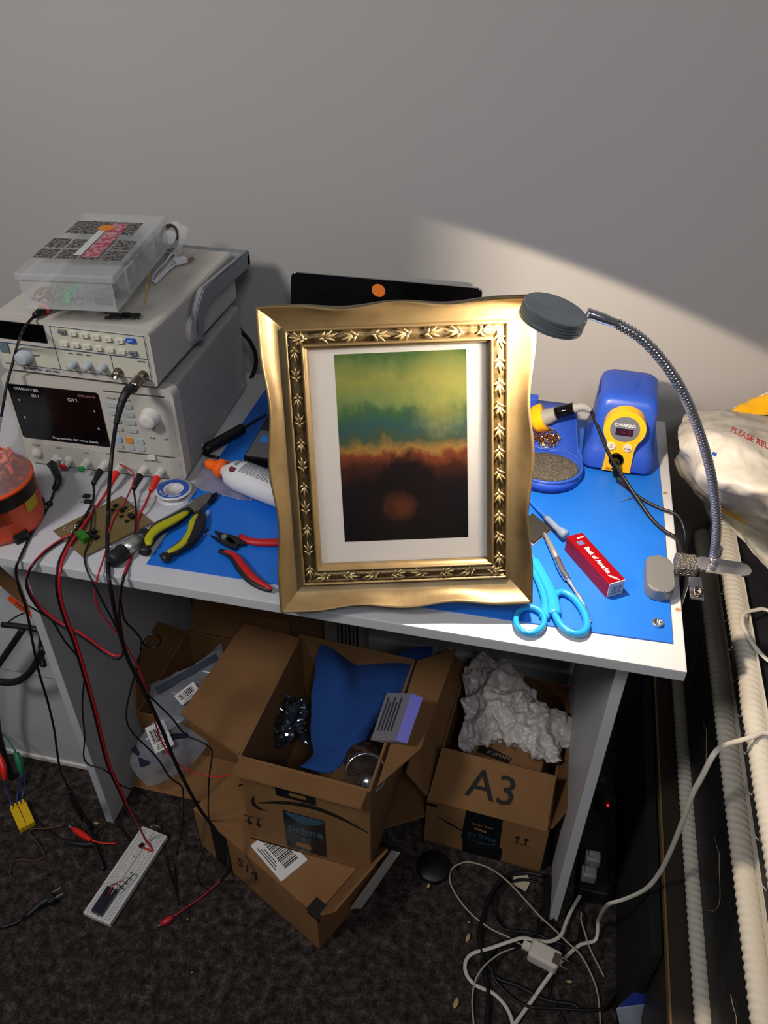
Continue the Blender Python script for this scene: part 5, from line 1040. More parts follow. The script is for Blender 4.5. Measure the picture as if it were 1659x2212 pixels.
lp7 = [Vector(p) for p in [(-0.7617, 0.1209, 0.7425), (-0.7502, 0.0957, 0.748), (-0.738, 0.0689, 0.7495), (-0.7289, 0.049, 0.748), (-0.7245, 0.0266, 0.7445), (-0.7164, 0.012, 0.7425), (-0.703, -0.005, 0.7442), (-0.6938, -0.012, 0.7333), (-0.6885, -0.012, 0.7048), (-0.6825, -0.01, 0.6677), (-0.6822, -0.006, 0.6298), (-0.6803, -0.004, 0.5789), (-0.674, -0.002, 0.5359), (-0.6581, 0.002, 0.5011), (-0.6432, 0.006, 0.4677), (-0.6298, 0.01, 0.4284), (-0.6067, 0.01, 0.419), (-0.5931, 0.01, 0.4023), (-0.6094, 0.014, 0.3243), (-0.6262, 0.02, 0.2277), (-0.6847, 0.0956, 0.006), (-0.6806, 0.059, 0.006), (-0.6806, 0.0284, 0.004), (-0.6689, 0.0048, 0.004), (-0.6433, -0.0066, 0.004)]]
lead('thin_black_lead', 'thin black lead running down past the brown box flap to the carpet', lp7, 0.0012, m_black)
lp8 = [Vector(p) for p in [(-0.802, -0.01, 0.6713), (-0.7917, -0.006, 0.658), (-0.7788, -0.004, 0.6437), (-0.774, 0, 0.604), (-0.764, 0.002, 0.5743), (-0.7582, 0.004, 0.5482), (-0.7717, 0.006, 0.5053), (-0.7908, 0.01, 0.4437), (-0.8093, 0.016, 0.3643), (-0.8285, 0.02, 0.2996), (-0.8261, 0.022, 0.2765), (-0.8057, 0.024, 0.2703), (-0.7911, 0.025, 0.2533), (-0.7878, 0.028, 0.2294), (-0.7746, 0.03, 0.2177), (-0.7589, 0.04, 0.1949), (-0.7522, 0.05, 0.1602), (-0.7845, 0.0881, 0.02), (-0.7607, 0.0569, 0.01), (-0.7343, 0.0206, 0.004), (-0.7069, -0.0126, 0.004), (-0.6854, -0.0414, 0.004)]]
lead('thin_black_lead', 'thin black lead crossing the left desk leg and the breadboard end', lp8, 0.0013, m_black)
t = thing('instrument_power_cord', 'thick black power cord curving out behind the power supply against the wall', 'cord', (-0.6877, 0.5, 0.7577))
cp_ = rel([(-0.69, 0.495, 0.84)]+list([(-0.6789, 0.49, 0.8307), (-0.6746, 0.505, 0.8093), (-0.6712, 0.515, 0.7822), (-0.6734, 0.515, 0.7587), (-0.6808, 0.51, 0.7402), (-0.6861, 0.5, 0.7334)])+[(-0.70, 0.49, 0.75)], t)
obj('cord', tube(cp_, 0.0034, 10), m_black, t, True)

# ------------------------------------------------------------------ white cabinet left of the desk
t = thing('cabinet', 'plain white low cabinet standing left of the desk leg', 'cabinet', (-1.22, 0.37, 0))
def cb_(lo, hi): return Vector(lo)-Vector((-1.22, 0.37, 0)), Vector(hi)-Vector((-1.22, 0.37, 0))
obj('body', box2(*cb_((-1.55, 0.190, 0.0), (-0.905, 0.55, 0.50)), 0.002, 2), m_white, t)
obj('door', box2(*cb_((-1.545, 0.176, 0.012), (-0.91, 0.190, 0.277)), 0.001, 1), m_white, t)
obj('drawer_front', box2(*cb_((-1.545, 0.168, 0.281), (-0.91, 0.190, 0.495)), 0.001, 1), m_white, t)
obj('plinth', box2(*cb_((-1.55, 0.172, 0.0), (-0.905, 0.190, 0.0115)), 0.001, 1), mat('plinth_white', '#d8d4cc', 0.4), t)
# tan box with an orange tag leaning over the cabinet
q = [Vector(p) for p in ((-1.007, 0.13, 0.5831), (-0.9164, 0.13, 0.4739), (-0.9292, 0.15, 0.4857), (-1.012, 0.15, 0.598))]
t = thing('tan_box', 'tan cardboard box with an orange label tipped in the gap left of the desk leg', 'cardboard box', (q[0]+q[2])/2)
q = [p-t.location for p in q]
obj('box_front', slab(q, 0.012), m_cardb, t)
lq = [Vector(p)-t.location-Vector((0, 0.0035, 0)) for p in ((-0.9663, 0.13, 0.5169), (-0.9324, 0.13, 0.4837), (-0.94, 0.139, 0.4877), (-0.9667, 0.139, 0.5184))]
of = obj('orange_label', slab(lq, 0.0012), mat('tag_orange', '#e2501a', 0.5), t)
dd = (lq[1]-lq[0]).normalized(); du = (lq[3]-lq[0])
text('label_text', 'TRIM', 0.011, frame_m(lq[0]+dd*0.012+du*0.4-Vector((0, 0.002, 0)), dd, du), m_text, t, sx=1.0)
lq2 = [p+Vector((0.0, 0.0, -0.085)) for p in q[:2]]+[q[1]+Vector((0, 0.0, -0.004)), q[0]+Vector((0, 0.0, -0.004))]
# black tubular stand
t = thing('tubular_stand', 'black tubular metal stand with a curved leg beside the white cabinet', 'stand', (-0.9746, 0.13, 0.4006))
for nm, pts_, r_ in (('crossbar', [(-0.9974, 0.13, 0.4509), (-0.9629, 0.13, 0.4546), (-0.9307, 0.13, 0.4547)], 0.0048), ('strut', [(-0.9601, 0.13, 0.45), (-0.9958, 0.13, 0.401), (-1.045, 0.13, 0.3345)], 0.0055), ('curved_leg', [(-0.9236, 0.12, 0.4259), (-0.9442, 0.12, 0.3909), (-0.9676, 0.12, 0.3563), (-0.994, 0.12, 0.3282), (-1.02, 0.12, 0.314), (-1.058, 0.12, 0.309)], 0.0062), ('strap', [(-0.9266, 0.125, 0.4587), (-0.926, 0.122, 0.4427), (-0.9316, 0.12, 0.4239), (-0.9296, 0.116, 0.4045), (-0.9298, 0.116, 0.3853), (-0.939, 0.118, 0.3808), (-0.941, 0.119, 0.3939), (-0.9294, 0.12, 0.4201)], 0.0028)):
    obj(nm, tube(rel(pts_, t), r_, 10), m_blkgrip, t, True)
obj('upright', tube(rel([(-1.045, 0.13, 0.3345), (-1.10, 0.13, 0.15), (-1.11, 0.12, 0.004)], t), 0.0055, 10), m_blkgrip, t, True)
obj('diagonal_wire', tube(rel([(-0.9527, 0.14, 0.4797), (-0.9751, 0.135, 0.4659), (-0.9958, 0.13, 0.448)], t), 0.0014, 6), m_blkgrip, t, True)

# ------------------------------------------------------------------ bed at the right
m_fab = mat('mattress_black', '#111114', 0.55, bump=(35, 0.35, 0.006)); m_pip = mat('piping_white', '#c4bfb4', 0.8, bump=(900, 0.4, 0.0006))
t = thing('mattress', 'black quilted mattress with thick white corded piping along its edges, right of the desk', 'mattress', (0.5, 0.0, 0.28))
def mb_(lo, hi): return Vector(lo)-Vector((0.5, 0, 0.28)), Vector(hi)-Vector((0.5, 0, 0.28))
obj('mattress_core', box2(*mb_((0.117, -0.55, 0.285), (0.95, 0.56, 0.500)), 0.012, 3), m_fab, t, True)
bmq = bmesh.new()   # puffy top
n1, n2 = 40, 60; V_ = []
for i in range(n1+1):
    row = []
    for j in range(n2+1):
        x, y = 0.124+0.80*i/n1, -0.54+1.09*j/n2; e = min(1, 6*min(i/n1, 1-i/n1, j/n2, 1-j/n2))
        z = 0.604+0.016*math.sqrt(e)+0.009*abs(noise.noise(Vector((x*9, y*14, 0))))+0.004*noise.noise(Vector((x*40, y*34, 2)))
        row.append(bmq.verts.new((x-0.5, y, z-0.28)))
    V_.append(row)
for i in range(n1):
    for j in range(n2): bmq.faces.new((V_[i][j], V_[i+1][j], V_[i+1][j+1], V_[i][j+1]))
obj('top_cover', bmq, mat('mattress_top', '#15151a', 0.4, bump=(60, 0.4, 0.004)), t, True)
obj('pillow_layer', box2(*mb_((0.122, -0.545, 0.500), (0.94, 0.555, 0.603)), 0.008, 3), m_fab, t, True)
def rope(x, z, r, y0=-0.50, y1=0.555, wob=0.0):
    N = 560; pts_ = [Vector((x-0.5+wob*noise.noise(Vector((i*0.02, z*9, 0))), y0+(y1-y0)*i/N, z-0.28)) for i in range(N+1)]
    return add_tube(bmesh.new(), pts_, lambda s, th: r*(1+0.075*math.sin(s*2*math.pi/0.0100+th*3.0)), 16)
obj('piping', rope(0.112, 0.507, 0.0130), m_pip, t, True); obj('piping', rope(0.114, 0.607, 0.0130, wob=0.003), m_pip, t, True); obj('piping', rope(0.113, 0.292, 0.0128), m_pip, t, True)
for x, z in ((0.1235, 0.525), (0.1245, 0.6205), (0.125, 0.309)):
    obj('piping_tape', box2(*mb_((x-0.002, -0.50, z-0.0105), (x, 0.555, z+0.004)), 0.0005), m_pip, t)
st = bmesh.new(); rr = random.Random(3)
for k in range(15):
    y = -0.36+k*0.06
    for a in range(4):
        z = 0.532+a*0.014; add_cyl(st, (0.1205-0.5, y+0.012*abs(a-1.5), z-0.28), (0.1205-0.5, y+0.012*abs(a-0.5), z-0.28+0.010), 0.0007, n=5)
stuff(obj('stitching', st, m_pip, t))
m_st = mat('stitch_ivory', '#8c8470', 0.7)
for k in range(5):
    y0 = -0.44+k*0.20
    loop = [Vector((0.1155-0.5, y0+0.012*math.sin(i*0.9+k), 0.325-0.28+0.155*i/9)) for i in range(5)]+[Vector((0.1155-0.5, y0+0.03+0.015*i, 0.325-0.28+0.078+0.006*math.sin(i*1.7))) for i in range(4)]
    obj('quilt_stitching', tube(loop, 0.0006, 5, 0.01), m_st, t, True)
t = thing('bed_frame', 'dark brown bed rail and frame beneath the black mattress', 'bed frame', (0.5, 0, 0))
obj('side_rail', box2((0.074-0.5, -0.55, 0.10), (0.100-0.5, 0.54, 0.270), 0.002), mat('rail_brown', '#2b241f', 0.5), t)
obj('rail_top', box2((0.074-0.5, -0.55, 0.2702), (0.45, 0.54, 0.2795), 0.001), mat('rail_brown', '#2b241f', 0.5), t)
obj('edge_strip', box2((0.0725-0.5, -0.55, 0.268), (0.0755-0.5, 0.54, 0.2815), 0.0005), mat('strip_brass', '#7c6440', 0.5, 0.3), t)
obj('bed_skirt', box2((0.056-0.5, -0.07, 0.0), (0.072-0.5, 0.54, 0.262), 0.002), mat('skirt_black', '#08080a', 0.9), t)
for y in (-0.50, 0.50): obj('leg', box2((0.08-0.5, y-0.03, 0.0), (0.14-0.5, y+0.03, 0.27), 0.002), mat('rail_brown', '#2b241f', 0.5), t)
# white lamp cord over the bed down to the floor
wc1 = [(0.30, 0.0, 0.628)]+list([(0.1197, 0.036, 0.624), (0.1009, 0.0256, 0.624), (0.0823, 0.0162, 0.622), (0.0635, 0, 0.6291), (0.0503, -0.02, 0.6347), (0.046, -0.025, 0.5979), (0.0439, -0.025, 0.5648), (0.0473, -0.02, 0.4992), (0.0517, -0.01, 0.4198), (0.0532, 0, 0.3441), (0.0461, 0.005, 0.2878), (0.0261, 0.01, 0.2404), (0.007, 0.01, 0.2168), (0.0212, 0.0787, 0.03), (0.0229, 0.0642, 0.012), (0.0187, 0.0559, 0.006), (-0.0024, 0.0457, 0.006), (-0.0192, 0.0281, 0.006), (-0.0395, -0.0011, 0.016), (-0.0575, -0.0298, 0.014), (-0.075, -0.0587, 0.006), (-0.0989, -0.0996, 0.006), (-0.1181, -0.1353, 0.006)])
def flatcord(name, label, pts, group=None):
    t = thing(name, label, 'cord', pts[0], group=group); P_ = spline(rel(pts, t), 0.006)
    bm = bmesh.new()
    add_tube(bm, P_, 0.0025, 10, flat=(0.0032, 0.0018)); obj('cord', bm, m_corn, t, True); return t
flatcord('white_cord', 'white flat cord crossing the white piping and falling to the carpet at the right', wc1)
flatcord('white_cord', 'doubled white cord looped on the black mattress at the right edge', [(0.27, 0.10, 0.626)]+list([(0.1473, 0.2477, 0.627), (0.1302, 0.2427, 0.628), (0.1143, 0.2316, 0.629), (0.1097, 0.2127, 0.629), (0.1136, 0.1929, 0.628), (0.1218, 0.1722, 0.627), (0.1345, 0.1523, 0.627), (0.1558, 0.1391, 0.626)]))

# plastic grocery bag on the mattress
bx = [[(0.0144, 0.47, 0.7879), (0.0567, 0.49, 0.7885), (0.098, 0.5, 0.786), (0.1641, 0.5, 0.7832)],
      [(0.0006, 0.4, 0.7969), (0.0287, 0.36, 0.8331), (0.0686, 0.36, 0.8389), (0.1394, 0.36, 0.8348)],
      [(0.0007, 0.36, 0.7916), (0.0252, 0.3, 0.8272), (0.0614, 0.27, 0.8492), (0.1272, 0.27, 0.8457)],
      [(0.0289, 0.5306, 0.655), (0.0227, 0.27, 0.8038), (0.0561, 0.22, 0.8274), (0.1198, 0.2, 0.8326)],
      [(0.0582, 0.5033, 0.64), (0.091, 0.4417, 0.645), (0.1318, 0.3896, 0.648), (0.1924, 0.3073, 0.65)],
      [(0.0678, 0.5039, 0.63), (0.0988, 0.4488, 0.63), (0.1386, 0.3724, 0.632), (0.1807, 0.2762, 0.632)]]
t = thing('grocery_bag', 'white plastic grocery bag with red lettering and something yellow inside, on the mattress', 'plastic bag', (0.20, 0.38, 0.625))
bx = [[Vector(p)-t.location for p in r] for r in bx]
mbag = mat('bag_white', '#d3cec4', 0.35, alpha=0.72, spec=0.6, bump=(30, 0.6, 0.004), sub=0.0)
obj('bag_skin', patch(bx, 90, 90, 0.0004, 0.0045, 11, crease=True), mbag, t, True)
from mathutils.bvhtree import BVHTree
skin = t.children[0].data; tree = BVHTree.FromPolygons([v.co for v in skin.vertices], [p.vertices[:] for p in skin.polygons])
yb = bmesh.new(); bmesh.ops.create_icosphere(yb, subdivisions=4, radius=1.0)
for v in yb.verts: v.co = Vector((v.co.x*0.085, v.co.y*0.045, v.co.z*0.070))*(1+0.08*noise.noise(v.co*3)); v.co = v.co+Vector((0.1267, 0.355, 0.7648))-t.location
obj('yellow_content', yb, mat('content_yellow', '#e0a820', 0.5), t, True)
tm = frame_m(Vector((0.0348, 0.325, 0.8505))-t.location, Vector((0.0992, 0.315, 0.831))-Vector((0.0348, 0.325, 0.8505)), Vector((0.0338, 0.345, 0.8502))-Vector((0.0309, 0.32, 0.8459)))
bt = text('bag_text', 'PLEASE REUSE OR RECYCLE', 0.0165, Matrix.Translation((0, -0.04, 0.03)) @ tm, mat('print_red', '#c02a1e', 0.5), t, sx=0.64)
cdir = (Vector((0.1, 0.35, 0.83))-Vector((-0.1947, -0.6483, 1.4175))).normalized()
for v in bt.data.vertices:
    hit = tree.ray_cast(v.co-cdir*0.1, cdir)
    if hit[0] is not None: v.co = hit[0]-cdir*0.0012
bs = obj('blue_mark', slab([Vector(p)-t.location for p in ((0.025, 0.285, 0.8392), (0.0366, 0.285, 0.8353), (0.0378, 0.29, 0.8372), (0.0268, 0.29, 0.8404))], 0.0006), mat('mark_blue', '#2a55a8', 0.5), t)
t = thing('snack_bag', 'shiny yellow packet standing behind the white grocery bag', 'packet', (0.19, 0.54, 0.625))
sb_ = [[(0.0866, 0.53, 0.7643), (0.117, 0.52, 0.7728), (0.1818, 0.52, 0.7779)], [(0.0995, 0.54, 0.771), (0.1282, 0.535, 0.7876), (0.1762, 0.535, 0.8044)], [(0.114, 0.55, 0.7771), (0.1382, 0.55, 0.795), (0.1741, 0.55, 0.8195)]]
obj('packet_body', patch([[Vector(p)-t.location for p in r] for r in sb_], 20, 24, 0.002, 0.005, 50), mat('foil_yellow', '#f0b414', 0.22, coat=0.5), t, True)
obj('packet_seal', patch([[Vector(p)-t.location for p in ((0.0967, 0.541, 0.7717), (0.1292, 0.549, 0.7903), (0.1718, 0.552, 0.8283))], [Vector(p)-t.location for p in ((0.0955, 0.54, 0.7655), (0.1308, 0.546, 0.7833), (0.1746, 0.548, 0.8168))]], 6, 24, 0.001, 0.002, 70), mat('foil_clear', '#c9c4ba', 0.2, 0.3), t, True)
# ------------------------------------------------------------------ cardboard boxes on the carpet
def carton(name, label, loc, rz, w, d, h, flaps, mtx=None, th=0.0045, m=None, mi=None):
    """open carton: origin at the middle of its base; flaps: side -> (length, angle from vertical outwards)"""
    m = m or m_cardb; mi = mi or m_cardd
    t = thing(name, label, 'cardboard box', loc, rz, mtx=mtx)
    obj('bottom', box((0, 0, th/2), (w, d, th)), mi, t)
    for nm, c, s in (('front_panel', (0, -d/2+th/2, h/2), (w, th, h)), ('back_panel', (0, d/2-th/2, h/2), (w, th, h)), ('side_panel', (-w/2+th/2, 0, h/2), (th, d-2*th, h)), ('side_panel', (w/2-th/2, 0, h/2), (th, d-2*th, h))):
        obj(nm, box(c, s, 0.0006, 1), m, t)
    out = {}
    for side, (L, ang, *rest) in flaps.items():
        k = rest[0] if rest else 0.0; a = R(ang)
        if side == 'front': A, B, u = Vector((-w/2, -d/2, h)), Vector((w/2, -d/2, h)), Vector((0, -math.sin(a), math.cos(a)))
        if side == 'back': A, B, u = Vector((w/2, d/2, h)), Vector((-w/2, d/2, h)), Vector((0, math.sin(a), math.cos(a)))
        if side == 'left': A, B, u = Vector((-w/2, d/2, h)), Vector((-w/2, -d/2, h)), Vector((-math.sin(a), 0, math.cos(a)))
        if side == 'right': A, B, u = Vector((w/2, -d/2, h)), Vector((w/2, d/2, h)), Vector((math.sin(a), 0, math.cos(a)))
        A = A+u*0.001; B = B+u*0.001; e = (B-A)*0.02
        A += e; B -= e
        bm = slab([A, B, B+u*L-(B-A)*k, A+u*L+(B-A)*k], 0.004)
        out[side] = obj('flap', bm, m, t)
    return t, out
m_tape = mat('tape_black', '#0b1118', 0.3); m_prt = mat('tape_print', '#24404e', 0.5); m_ink = mat('carton_ink', '#12100e', 0.6)
def smile(parent, c, wd, m, y, flip=1, th=0.004, nm='smile_mark'):
    n = 22; up_, lo_ = [], []
    for i in range(n+1):
        q = i/n; x = c[0]+(q-0.5)*wd; z = c[1]+flip*(-0.16*wd*math.sin(math.pi*q)); k = th*(0.25+math.sin(math.pi*q))
        up_.append((x, z+k)); lo_.append((x, z-k))
    b1 = fpoly(up_+lo_[::-1], 0.0003, 0.0008, y); 
    x, z = c[0]+wd*0.5, c[1]
    add_prism(b1, [(x-th*3.4, z+flip*th*4.0), (x+th*0.4, z+flip*th*4.4), (x+th*2.6, z+flip*th*2.6), (x+th*2.9, z-flip*th*0.4), (x+th*1.6, z-flip*th*4.0), (x+th*1.2, z-flip*th*3.6), (x+th*1.5, z-flip*th*0.2), (x+th*0.8, z+flip*th*1.9), (x-th*0.8, z+flip*th*3.2)], 0.0003, 0.0008, Matrix.Translation((0, y, 0)) @ FRONT)
    return obj(nm, b1, m, parent)
def arrows(parent, x, z, s, y, flip=1):
    b1 = bmesh.new()
    for dx_ in (0, s*0.75):
        for pl in ([(-0.06*s, 0), (0.06*s, 0), (0.06*s, 0.7*s*flip), (-0.06*s, 0.7*s*flip)], [(-0.26*s, 0.6*s*flip), (0.26*s, 0.6*s*flip), (0, 1.05*s*flip)]):
            add_prism(b1, [(x+dx_+p, z+q) for p, q in pl], 0.0003, 0.0008, Matrix.Translation((0, y, 0)) @ FRONT)
    add_box(b1, (x+s*0.37, y-0.0005, z-0.14*s*flip), (1.5*s, 0.0006, 0.06*s))
    return obj('arrow_mark', b1, m_ink, parent)

# ---- right box, marked A3
wR, dR, hR = 0.215, 0.33, 0.135
yR = -0.07
oR = (-0.1745+0.165*math.sin(0.07)*0, 0.166+dR/2, 0.0)
tR, fR = carton('open_box', 'open brown carton with a raised flap marked A3, under the right half of the desk', oR, yR, wR, dR, hR, {'left': (0.060, 42, 0.02), 'right': (0.085, 18, 0.03)})
FA = slab([Vector((-wR/2+0.002, -dR/2, hR+0.001)), Vector((wR/2-0.004, -dR/2, hR+0.001)), Vector((wR/2-0.006, -dR/2+0.060, hR+0.075)), Vector((-wR/2+0.010, -dR/2+0.060, hR+0.075))], 0.004)
fl3 = obj('flap', FA, m_cardb, tR); fl3['label'] = 'raised front flap marked A3'
ud = Vector((0, 0.060, 0.074)).normalized()
text('flap_text', 'A3', 0.072, frame_m(Vector((-0.044, -dR/2+0.0285, hR+0.0395))+Vector((0, -ud.z, ud.y))*0.0046, (1, 0, 0), ud), m_ink, fl3, sx=1.05)
fy = -dR/2
tp = obj('tape_strip', fpoly([(-0.040, 0.045), (-0.036, hR+0.0), (0.028, hR+0.001), (0.030, 0.045), (0.036, 0.044), (0.036, 0.004), (-0.034, 0.001), (-0.037, 0.045)], 0.0002, 0.0006, fy), m_tape, tR)
ftext('tape_text', 'prime', -0.029, 0.066, 0.022, m_prt, tR, fy-0.0008, bold=0.0003); smile(tR, (-0.002, 0.052), 0.044, m_prt, fy-0.0005, 1, 0.0009)
ftext('tape_text', 'open box', -0.024, 0.100, 0.010, mat('tape_tan', '#8a6238', 0.6), tR, fy-0.0008)
obj('tape_mark', fpoly([(-0.018, 0.084), (0.004, 0.081), (0.004, 0.086), (-0.018, 0.089)], 0.0003, 0.0009, fy), mat('tape_tan', '#8a6238', 0.6), tR)
arrows(tR, 0.058, 0.078, 0.020, fy)
obj('smile_tail', fpoly([(-0.085, 0.092), (-0.070, 0.080), (-0.040, 0.066), (-0.040, 0.070), (-0.068, 0.084)], 0.0003, 0.0008, fy), m_ink, tR)
obj('tape_mark', fpoly(rrect(-0.107, 0.118, -0.088, 0.126, 0.001), 0.0003, 0.0008, fy), m_ink, tR)
# lower left flap of the same carton resting on the carpet
obj('flap', slab([Vector((-wR/2, -dR/2+0.005, 0.078)), Vector((-wR/2-0.095, -dR/2-0.012, 0.006)), Vector((-wR/2-0.088, -dR/2+0.13, 0.006)), Vector((-wR/2, -dR/2+0.13, 0.078))], 0.004), m_cardb, tR)
# small carton and crumpled bag inside
t = thing('small_carton', 'small brown carton with a dark printed label standing inside the A3 box', 'carton', (-0.165, 0.305, 0.0055), -0.12)
obj('carton_body', box((0, 0, 0.070), (0.135, 0.075, 0.140), 0.001), m_cardb, t)
lb_ = prism([(-0.052, -0.028), (0.008, -0.034), (0.012, -0.020), (-0.050, -0.006)], 0.1402, 0.1406); obj('dark_label', lb_, m_ink, t)
text('label_text', 'KUMAN', 0.011, Matrix.Translation((-0.034, -0.0215, 0.1409)) @ Matrix.Rotation(R(-2), 4, 'Z'), mat('print_tan', '#8a7a60', 0.6), t, sx=1.1)
q0 = Vector((-0.155, 0.37, 0.15))
cr_ = [[(-0.2361, 0.4845, 0.19), (-0.1983, 0.4678, 0.2), (-0.1731, 0.4522, 0.19), (-0.1566, 0.4436, 0.17)],
       [(-0.2618, 0.4406, 0.18), (-0.2154, 0.4083, 0.215), (-0.1744, 0.399, 0.21), (-0.1328, 0.4113, 0.18)],
       [(-0.2642, 0.3968, 0.175), (-0.2131, 0.3605, 0.205), (-0.1574, 0.3622, 0.205), (-0.1099, 0.38, 0.19)],
       [(-0.2549, 0.3353, 0.17), (-0.204, 0.331, 0.19), (-0.1456, 0.3312, 0.2), (-0.0661, 0.3722, 0.185)],
       [(-0.2545, 0.2809, 0.155), (-0.1979, 0.3027, 0.16), (-0.1409, 0.2969, 0.185), (-0.0516, 0.3473, 0.18)],
       [(-0.2298, 0.2903, 0.15), (-0.1737, 0.3243, 0.15), (-0.1095, 0.2812, 0.175), (-0.055, 0.3214, 0.165)],
       [(-0.1812, 0.3156, 0.148), (-0.1384, 0.3135, 0.15), (-0.0873, 0.2756, 0.165), (-0.0669, 0.3036, 0.155)]]
t = thing('crumpled_bag', 'crumpled whitish plastic bag lying in the A3 box', 'plastic bag', (-0.15, 0.37, 0.15))
obj('bag_skin', patch([[Vector(p)-t.location for p in r] for r in cr_], 120, 100, 0.0006, 0.014, 24, crease=True), mat('bag_milky', '#d2ccc8', 0.3, alpha=0.86, spec=0.7, bump=(70, 0.6, 0.003)), t, True)

# ---- lower middle box, lying askew
K = Vector((-0.427, -0.058, 0)); Lc = Vector((-0.690, 0.072, 0)); ux = (K-Lc).normalized()
wL = (K-Lc).length; dL = 0.15; hL = 0.118; aL = math.atan2(ux.y, ux.x)
cL = (K+Lc)/2+Vector((-ux.y, ux.x, 0))*dL/2
tL, fL = carton('closed_box', 'brown carton lying askew on the carpet beneath the open box holding the blue cloth', cL, aL, wL, dL, hL, {'right': (0.05, 35, 0.05)})
obj('top_panel', box((0, 0, hL+0.002), (wL, dL, 0.004), 0.0008, 1), m_cardb, tL)
fy = -dL/2
for nm, s_, x, z, sz in (('marker_text', 'S14', -0.045, 0.070, 0.045),): ftext(nm, s_, x, z, sz, mat('marker_dull', '#2e1f18', 0.7), tL, fy-0.0006, shear=0.25, sx=0.8)
obj('tape_strip', fpoly(rrect(-0.105, 0.0, -0.062, hL, 0.001), 0.0002, 0.0006, fy), m_ink, tL)
def barcode(parent, M_, w_, h_, n=16, seed=1):
    b1 = bmesh.new(); add_prism(b1, rrect(0, 0, w_, h_, 0.002), 0.0, 0.0004); bmesh.ops.transform(b1, matrix=M_, verts=b1.verts[:]); o = obj('shipping_label', b1, m_paper, parent)
    b1 = bmesh.new(); rr = random.Random(seed); x = w_*0.12
    while x < w_*0.86:
        bw = rr.choice((0.0007, 0.0012, 0.002)); add_box(b1, (x+bw/2, h_*0.58, 0.0005), (bw, h_*0.5, 0.0003)); x += bw+rr.choice((0.0009, 0.0016))
    for k in range(3): add_box(b1, (w_*0.45, h_*(0.10+0.07*k), 0.0005), (w_*(0.6-0.1*k), h_*0.025, 0.0003))
    bmesh.ops.transform(b1, matrix=M_, verts=b1.verts[:]); obj('barcode', b1, m_ink, o); return o
barcode(tL, Matrix.Translation((-0.018, -0.060, hL+0.0042)) @ Matrix.Rotation(R(-8), 4, 'Z'), 0.085, 0.055, seed=4)
barcode(tL, Matrix.Translation((-wL/2-0.0003, 0.035, 0.03)) @ Matrix.Rotation(R(-90), 4, 'Z') @ Matrix.Rotation(R(90), 4, 'X'), 0.07, 0.06, seed=8)
text('marker_text', '9x', 0.040, Matrix.Translation((-wL/2+0.02, 0.045, hL+0.0044)) @ Matrix.Rotation(R(-60), 4, 'Z'), m_ink, tL, shear=0.2)
tb = bmesh.new(); add_box(tb, (wL/2-0.006, -dL/2+0.008, hL+0.0045), (0.026, 0.026, 0.0005)); add_box(tb, (wL/2-0.006, -dL/2-0.0004, hL-0.006), (0.026, 0.0006, 0.016)); obj('corner_tape', tb, m_ink, tL)
obj('loose_strip', slab([Vector((wL/2+0.012, -0.01, 0.055)), Vector((wL/2+0.025, 0.004, 0.050)), Vector((wL/2+0.040, 0.088, 0.128)), Vector((wL/2+0.028, 0.080, 0.132))], 0.001), mat('strip_grey', '#8c8880', 0.6), tL)

# ---- middle box with the tape, standing on it
wM, dM, hM = 0.212, 0.268, 0.230
cM = Vector((-0.457, 0.034+dM/2, hL+0.0045)); 
tM, fM = carton('open_box', 'open brown carton with black printed tape and a long curved arrow, holding a blue cloth', cM, -0.06, wM, dM, hM, {'front': (0.032, 80, 0.0)})
tm_ = (Matrix.Translation(cM) @ Matrix.Rotation(-0.06, 4, 'Z')).inverted()
def mw(*q): return [tm_ @ Vector(p) for p in q]
obj('flap', slab(mw((-0.572, 0.045, 0.350), (-0.6797, 0.084, 0.372), (-0.6511, 0.2937, 0.372), (-0.550, 0.300, 0.350)), 0.004), m_cardb, tM)
obj('flap', slab(mw((-0.352, 0.040, 0.350), (-0.340, 0.295, 0.350), (-0.2791, 0.3502, 0.338), (-0.3024, 0.1288, 0.338)), 0.004), m_cardb, tM)
fy = -dM/2
smile(tM, (-0.010, 0.118), 0.185, m_ink, fy, -1, 0.0042).scale = (-1, 1, 1)
obj('tape_strip', fpoly([(-0.052, hM), (0.018, hM-0.002), (0.018, 0.155), (-0.048, 0.155)], 0.0004, 0.0009, fy), m_tape, tM)
obj('tape_strip', fpoly([(-0.040, 0.118), (0.030, 0.118), (0.030, 0.012), (-0.040, 0.010)], 0.0009, 0.0014, fy), m_tape, tM)
hs = [(-0.036+0.066*i/14, 0.112-0.018*math.sin(math.pi*i/14)) for i in range(15)]
obj('tape_blue', fpoly([(-0.036, 0.116), (0.030, 0.116)][::-1]+hs, 0.0014, 0.0018, fy), mat('tape_teal', '#2c5468', 0.5), tM)
ftext('tape_text', 'prime', -0.034, 0.074, 0.026, mat('tape_prt2', '#35566a', 0.5), tM, fy-0.0017, bold=0.0004); smile(tM, (-0.002, 0.060), 0.045, m_prt, fy-0.0014, 1, 0.0009, 'tape_smile')
ftext('tape_text', 'Fulfilment', -0.044, 0.190, 0.012, m_prt, tM, fy-0.0012)
obj('tape_mark', fpoly(rrect(-0.026, 0.164, 0.002, 0.172, 0.001), 0.0009, 0.0013, fy), mat('tape_tan', '#8a6238', 0.6), tM)
obj('tape_mark', fpoly(rrect(-0.022, 0.022, 0.004, 0.034, 0.001), 0.0014, 0.0018, fy), mat('tape_tan', '#8a6238', 0.6), tM)
obj('tape_ring', lathe([(0.006, 0), (0.006, 0.0004), (0.010, 0.0004), (0.010, 0)], 20, Matrix.Translation((-0.016, fy-0.0009, 0.215)) @ FRONT), mat('tape_tan2', '#7c6a58', 0.6), tM)
arrows(tM, -0.104, 0.068, 0.022, fy, -1)
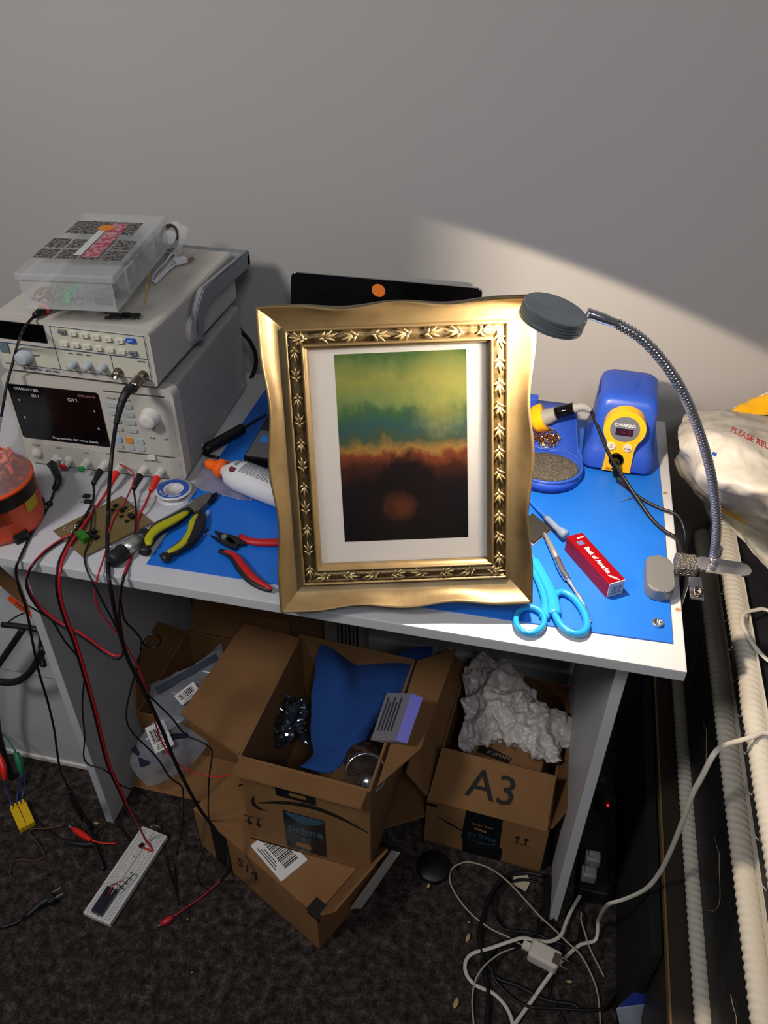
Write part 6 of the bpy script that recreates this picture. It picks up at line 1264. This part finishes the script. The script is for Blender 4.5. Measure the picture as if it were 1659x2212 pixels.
# contents
cl = [[(-0.5165, 0.2989, 0.34), (-0.4945, 0.3101, 0.33), (-0.4636, 0.3203, 0.3), (-0.4089, 0.3056, 0.32), (-0.3645, 0.3323, 0.33), (-0.3226, 0.3571, 0.32)],
      [(-0.5122, 0.2595, 0.33), (-0.468, 0.2456, 0.345), (-0.4314, 0.2604, 0.32), (-0.3852, 0.2543, 0.345), (-0.3458, 0.2783, 0.34), (-0.3209, 0.2984, 0.33)],
      [(-0.5022, 0.206, 0.31), (-0.4572, 0.1897, 0.33), (-0.4177, 0.1898, 0.335), (-0.3883, 0.1981, 0.345), (-0.3587, 0.224, 0.34), (-0.328, 0.2497, 0.33)],
      [(-0.4887, 0.1467, 0.29), (-0.4483, 0.1407, 0.31), (-0.4172, 0.1418, 0.33), (-0.3977, 0.1563, 0.335), (-0.3772, 0.1839, 0.33), (-0.3632, 0.2098, 0.32)],
      [(-0.4755, 0.1219, 0.28), (-0.4459, 0.1167, 0.3), (-0.4196, 0.1207, 0.315), (-0.4039, 0.1341, 0.32), (-0.39, 0.1558, 0.32), (-0.3828, 0.1746, 0.31)],
      [(-0.4885, 0.0883, 0.285), (-0.4596, 0.0826, 0.29), (-0.4348, 0.0848, 0.295), (-0.4221, 0.0999, 0.3), (-0.411, 0.1158, 0.3), (-0.4043, 0.1345, 0.295)]]
t = thing('blue_cloth', 'blue fleece cloth heaped in the open box', 'cloth', (-0.44, 0.2, 0.30))
obj('cloth', patch([[Vector(p)-t.location for p in r] for r in cl], 60, 60, 0.004, 0.005, 22), mat('fleece_blue', '#143f80', 0.95, bump=(400, 0.6, 0.003)), t, True)
a = Vector((-0.5414, 0.1871, 0.26)); t = thing('foil_bag', 'shiny crumpled metallised bag in the left of the open box', 'foil bag', a)
fo = [[(-0.5529, 0.2213, 0.29), (-0.5343, 0.212, 0.3), (-0.5187, 0.2137, 0.29)], [(-0.5655, 0.1989, 0.27), (-0.53, 0.1728, 0.3), (-0.5095, 0.2016, 0.27)], [(-0.5655, 0.1716, 0.26), (-0.5252, 0.1431, 0.29), (-0.4979, 0.1724, 0.26)], [(-0.5403, 0.1384, 0.25), (-0.5154, 0.1463, 0.27), (-0.4968, 0.1561, 0.25)]]
obj('bag_skin', patch([[Vector(p)-a for p in r] for r in fo], 40, 36, 0.0006, 0.014, 40, crease=True), mat('antistatic_film', '#6c7280', 0.12, 0.9), t)
a = Vector((-0.376, 0.0669, 0.335)); t = thing('metal_tin', 'round tin with a bright metal rim beside the blue cloth in the open box', 'tin', a)
TN = zto((0.25, -0.75, 0.6))
obj('tin_body', lathe([(0, -0.085), (0.030, -0.085), (0.031, -0.08), (0.031, -0.004), (0, -0.004)], 32, TN), mat('tin_print', '#2a1c18', 0.4, var=(60, '#4a3a34', 0.5, 0.6)), t, True)
obj('tin_rim', lathe([(0.031, -0.008), (0.0325, -0.006), (0.0325, 0.0), (0.0305, 0.001), (0.0290, -0.001), (0.0285, -0.004), (0, -0.004)], 36, TN), m_chrome, t, True)
# purple edged carton
q = [Vector(p) for p in ((-0.3402, 0.117, 0.362), (-0.3218, 0.116, 0.362), (-0.3102, 0.1787, 0.398), (-0.3298, 0.1845, 0.398))]
t = thing('purple_carton', 'slim white and purple carton standing in the right of the open box', 'carton', (q[0]+q[2])/2)
q = [p-t.location for p in q]; nq = (q[1]-q[0]).cross(q[3]-q[0]).normalized(); nq = nq if nq.z > 0 else -nq
obj('purple_side', slab([p+nq*0.0005 for p in q], 0.0012), mat('carton_purple', '#5c5cc0', 0.45), t)
dv = Vector((-0.040, 0.0, -0.010)); q2 = [q[0]+dv, q[0], q[3], q[3]+dv]
bmq = bmesh.new(); add8 = [q[0], q[1], q[2], q[3]]; lo8 = [p+dv for p in add8]
V_ = [bmq.verts.new(p-nq*0.001) for p in add8+lo8]
for f in ((0, 1, 2, 3), (7, 6, 5, 4), (0, 4, 5, 1), (1, 5, 6, 2), (2, 6, 7, 3), (3, 7, 4, 0)): bmq.faces.new([V_[i] for i in f])
obj('carton_body', bmq, mat('carton_white', '#5a5864', 0.5), t)
nn2 = (q2[1]-q2[0]).cross(q2[3]-q2[0]).normalized(); nn2 = nn2 if nn2.y < 0 or nn2.x < 0 else -nn2
pm = bmesh.new()
for k in range(5):
    A = q2[0].lerp(q2[1], 0.15+0.13*k); B = q2[3].lerp(q2[2], 0.15+0.13*k); add_tube(pm, [A.lerp(B, 0.2)+nn2*0.0, A.lerp(B, 0.9-0.1*(k % 2))+nn2*0.0], 0.0012, 5)
obj('carton_print', pm, m_ink, t)
a = Vector((-0.4901, 0.3547, 0.3)); t = thing('striped_carton', 'upright white carton with dark stripes at the back of the open box', 'carton', (a.x, a.y+0.03, 0.18), -0.05)
obj('carton_body', box((0, 0, 0.065), (0.078, 0.03, 0.20), 0.001), mat('carton_offwhite', '#8c8880', 0.6), t)
b1 = bmesh.new()
for k in range(6): add_box(b1, (-0.012+k*0.0075, -0.0154, 0.065), (0.004 if k % 2 else 0.0025, 0.0008, 0.19))
obj('stripe', b1, m_ink, t)
# ---- left box with bags
tC, fC = carton('open_box', 'open brown carton against the left desk leg, holding clear bags of parts', (-0.735, 0.315, 0), -0.03, 0.235, 0.22, 0.17, {'left': (0.085, 12, 0.28), 'back': (0.08, 20, 0.05)})
obj('flap', slab([Vector((-0.115, -0.11, 0.085)), Vector((-0.125, -0.165, 0.012)), Vector((0.115, -0.160, 0.010)), Vector((0.115, -0.11, 0.085))], 0.004), m_cardb, tC)
m_zip = mat('zip_bag', '#a4aab6', 0.12, alpha=0.30, spec=0.9)
b1 = [[(-0.8421, 0.2534, 0.2), (-0.8081, 0.2757, 0.21), (-0.7656, 0.3121, 0.22), (-0.7383, 0.3606, 0.23)], [(-0.8229, 0.2128, 0.2), (-0.7874, 0.2417, 0.215), (-0.7475, 0.2707, 0.225), (-0.7249, 0.3365, 0.23)], [(-0.7928, 0.1859, 0.195), (-0.7637, 0.2073, 0.21), (-0.7347, 0.2385, 0.22), (-0.7159, 0.3071, 0.225)], [(-0.7759, 0.1571, 0.19), (-0.7514, 0.1862, 0.2), (-0.7267, 0.2158, 0.21), (-0.7139, 0.2771, 0.22)]]
t = thing('parts_bag', 'clear zip bag with a barcode sticker, the upper one in the left box', 'zip bag', (-0.76, 0.33, 0.19))
obj('bag_film', patch([[Vector(p)-t.location for p in r] for r in b1], 36, 36, 0.0008, 0.006, 36), m_zip, t, True)
b2_ = [(-0.7589, 0.2299, 0.217), (-0.7362, 0.2645, 0.222)]; 
ub_ = (Vector(b2_[1])-Vector(b2_[0])); bcm = frame_m(Vector((-0.7522, 0.2033, 0.226))-t.location, ub_, Vector((-ub_.y, ub_.x, 0.3*ub_.length)))
barcode(t, bcm, 0.042, 0.024, seed=12)
obj('header_strip', slab([Vector(p)-t.location for p in ((-0.8135, 0.227, 0.212), (-0.726, 0.3126, 0.236), (-0.7343, 0.3244, 0.238), (-0.8233, 0.2388, 0.214))], 0.0008), mat('header_slate', '#3a404e', 0.4), t)
pr_ = bmesh.new(); rr = random.Random(21)
for k in range(26):
    c = Vector((-0.7749, 0.2307, 0.205)).lerp(Vector((-0.7419, 0.3236, 0.22)), rr.random())-t.location+Vector((rr.uniform(-.012, .012), rr.uniform(-.02, .02), 0)); d = Vector((rr.uniform(-1, 1), rr.uniform(-1, 1), 0)).normalized()*0.009; add_cyl(pr_, c-d, c+d, 0.0009, n=5)
stuff(obj('metal_pins', pr_, m_chrome, t))
b3 = [[(-0.8203, 0.2019, 0.16), (-0.7754, 0.2126, 0.18), (-0.7233, 0.2164, 0.17)], [(-0.8421, 0.177, 0.13), (-0.7781, 0.1872, 0.15), (-0.7153, 0.2062, 0.13)], [(-0.8482, 0.1451, 0.1), (-0.787, 0.1552, 0.12), (-0.7326, 0.1821, 0.1)], [(-0.8154, 0.1293, 0.06), (-0.7881, 0.1389, 0.07), (-0.7583, 0.1663, 0.07)]]
t = thing('parts_bag', 'clear zip bag with a barcode sticker, the lower one hanging out of the left box', 'zip bag', (-0.79, 0.22, 0.10))
obj('bag_film', patch([[Vector(p)-t.location for p in r] for r in b3], 36, 36, 0.0008, 0.005, 36), m_zip, t, True)
ub_ = Vector((-0.8014, 0.1869, 0.175))-Vector((-0.8217, 0.1687, 0.172)); vb = Vector((-0.7753, 0.1647, 0.15))-Vector((-0.8014, 0.1869, 0.175))
barcode(t, frame_m(Vector((-0.7908, 0.1462, 0.148))-t.location, ub_, -vb), 0.036, 0.050, seed=15)
for c_, s_, a_ in (((-0.8175, 0.1539, 0.112), (0.030, 0.022, 0.006), 0.6), ((-0.8387, 0.1662, 0.12), (0.022, 0.020, 0.005), 1.1), ((-0.7656, 0.1901, 0.15), (0.034, 0.010, 0.006), 0.4)):
    b1 = bmesh.new(); add_box(b1, Vector(c_)-t.location, s_, 0.001, rot=Matrix.Rotation(a_, 3, 'Z')); obj('small_board', b1, mat('board_navy', '#20243a', 0.5), t)
# tall carton behind everything under the desk
t = thing('back_carton', 'large brown carton at the back under the desk, behind the parts bags', 'cardboard box', (-0.64, 0.455, 0))
obj('carton_body', box((0, 0.0, 0.22), (0.34, 0.02, 0.44), 0.002), m_cardb, t); obj('carton_fold', box((0, -0.012, 0.40), (0.34, 0.004, 0.06), 0.001), m_cardd, t)

# ------------------------------------------------------------------ breadboard and clips on the carpet
bp_ = [Vector(p) for p in [(-0.8098, 0.0795, 0.012), (-0.7562, 0.0698, 0.012), (-0.7837, -0.1011, 0.012), (-0.8357, -0.0937, 0.012)]]
bl0 = (bp_[0]+bp_[1])/2; bl1 = (bp_[2]+bp_[3])/2; bc = (bl0+bl1)/2; bv = (bl0-bl1); LB = bv.length; WB = (bp_[1]-bp_[0]).length
aB = math.atan2(bv.y, bv.x)
t = thing('breadboard', 'long white solderless breadboard with a small dark module lying on the carpet', 'breadboard', (bc.x, bc.y, 0.001), aB)
m_bw = mat('breadboard_white', '#cfcfcd', 0.5)
obj('board', box((0, 0, 0.0055), (LB, WB, 0.011), 0.001), m_bw, t)
g = bmesh.new()
for y in (-0.38, -0.27, 0.0, 0.27, 0.38): add_box(g, (0, y*WB, 0.0112), (LB*0.97, 0.0022 if y == 0 else 0.0008, 0.0004))
obj('groove', g, mat('groove_grey', '#8e8e90', 0.6), t)
holes = bmesh.new()
for i in range(46):
    for y in (-0.43, -0.32, -0.20, -0.155, -0.11, -0.065, 0.065, 0.11, 0.155, 0.20, 0.32, 0.43):
        x = -LB*0.47+i*LB*0.94/45; s_ = 0.0005; z = 0.01115
        holes.faces.new([holes.verts.new((x+a, y*WB+b, z)) for a, b in ((-s_, -s_), (s_, -s_), (s_, s_), (-s_, s_))])
stuff(obj('hole_grid', holes, mat('hole_dark', '#33333a', 0.7), t))
obj('module', box((-LB*0.34, 0.002, 0.017), (0.046, 0.020, 0.010), 0.001), mat('module_dark', '#1c1e2c', 0.35), t)
obj('usb_port', box((-LB*0.445, 0.004, 0.014), (0.010, 0.009, 0.004), 0.0005), mat('port_brass', '#8a6c40', 0.35, 0.8), t)
for k, (y_, mm) in enumerate(((0.006, m_black), (0.002, m_red), (-0.003, mat('wire_pale', '#b8b0b0', 0.4)), (-0.010, m_black))):
    obj('jumper_wire', tube([(-LB*0.30+0.003*k, y_, 0.022), (-LB*0.22+0.004*k, y_-0.006, 0.034-0.002*k), (-LB*0.17+0.008*k, y_-0.010, 0.026), (-LB*0.16+0.010*k, -0.014, 0.012)], 0.0009, 6, 0.004), mm, t, True)
obj('chip', box((0.052, 0.004, 0.0135), (0.009, 0.006, 0.005), 0.0004), m_black, t)
obj('led', lathe([(0, 0.011), (0.0026, 0.011), (0.0026, 0.015), (0.0014, 0.0172), (0, 0.0176)], 14, Matrix.Translation((0.028, 0.008, 0))), mat('led_clear', '#e8e4dc', 0.15), t, True)
obj('led', lathe([(0, 0.011), (0.0018, 0.011), (0.0018, 0.013), (0, 0.0140)], 12, Matrix.Translation((0.002, -0.008, 0))), m_green, t, True)
obj('jumper_wire', tube([(0.088, 0.010, 0.012), (0.090, 0.006, 0.021), (0.094, -0.004, 0.019), (0.095, -0.008, 0.012)], 0.001, 6, 0.003), mat('wire_tan', '#8c7c6a', 0.4), t, True)
# yellow terminal block with leads and clips
yp = [Vector(p) for p in [(-1.068, 0.0528, 0.012), (-1.049, 0.0751, 0.012), (-1.008, 0.0408, 0.012), (-1.026, 0.0193, 0.012)]]
yc = sum(yp, Vector())/4; yv = yp[1]-yp[0]; 
t = thing('terminal_block', 'yellow terminal block with blue and brown wires lying on the carpet at the left', 'terminal block', (yc.x, yc.y, 0.001), math.atan2(yv.y, yv.x))
my = mat('block_yellow', '#e0b818', 0.4)
ly, wy = yv.length, (yp[2]-yp[1]).length
obj('block', box((0, 0, 0.009), (ly, wy, 0.014), 0.001), my, t)
tt = bmesh.new()
for k in range(4):
    add_box(tt, (-ly*0.36+k*ly*0.24, wy*0.46, 0.015), (ly*0.16, wy*0.16, 0.010), 0.0006); add_box(tt, (-ly*0.36+k*ly*0.24, -wy*0.46, 0.013), (ly*0.16, wy*0.14, 0.008), 0.0006)
obj('terminal', tt, my, t)
obj('seam', box((0, 0, 0.0162), (ly*0.04, wy*0.8, 0.0006)), mat('seam_dark', '#3a2c14', 0.6), t)
def wd_(nm, pts, r, m): 
    o = obj(nm, tube([t.matrix_basis.inverted() @ Vector(p) for p in pts], r, 7), m, t, True); return o
m_bl = mat('wire_blue', '#27418c', 0.4); m_gr = mat('wire_green', '#157048', 0.4); m_br = mat('wire_brown', '#5a3a36', 0.5)
wd_('wire', [(-1.063, 0.0549, 0.018), (-1.075, 0.0696, 0.03), (-1.08, 0.0753, 0.05), (-1.082, 0.0829, 0.065)], 0.0013, m_bl)
wd_('wire', [(-1.059, 0.063, 0.018), (-1.065, 0.082, 0.03), (-1.057, 0.0896, 0.055), (-1.054, 0.0962, 0.07)], 0.0013, m_bl)
wd_('wire', [(-1.053, 0.0683, 0.018), (-1.056, 0.0893, 0.03), (-1.053, 0.097, 0.05), (-1.053, 0.1006, 0.07)], 0.0013, m_bl)
wd_('wire', [(-1.013, 0.0263, 0.012), (-0.9969, 0.0336, 0.006), (-0.978, 0.0411, 0.004), (-0.9546, 0.051, 0.006)], 0.0012, m_br)
wd_('wire', [(-1.014, 0.0211, 0.012), (-0.9947, 0.0137, 0.005), (-0.9698, -0.0015, 0.004), (-0.9603, -0.0112, 0.004), (-0.9676, -0.0238, 0.004), (-0.9935, -0.027, 0.004), (-1.009, -0.035, 0.004), (-1.004, -0.0544, 0.004), (-0.9974, -0.0591, 0.004)], 0.0010, m_br)
cg = [Vector(p) for p in ((-1.055, 0.0975, 0.068), (-1.062, 0.1089, 0.085), (-1.072, 0.1199, 0.1), (-1.087, 0.1298, 0.115), (-1.106, 0.1356, 0.13), (-1.122, 0.135, 0.14))]
inv = t.matrix_basis.inverted()
obj('green_clip', add_tube(bmesh.new(), spline([inv @ p for p in cg[:3]], 0.004), lambda s, th: 0.0032+0.0036*math.sin(min(1, s/0.05)*math.pi), 12), m_gr, t, True)
wd_('wire', cg[2:], 0.0015, m_gr)
obj('red_clip', add_tube(bmesh.new(), spline([inv @ Vector(p) for p in ((-1.081, 0.0799, 0.064), (-1.085, 0.091, 0.082), (-1.094, 0.1027, 0.095), (-1.103, 0.1127, 0.11))], 0.004), lambda s, th: 0.0030+0.0036*math.sin(min(1, s/0.05)*math.pi), 12), m_redp, t, True)
wd_('wire', [(-1.103, 0.1127, 0.11), (-1.125, 0.1302, 0.12), (-1.147, 0.1391, 0.13)], 0.0015, m_red)
# mains plug bottom left
t = thing('mains_plug', 'black two pin mains plug lying on the carpet at the lower left', 'plug', (-0.9144, -0.0889, 0.006))
P_ = rel([(-0.9854, -0.1517, 0.005), (-0.9639, -0.1444, 0.005), (-0.944, -0.134, 0.006), (-0.9304, -0.1198, 0.008), (-0.9224, -0.1076, 0.01), (-0.9156, -0.0951, 0.011), (-0.9052, -0.0827, 0.011)], t)
obj('cord', tube(P_[:4], 0.0027, 8), m_black, t, True)
obj('plug_body', add_tube(bmesh.new(), spline(P_[3:], 0.004), lambda s, th: 0.0032+0.075*s, 14), m_blkgrip, t, True)
hdq = (P_[6]-P_[5]).normalized(); fm = frame_m(P_[6], hdq, (-hdq.y, hdq.x, 0))
b1 = bmesh.new(); add_box(b1, (0.001, 0, 0), (0.012, 0.024, 0.014), 0.003); bmesh.ops.transform(b1, matrix=fm, verts=b1.verts[:]); obj('plug_head', b1, m_blkgrip, t)
for s_ in (-0.006, 0.006):
    b1 = bmesh.new(); add_box(b1, (0.014, s_, 0), (0.016, 0.0016, 0.006), 0.0004); bmesh.ops.transform(b1, matrix=fm, verts=b1.verts[:]); obj('pin', b1, mat('pin_pale', '#b8b09a', 0.3, 0.6), t)
# ------------------------------------------------------------------ cable nest bottom right
t = thing('black_cable_coil', 'tangled coil of thick black cable on the carpet behind the white charger', 'cable', (-0.0846, 0.0677, 0.003))
def fl(*a): return [Vector(p) for p in a]
c1 = [(-0.0669, 0.1501, 0.006), (-0.0999, 0.1513, 0.006), (-0.1319, 0.1385, 0.008), (-0.1567, 0.1026, 0.008), (-0.1674, 0.0595, 0.006), (-0.1699, 0.023, 0.006), (-0.1574, -0.02, 0.006), (-0.144, -0.0675, 0.006), (-0.1397, -0.1208, 0.006)]
c2 = [(-0.0675, 0.1352, 0.006), (-0.1071, 0.1344, 0.01), (-0.1419, 0.1124, 0.012), (-0.1536, 0.0802, 0.012), (-0.1425, 0.0471, 0.01), (-0.1221, 0.0399, 0.01), (-0.0836, 0.0447, 0.01), (-0.0448, 0.0371, 0.012), (-0.014, 0.0421, 0.008), (-0.0009, 0.0694, 0.006), (0.0015, 0.094, 0.006), (-0.0133, 0.1321, 0.006), (0.0139, 0.1735, 0.005), (0.0382, 0.1791, 0.005)]
c3 = [(-0.0605, 0.145, 0.01), (-0.0633, 0.1091, 0.012), (-0.0689, 0.075, 0.012), (-0.0762, 0.0455, 0.012), (-0.0985, 0.0374, 0.01), (-0.1348, 0.0146, 0.008), (-0.1509, -0.0119, 0.008), (-0.1364, -0.0372, 0.006), (-0.0984, -0.0429, 0.006), (-0.0534, -0.0538, 0.006), (-0.01, -0.0509, 0.006), (0.0048, -0.0612, 0.006)]
c4 = [(-0.0505, 0.0771, 0.008), (-0.0319, 0.0237, 0.006), (-0.0451, -0.0091, 0.006), (-0.0466, -0.0453, 0.006), (-0.0269, -0.0751, 0.006), (-0.0151, -0.099, 0.006)]
c5 = [(-0.0969, 0.0241, 0.006), (-0.1334, -0.0031, 0.014), (-0.1442, -0.0278, 0.014), (-0.1317, -0.0486, 0.01), (-0.0889, -0.0696, 0.008), (-0.0385, -0.0636, 0.008), (0.0328, -0.0488, 0.008), (0.0541, -0.0231, 0.008)]
for c_, r_ in ((c1, 0.0034), (c2, 0.0026), (c3, 0.0032), (c4, 0.0024), (c5, 0.0024)): obj('cord', tube(rel(c_, t), r_, 8), m_black, t, True)
cst = [(-0.0672, 0.1478, 0.01), (-0.0628, 0.1209, 0.014), (-0.0642, 0.0903, 0.016), (-0.07, 0.0607, 0.016)]
obj('cable_bundle', tube(rel(cst, t), 0.0075, 12), m_black, t, True)
flatcord('white_cord', 'thick white flat cord from the white connector, curling beside the charger', [(0.0052, 0.1658, 0.05), (0.0031, 0.1546, 0.035), (-0.0072, 0.1262, 0.02), (-0.021, 0.0971, 0.014), (-0.0302, 0.0698, 0.016), (-0.0373, 0.0466, 0.02), (-0.0535, 0.032, 0.022), (-0.076, 0.0276, 0.022), (-0.0989, 0.027, 0.022), (-0.1208, 0.0168, 0.02), (-0.1492, 0.0042, 0.01), (-0.178, -0.0092, 0.005), (-0.1871, -0.0263, 0.005), (-0.1823, -0.0436, 0.005), (-0.1655, -0.0564, 0.005), (-0.1372, -0.062, 0.005), (-0.1173, -0.0749, 0.005), (-0.1046, -0.0925, 0.005), (-0.0971, -0.1173, 0.005)])
t = thing('usb_charger', 'white USB wall charger lying on the cables at the bottom of the picture', 'charger', (-0.0649, 0.0063, 0.018))
A_, B_ = Vector((-0.0865, 0.0097, 0.026)), Vector((-0.0392, -0.0033, 0.026)); dq = (B_-A_).normalized(); fm = frame_m((A_+B_)/2-t.location, dq, (-dq.y, dq.x, 0))
def ch(nm, c, s, m, bev): b1 = bmesh.new(); add_box(b1, c, s, bev, 3); bmesh.ops.transform(b1, matrix=fm, verts=b1.verts[:]); return obj(nm, b1, m, t)
ch('charger_body', (0, 0, 0), (0.050, 0.030, 0.026), mat('charger_white', '#d4ccc0', 0.35), 0.006)
ch('usb_plug', (-0.031, 0.002, 0.0), (0.014, 0.013, 0.008), mat('charger_white', '#d4ccc0', 0.35), 0.001)
ch('pin_plate', (0.019, 0.0, 0.0128), (0.011, 0.018, 0.001), m_nick, 0.0003)
for s_ in (-0.0065, 0.0065): ch('pin', (0.030, s_, 0.008), (0.018, 0.0016, 0.006), m_chrome, 0.0004)
thinc = [(-0.094, 0.0136, 0.022), (-0.1066, 0.0222, 0.012), (-0.1225, 0.0288, 0.01), (-0.1529, 0.0384, 0.005), (-0.1867, 0.0548, 0.005), (-0.2144, 0.0782, 0.005), (-0.2332, 0.1039, 0.005), (-0.2349, 0.1254, 0.005), (-0.2237, 0.1396, 0.005), (-0.2063, 0.1481, 0.005), (-0.1784, 0.1473, 0.005), (-0.1527, 0.1329, 0.016), (-0.1265, 0.1153, 0.018), (-0.0961, 0.0902, 0.018), (-0.0757, 0.0681, 0.026), (-0.0464, 0.0543, 0.016), (-0.0269, 0.0374, 0.02), (-0.0052, 0.0262, 0.014), (0.0139, 0.0043, 0.006), (0.0272, -0.0281, 0.005), (0.0323, -0.0813, 0.005)]
t = thing('thin_white_cable', 'thin whitish cable from the charger looping round in front of the A3 box', 'cable', thinc[9]); obj('cord', tube(rel(thinc, t), 0.0015, 8), mat('cable_ivory', '#a89c88', 0.45), t, True)
t2_ = [(-0.1043, 0.0184, 0.008), (-0.1335, -0.004, 0.016), (-0.1551, -0.0284, 0.018), (-0.1668, -0.0494, 0.01), (-0.1683, -0.0796, 0.005), (-0.1585, -0.1247, 0.005)]
t = thing('thin_white_cable', 'thin whitish cable crossing left of the charger to the bottom edge', 'cable', t2_[3]); obj('cord', tube(rel(t2_, t), 0.0015, 8), mat('cable_ivory', '#a89c88', 0.45), t, True)
t2_ = [(-0.0019, 0.106, 0.005), (-0.004, 0.0882, 0.007), (0.0018, 0.0686, 0.009), (0.0129, 0.0415, 0.006), (0.0362, 0.0026, 0.005)]
t = thing('thin_white_cable', 'short stretch of thin whitish cable at the foot of the bed beside the black coil', 'cable', t2_[2]); obj('cord', tube(rel(t2_, t), 0.0014, 8), mat('cable_ivory', '#a89c88', 0.45), t, True)
# white plug cluster behind the right desk leg
t = thing('power_strip', 'dark power strip with pale plugs on the carpet behind the right desk leg', 'power strip', (0.0022, 0.1824, 0))
obj('strip_body', box((0.01, 0.02, 0.02), (0.05, 0.16, 0.036), 0.004), m_blkgrip, t)
for k, (x, y) in enumerate(((-0.002, -0.035), (0.004, -0.005))):
    b1 = bmesh.new(); add_box(b1, (x, y, 0.050), (0.026, 0.022, 0.024), 0.005, 3); add_box(b1, (x-0.004, y, 0.064), (0.010, 0.010, 0.012), 0.003); obj('plug', b1, mat('plug_pale', '#a8aca8', 0.4), t, True)
bq = bmesh.new(); bmesh.ops.create_icosphere(bq, subdivisions=2, radius=0.0022, matrix=Matrix.Translation(Vector((0.0245, 0.26, 0.0945))-t.location)); 
sw = obj('status_light', bq, mat('led_red', '#ff2030', 0.4, emit=('#ff1428', 3.0)), t, True)
obj('light_post', box2(Vector((0.0245, 0.26, 0.0945))-t.location+Vector((-0.012, 0.002, -0.5)).xyz*0+Vector((-0.01, 0.0015, -0.02)), Vector((0.0245, 0.26, 0.0945))-t.location+Vector((0.01, 0.012, 0.02)), 0.002), m_blkgrip, t)
zl = Vector((0.0245, 0.26, 0.0945)).z
obj('light_stem', box2((Vector((0.0245, 0.26, 0.0945))-t.location).to_2d().to_3d()+Vector((-0.004, 0.003, 0.0)), (Vector((0.0245, 0.26, 0.0945))-t.location).to_2d().to_3d()+Vector((0.004, 0.010, max(0.01, zl-0.015))), 0.001), m_blkgrip, t)
# round dark puck and scraps
t = thing('dark_disc', 'round black flat object on the carpet in front of the right box', 'disc', (-0.2663, 0.1223, 0.001))
obj('disc_body', lathe([(0, 0), (0.028, 0), (0.030, 0.003), (0.030, 0.010), (0.027, 0.013), (0, 0.013)], 32), m_black, t, True)
ww = mat('wood_chip', '#b09468', 0.7)
chips = [(-0.2691, 0.0906, 0.003), (-0.1884, 0.0163, 0.003), (-0.1928, -0.0885, 0.003), (-0.1904, 0.042, 0.003), (-0.9006, 0.0692, 0.003), (-1.108, 0.146, 0.003), (-0.6613, -0.0599, 0.003), (-0.6192, -0.1387, 0.003), (-0.1066, 0.0831, 0.003), (-0.0183, -0.0163, 0.003)]
rr = random.Random(8); c0 = None
lbls = ['pale wood shaving on the carpet below the round black disc', 'pale oval wood shaving left of the black cable tangle', 'pale oval wood shaving nearest the bottom edge, left of the cords', 'tiny pale shaving just above the oval one by the cable tangle', 'tiny tan shaving beside the foot of the left desk leg', 'small pale crumb beside the green clip', 'small whitish crumb right of the red clip', 'small grey crumb low on the empty carpet', 'tiny pale crumb inside the black cable loop', 'tiny tan curl under the cables right of the charger']
for k, p_ in enumerate(chips):
    L_ = [0.012, 0.016, 0.018, 0.006, 0.011, 0.007, 0.006, 0.006, 0.005, 0.010][k]; a = R(80 if k < 3 else rr.uniform(0, 180))
    b1 = bmesh.new(); bmesh.ops.create_icosphere(b1, subdivisions=2, radius=1.0, matrix=Matrix.Rotation(a, 4, 'Z') @ Matrix.Diagonal((L_/2, L_/4.5, 0.0012, 1)))
    for v in b1.verts: v.co.z += 0.0012+0.0010*math.sin(v.co.x*300)
    o = obj('wood_shaving', b1, ww, None, True, recenter=False); o.location = (p_[0], p_[1], 0.0015); tag(o, lbls[k], 'shaving', 'scraps on the carpet')
q = [(-0.1234, 0.14, 0.004), (-0.0994, 0.1481, 0.004), (-0.0935, 0.1364, 0.004), (-0.1001, 0.1176, 0.004), (-0.1262, 0.1263, 0.004)]
b1 = prism([(p[0]-q[0][0], p[1]-q[0][1]) for p in q], 0.0, 0.0012); o = obj('paper_scrap', b1, mat('scrap_cream', '#b8ac98', 0.8), None, recenter=False); o.location = (q[0][0], q[0][1], 0.0145); tag(o, 'torn cream paper scrap under the black cable loop', 'paper')
o.location.z = 0.0025
# blue and white package at the bottom right
t = thing('blue_package', 'blue and white package standing on the carpet beside the bed at the lower right', 'package', (0.0772, -0.0939, 0.05))
q = [Vector(p)-t.location for p in ((0.0363, -0.0883, 0.12), (0.0932, -0.0848, 0.12), (0.0824, -0.0319, 0.15), (0.0743, -0.037, 0.15))]
b1 = bmesh.new()
V_ = [b1.verts.new(Vector(p)-t.location) for p in ((0.035, -0.0918, 0.12), (0.0742, -0.0785, 0.125), (0.0807, -0.0422, 0.15), (0.0433, -0.0824, 0.125), (0.0551, -0.1025, 0.06), (0.0951, -0.0996, 0.06), (0.1016, -0.0618, 0.09))]
b1.faces.new((V_[0], V_[1], V_[2], V_[3])); b1.faces.new((V_[0], V_[4], V_[5], V_[1])); b1.faces.new((V_[1], V_[5], V_[6], V_[2]))
bmesh.ops.solidify(b1, geom=b1.faces[:], thickness=0.003)
o = obj('package_body', b1, mat('package_white', '#c8d0e0', 0.4), t)
b1 = bmesh.new(); V_ = [b1.verts.new(Vector(p)-t.location) for p in ((0.0375, -0.0905, 0.1245), (0.0732, -0.0795, 0.13), (0.079, -0.0421, 0.155), (0.0651, -0.062, 0.15))]
b1.faces.new(V_); bmesh.ops.solidify(b1, geom=b1.faces[:], thickness=0.002); obj('blue_panel', b1, mat('package_blue', '#1238a0', 0.35), t)
obj('package_base', box((0.0, 0.0, -0.02), (0.03, 0.03, 0.06), 0.002), mat('package_white', '#c8d0e0', 0.4), t)
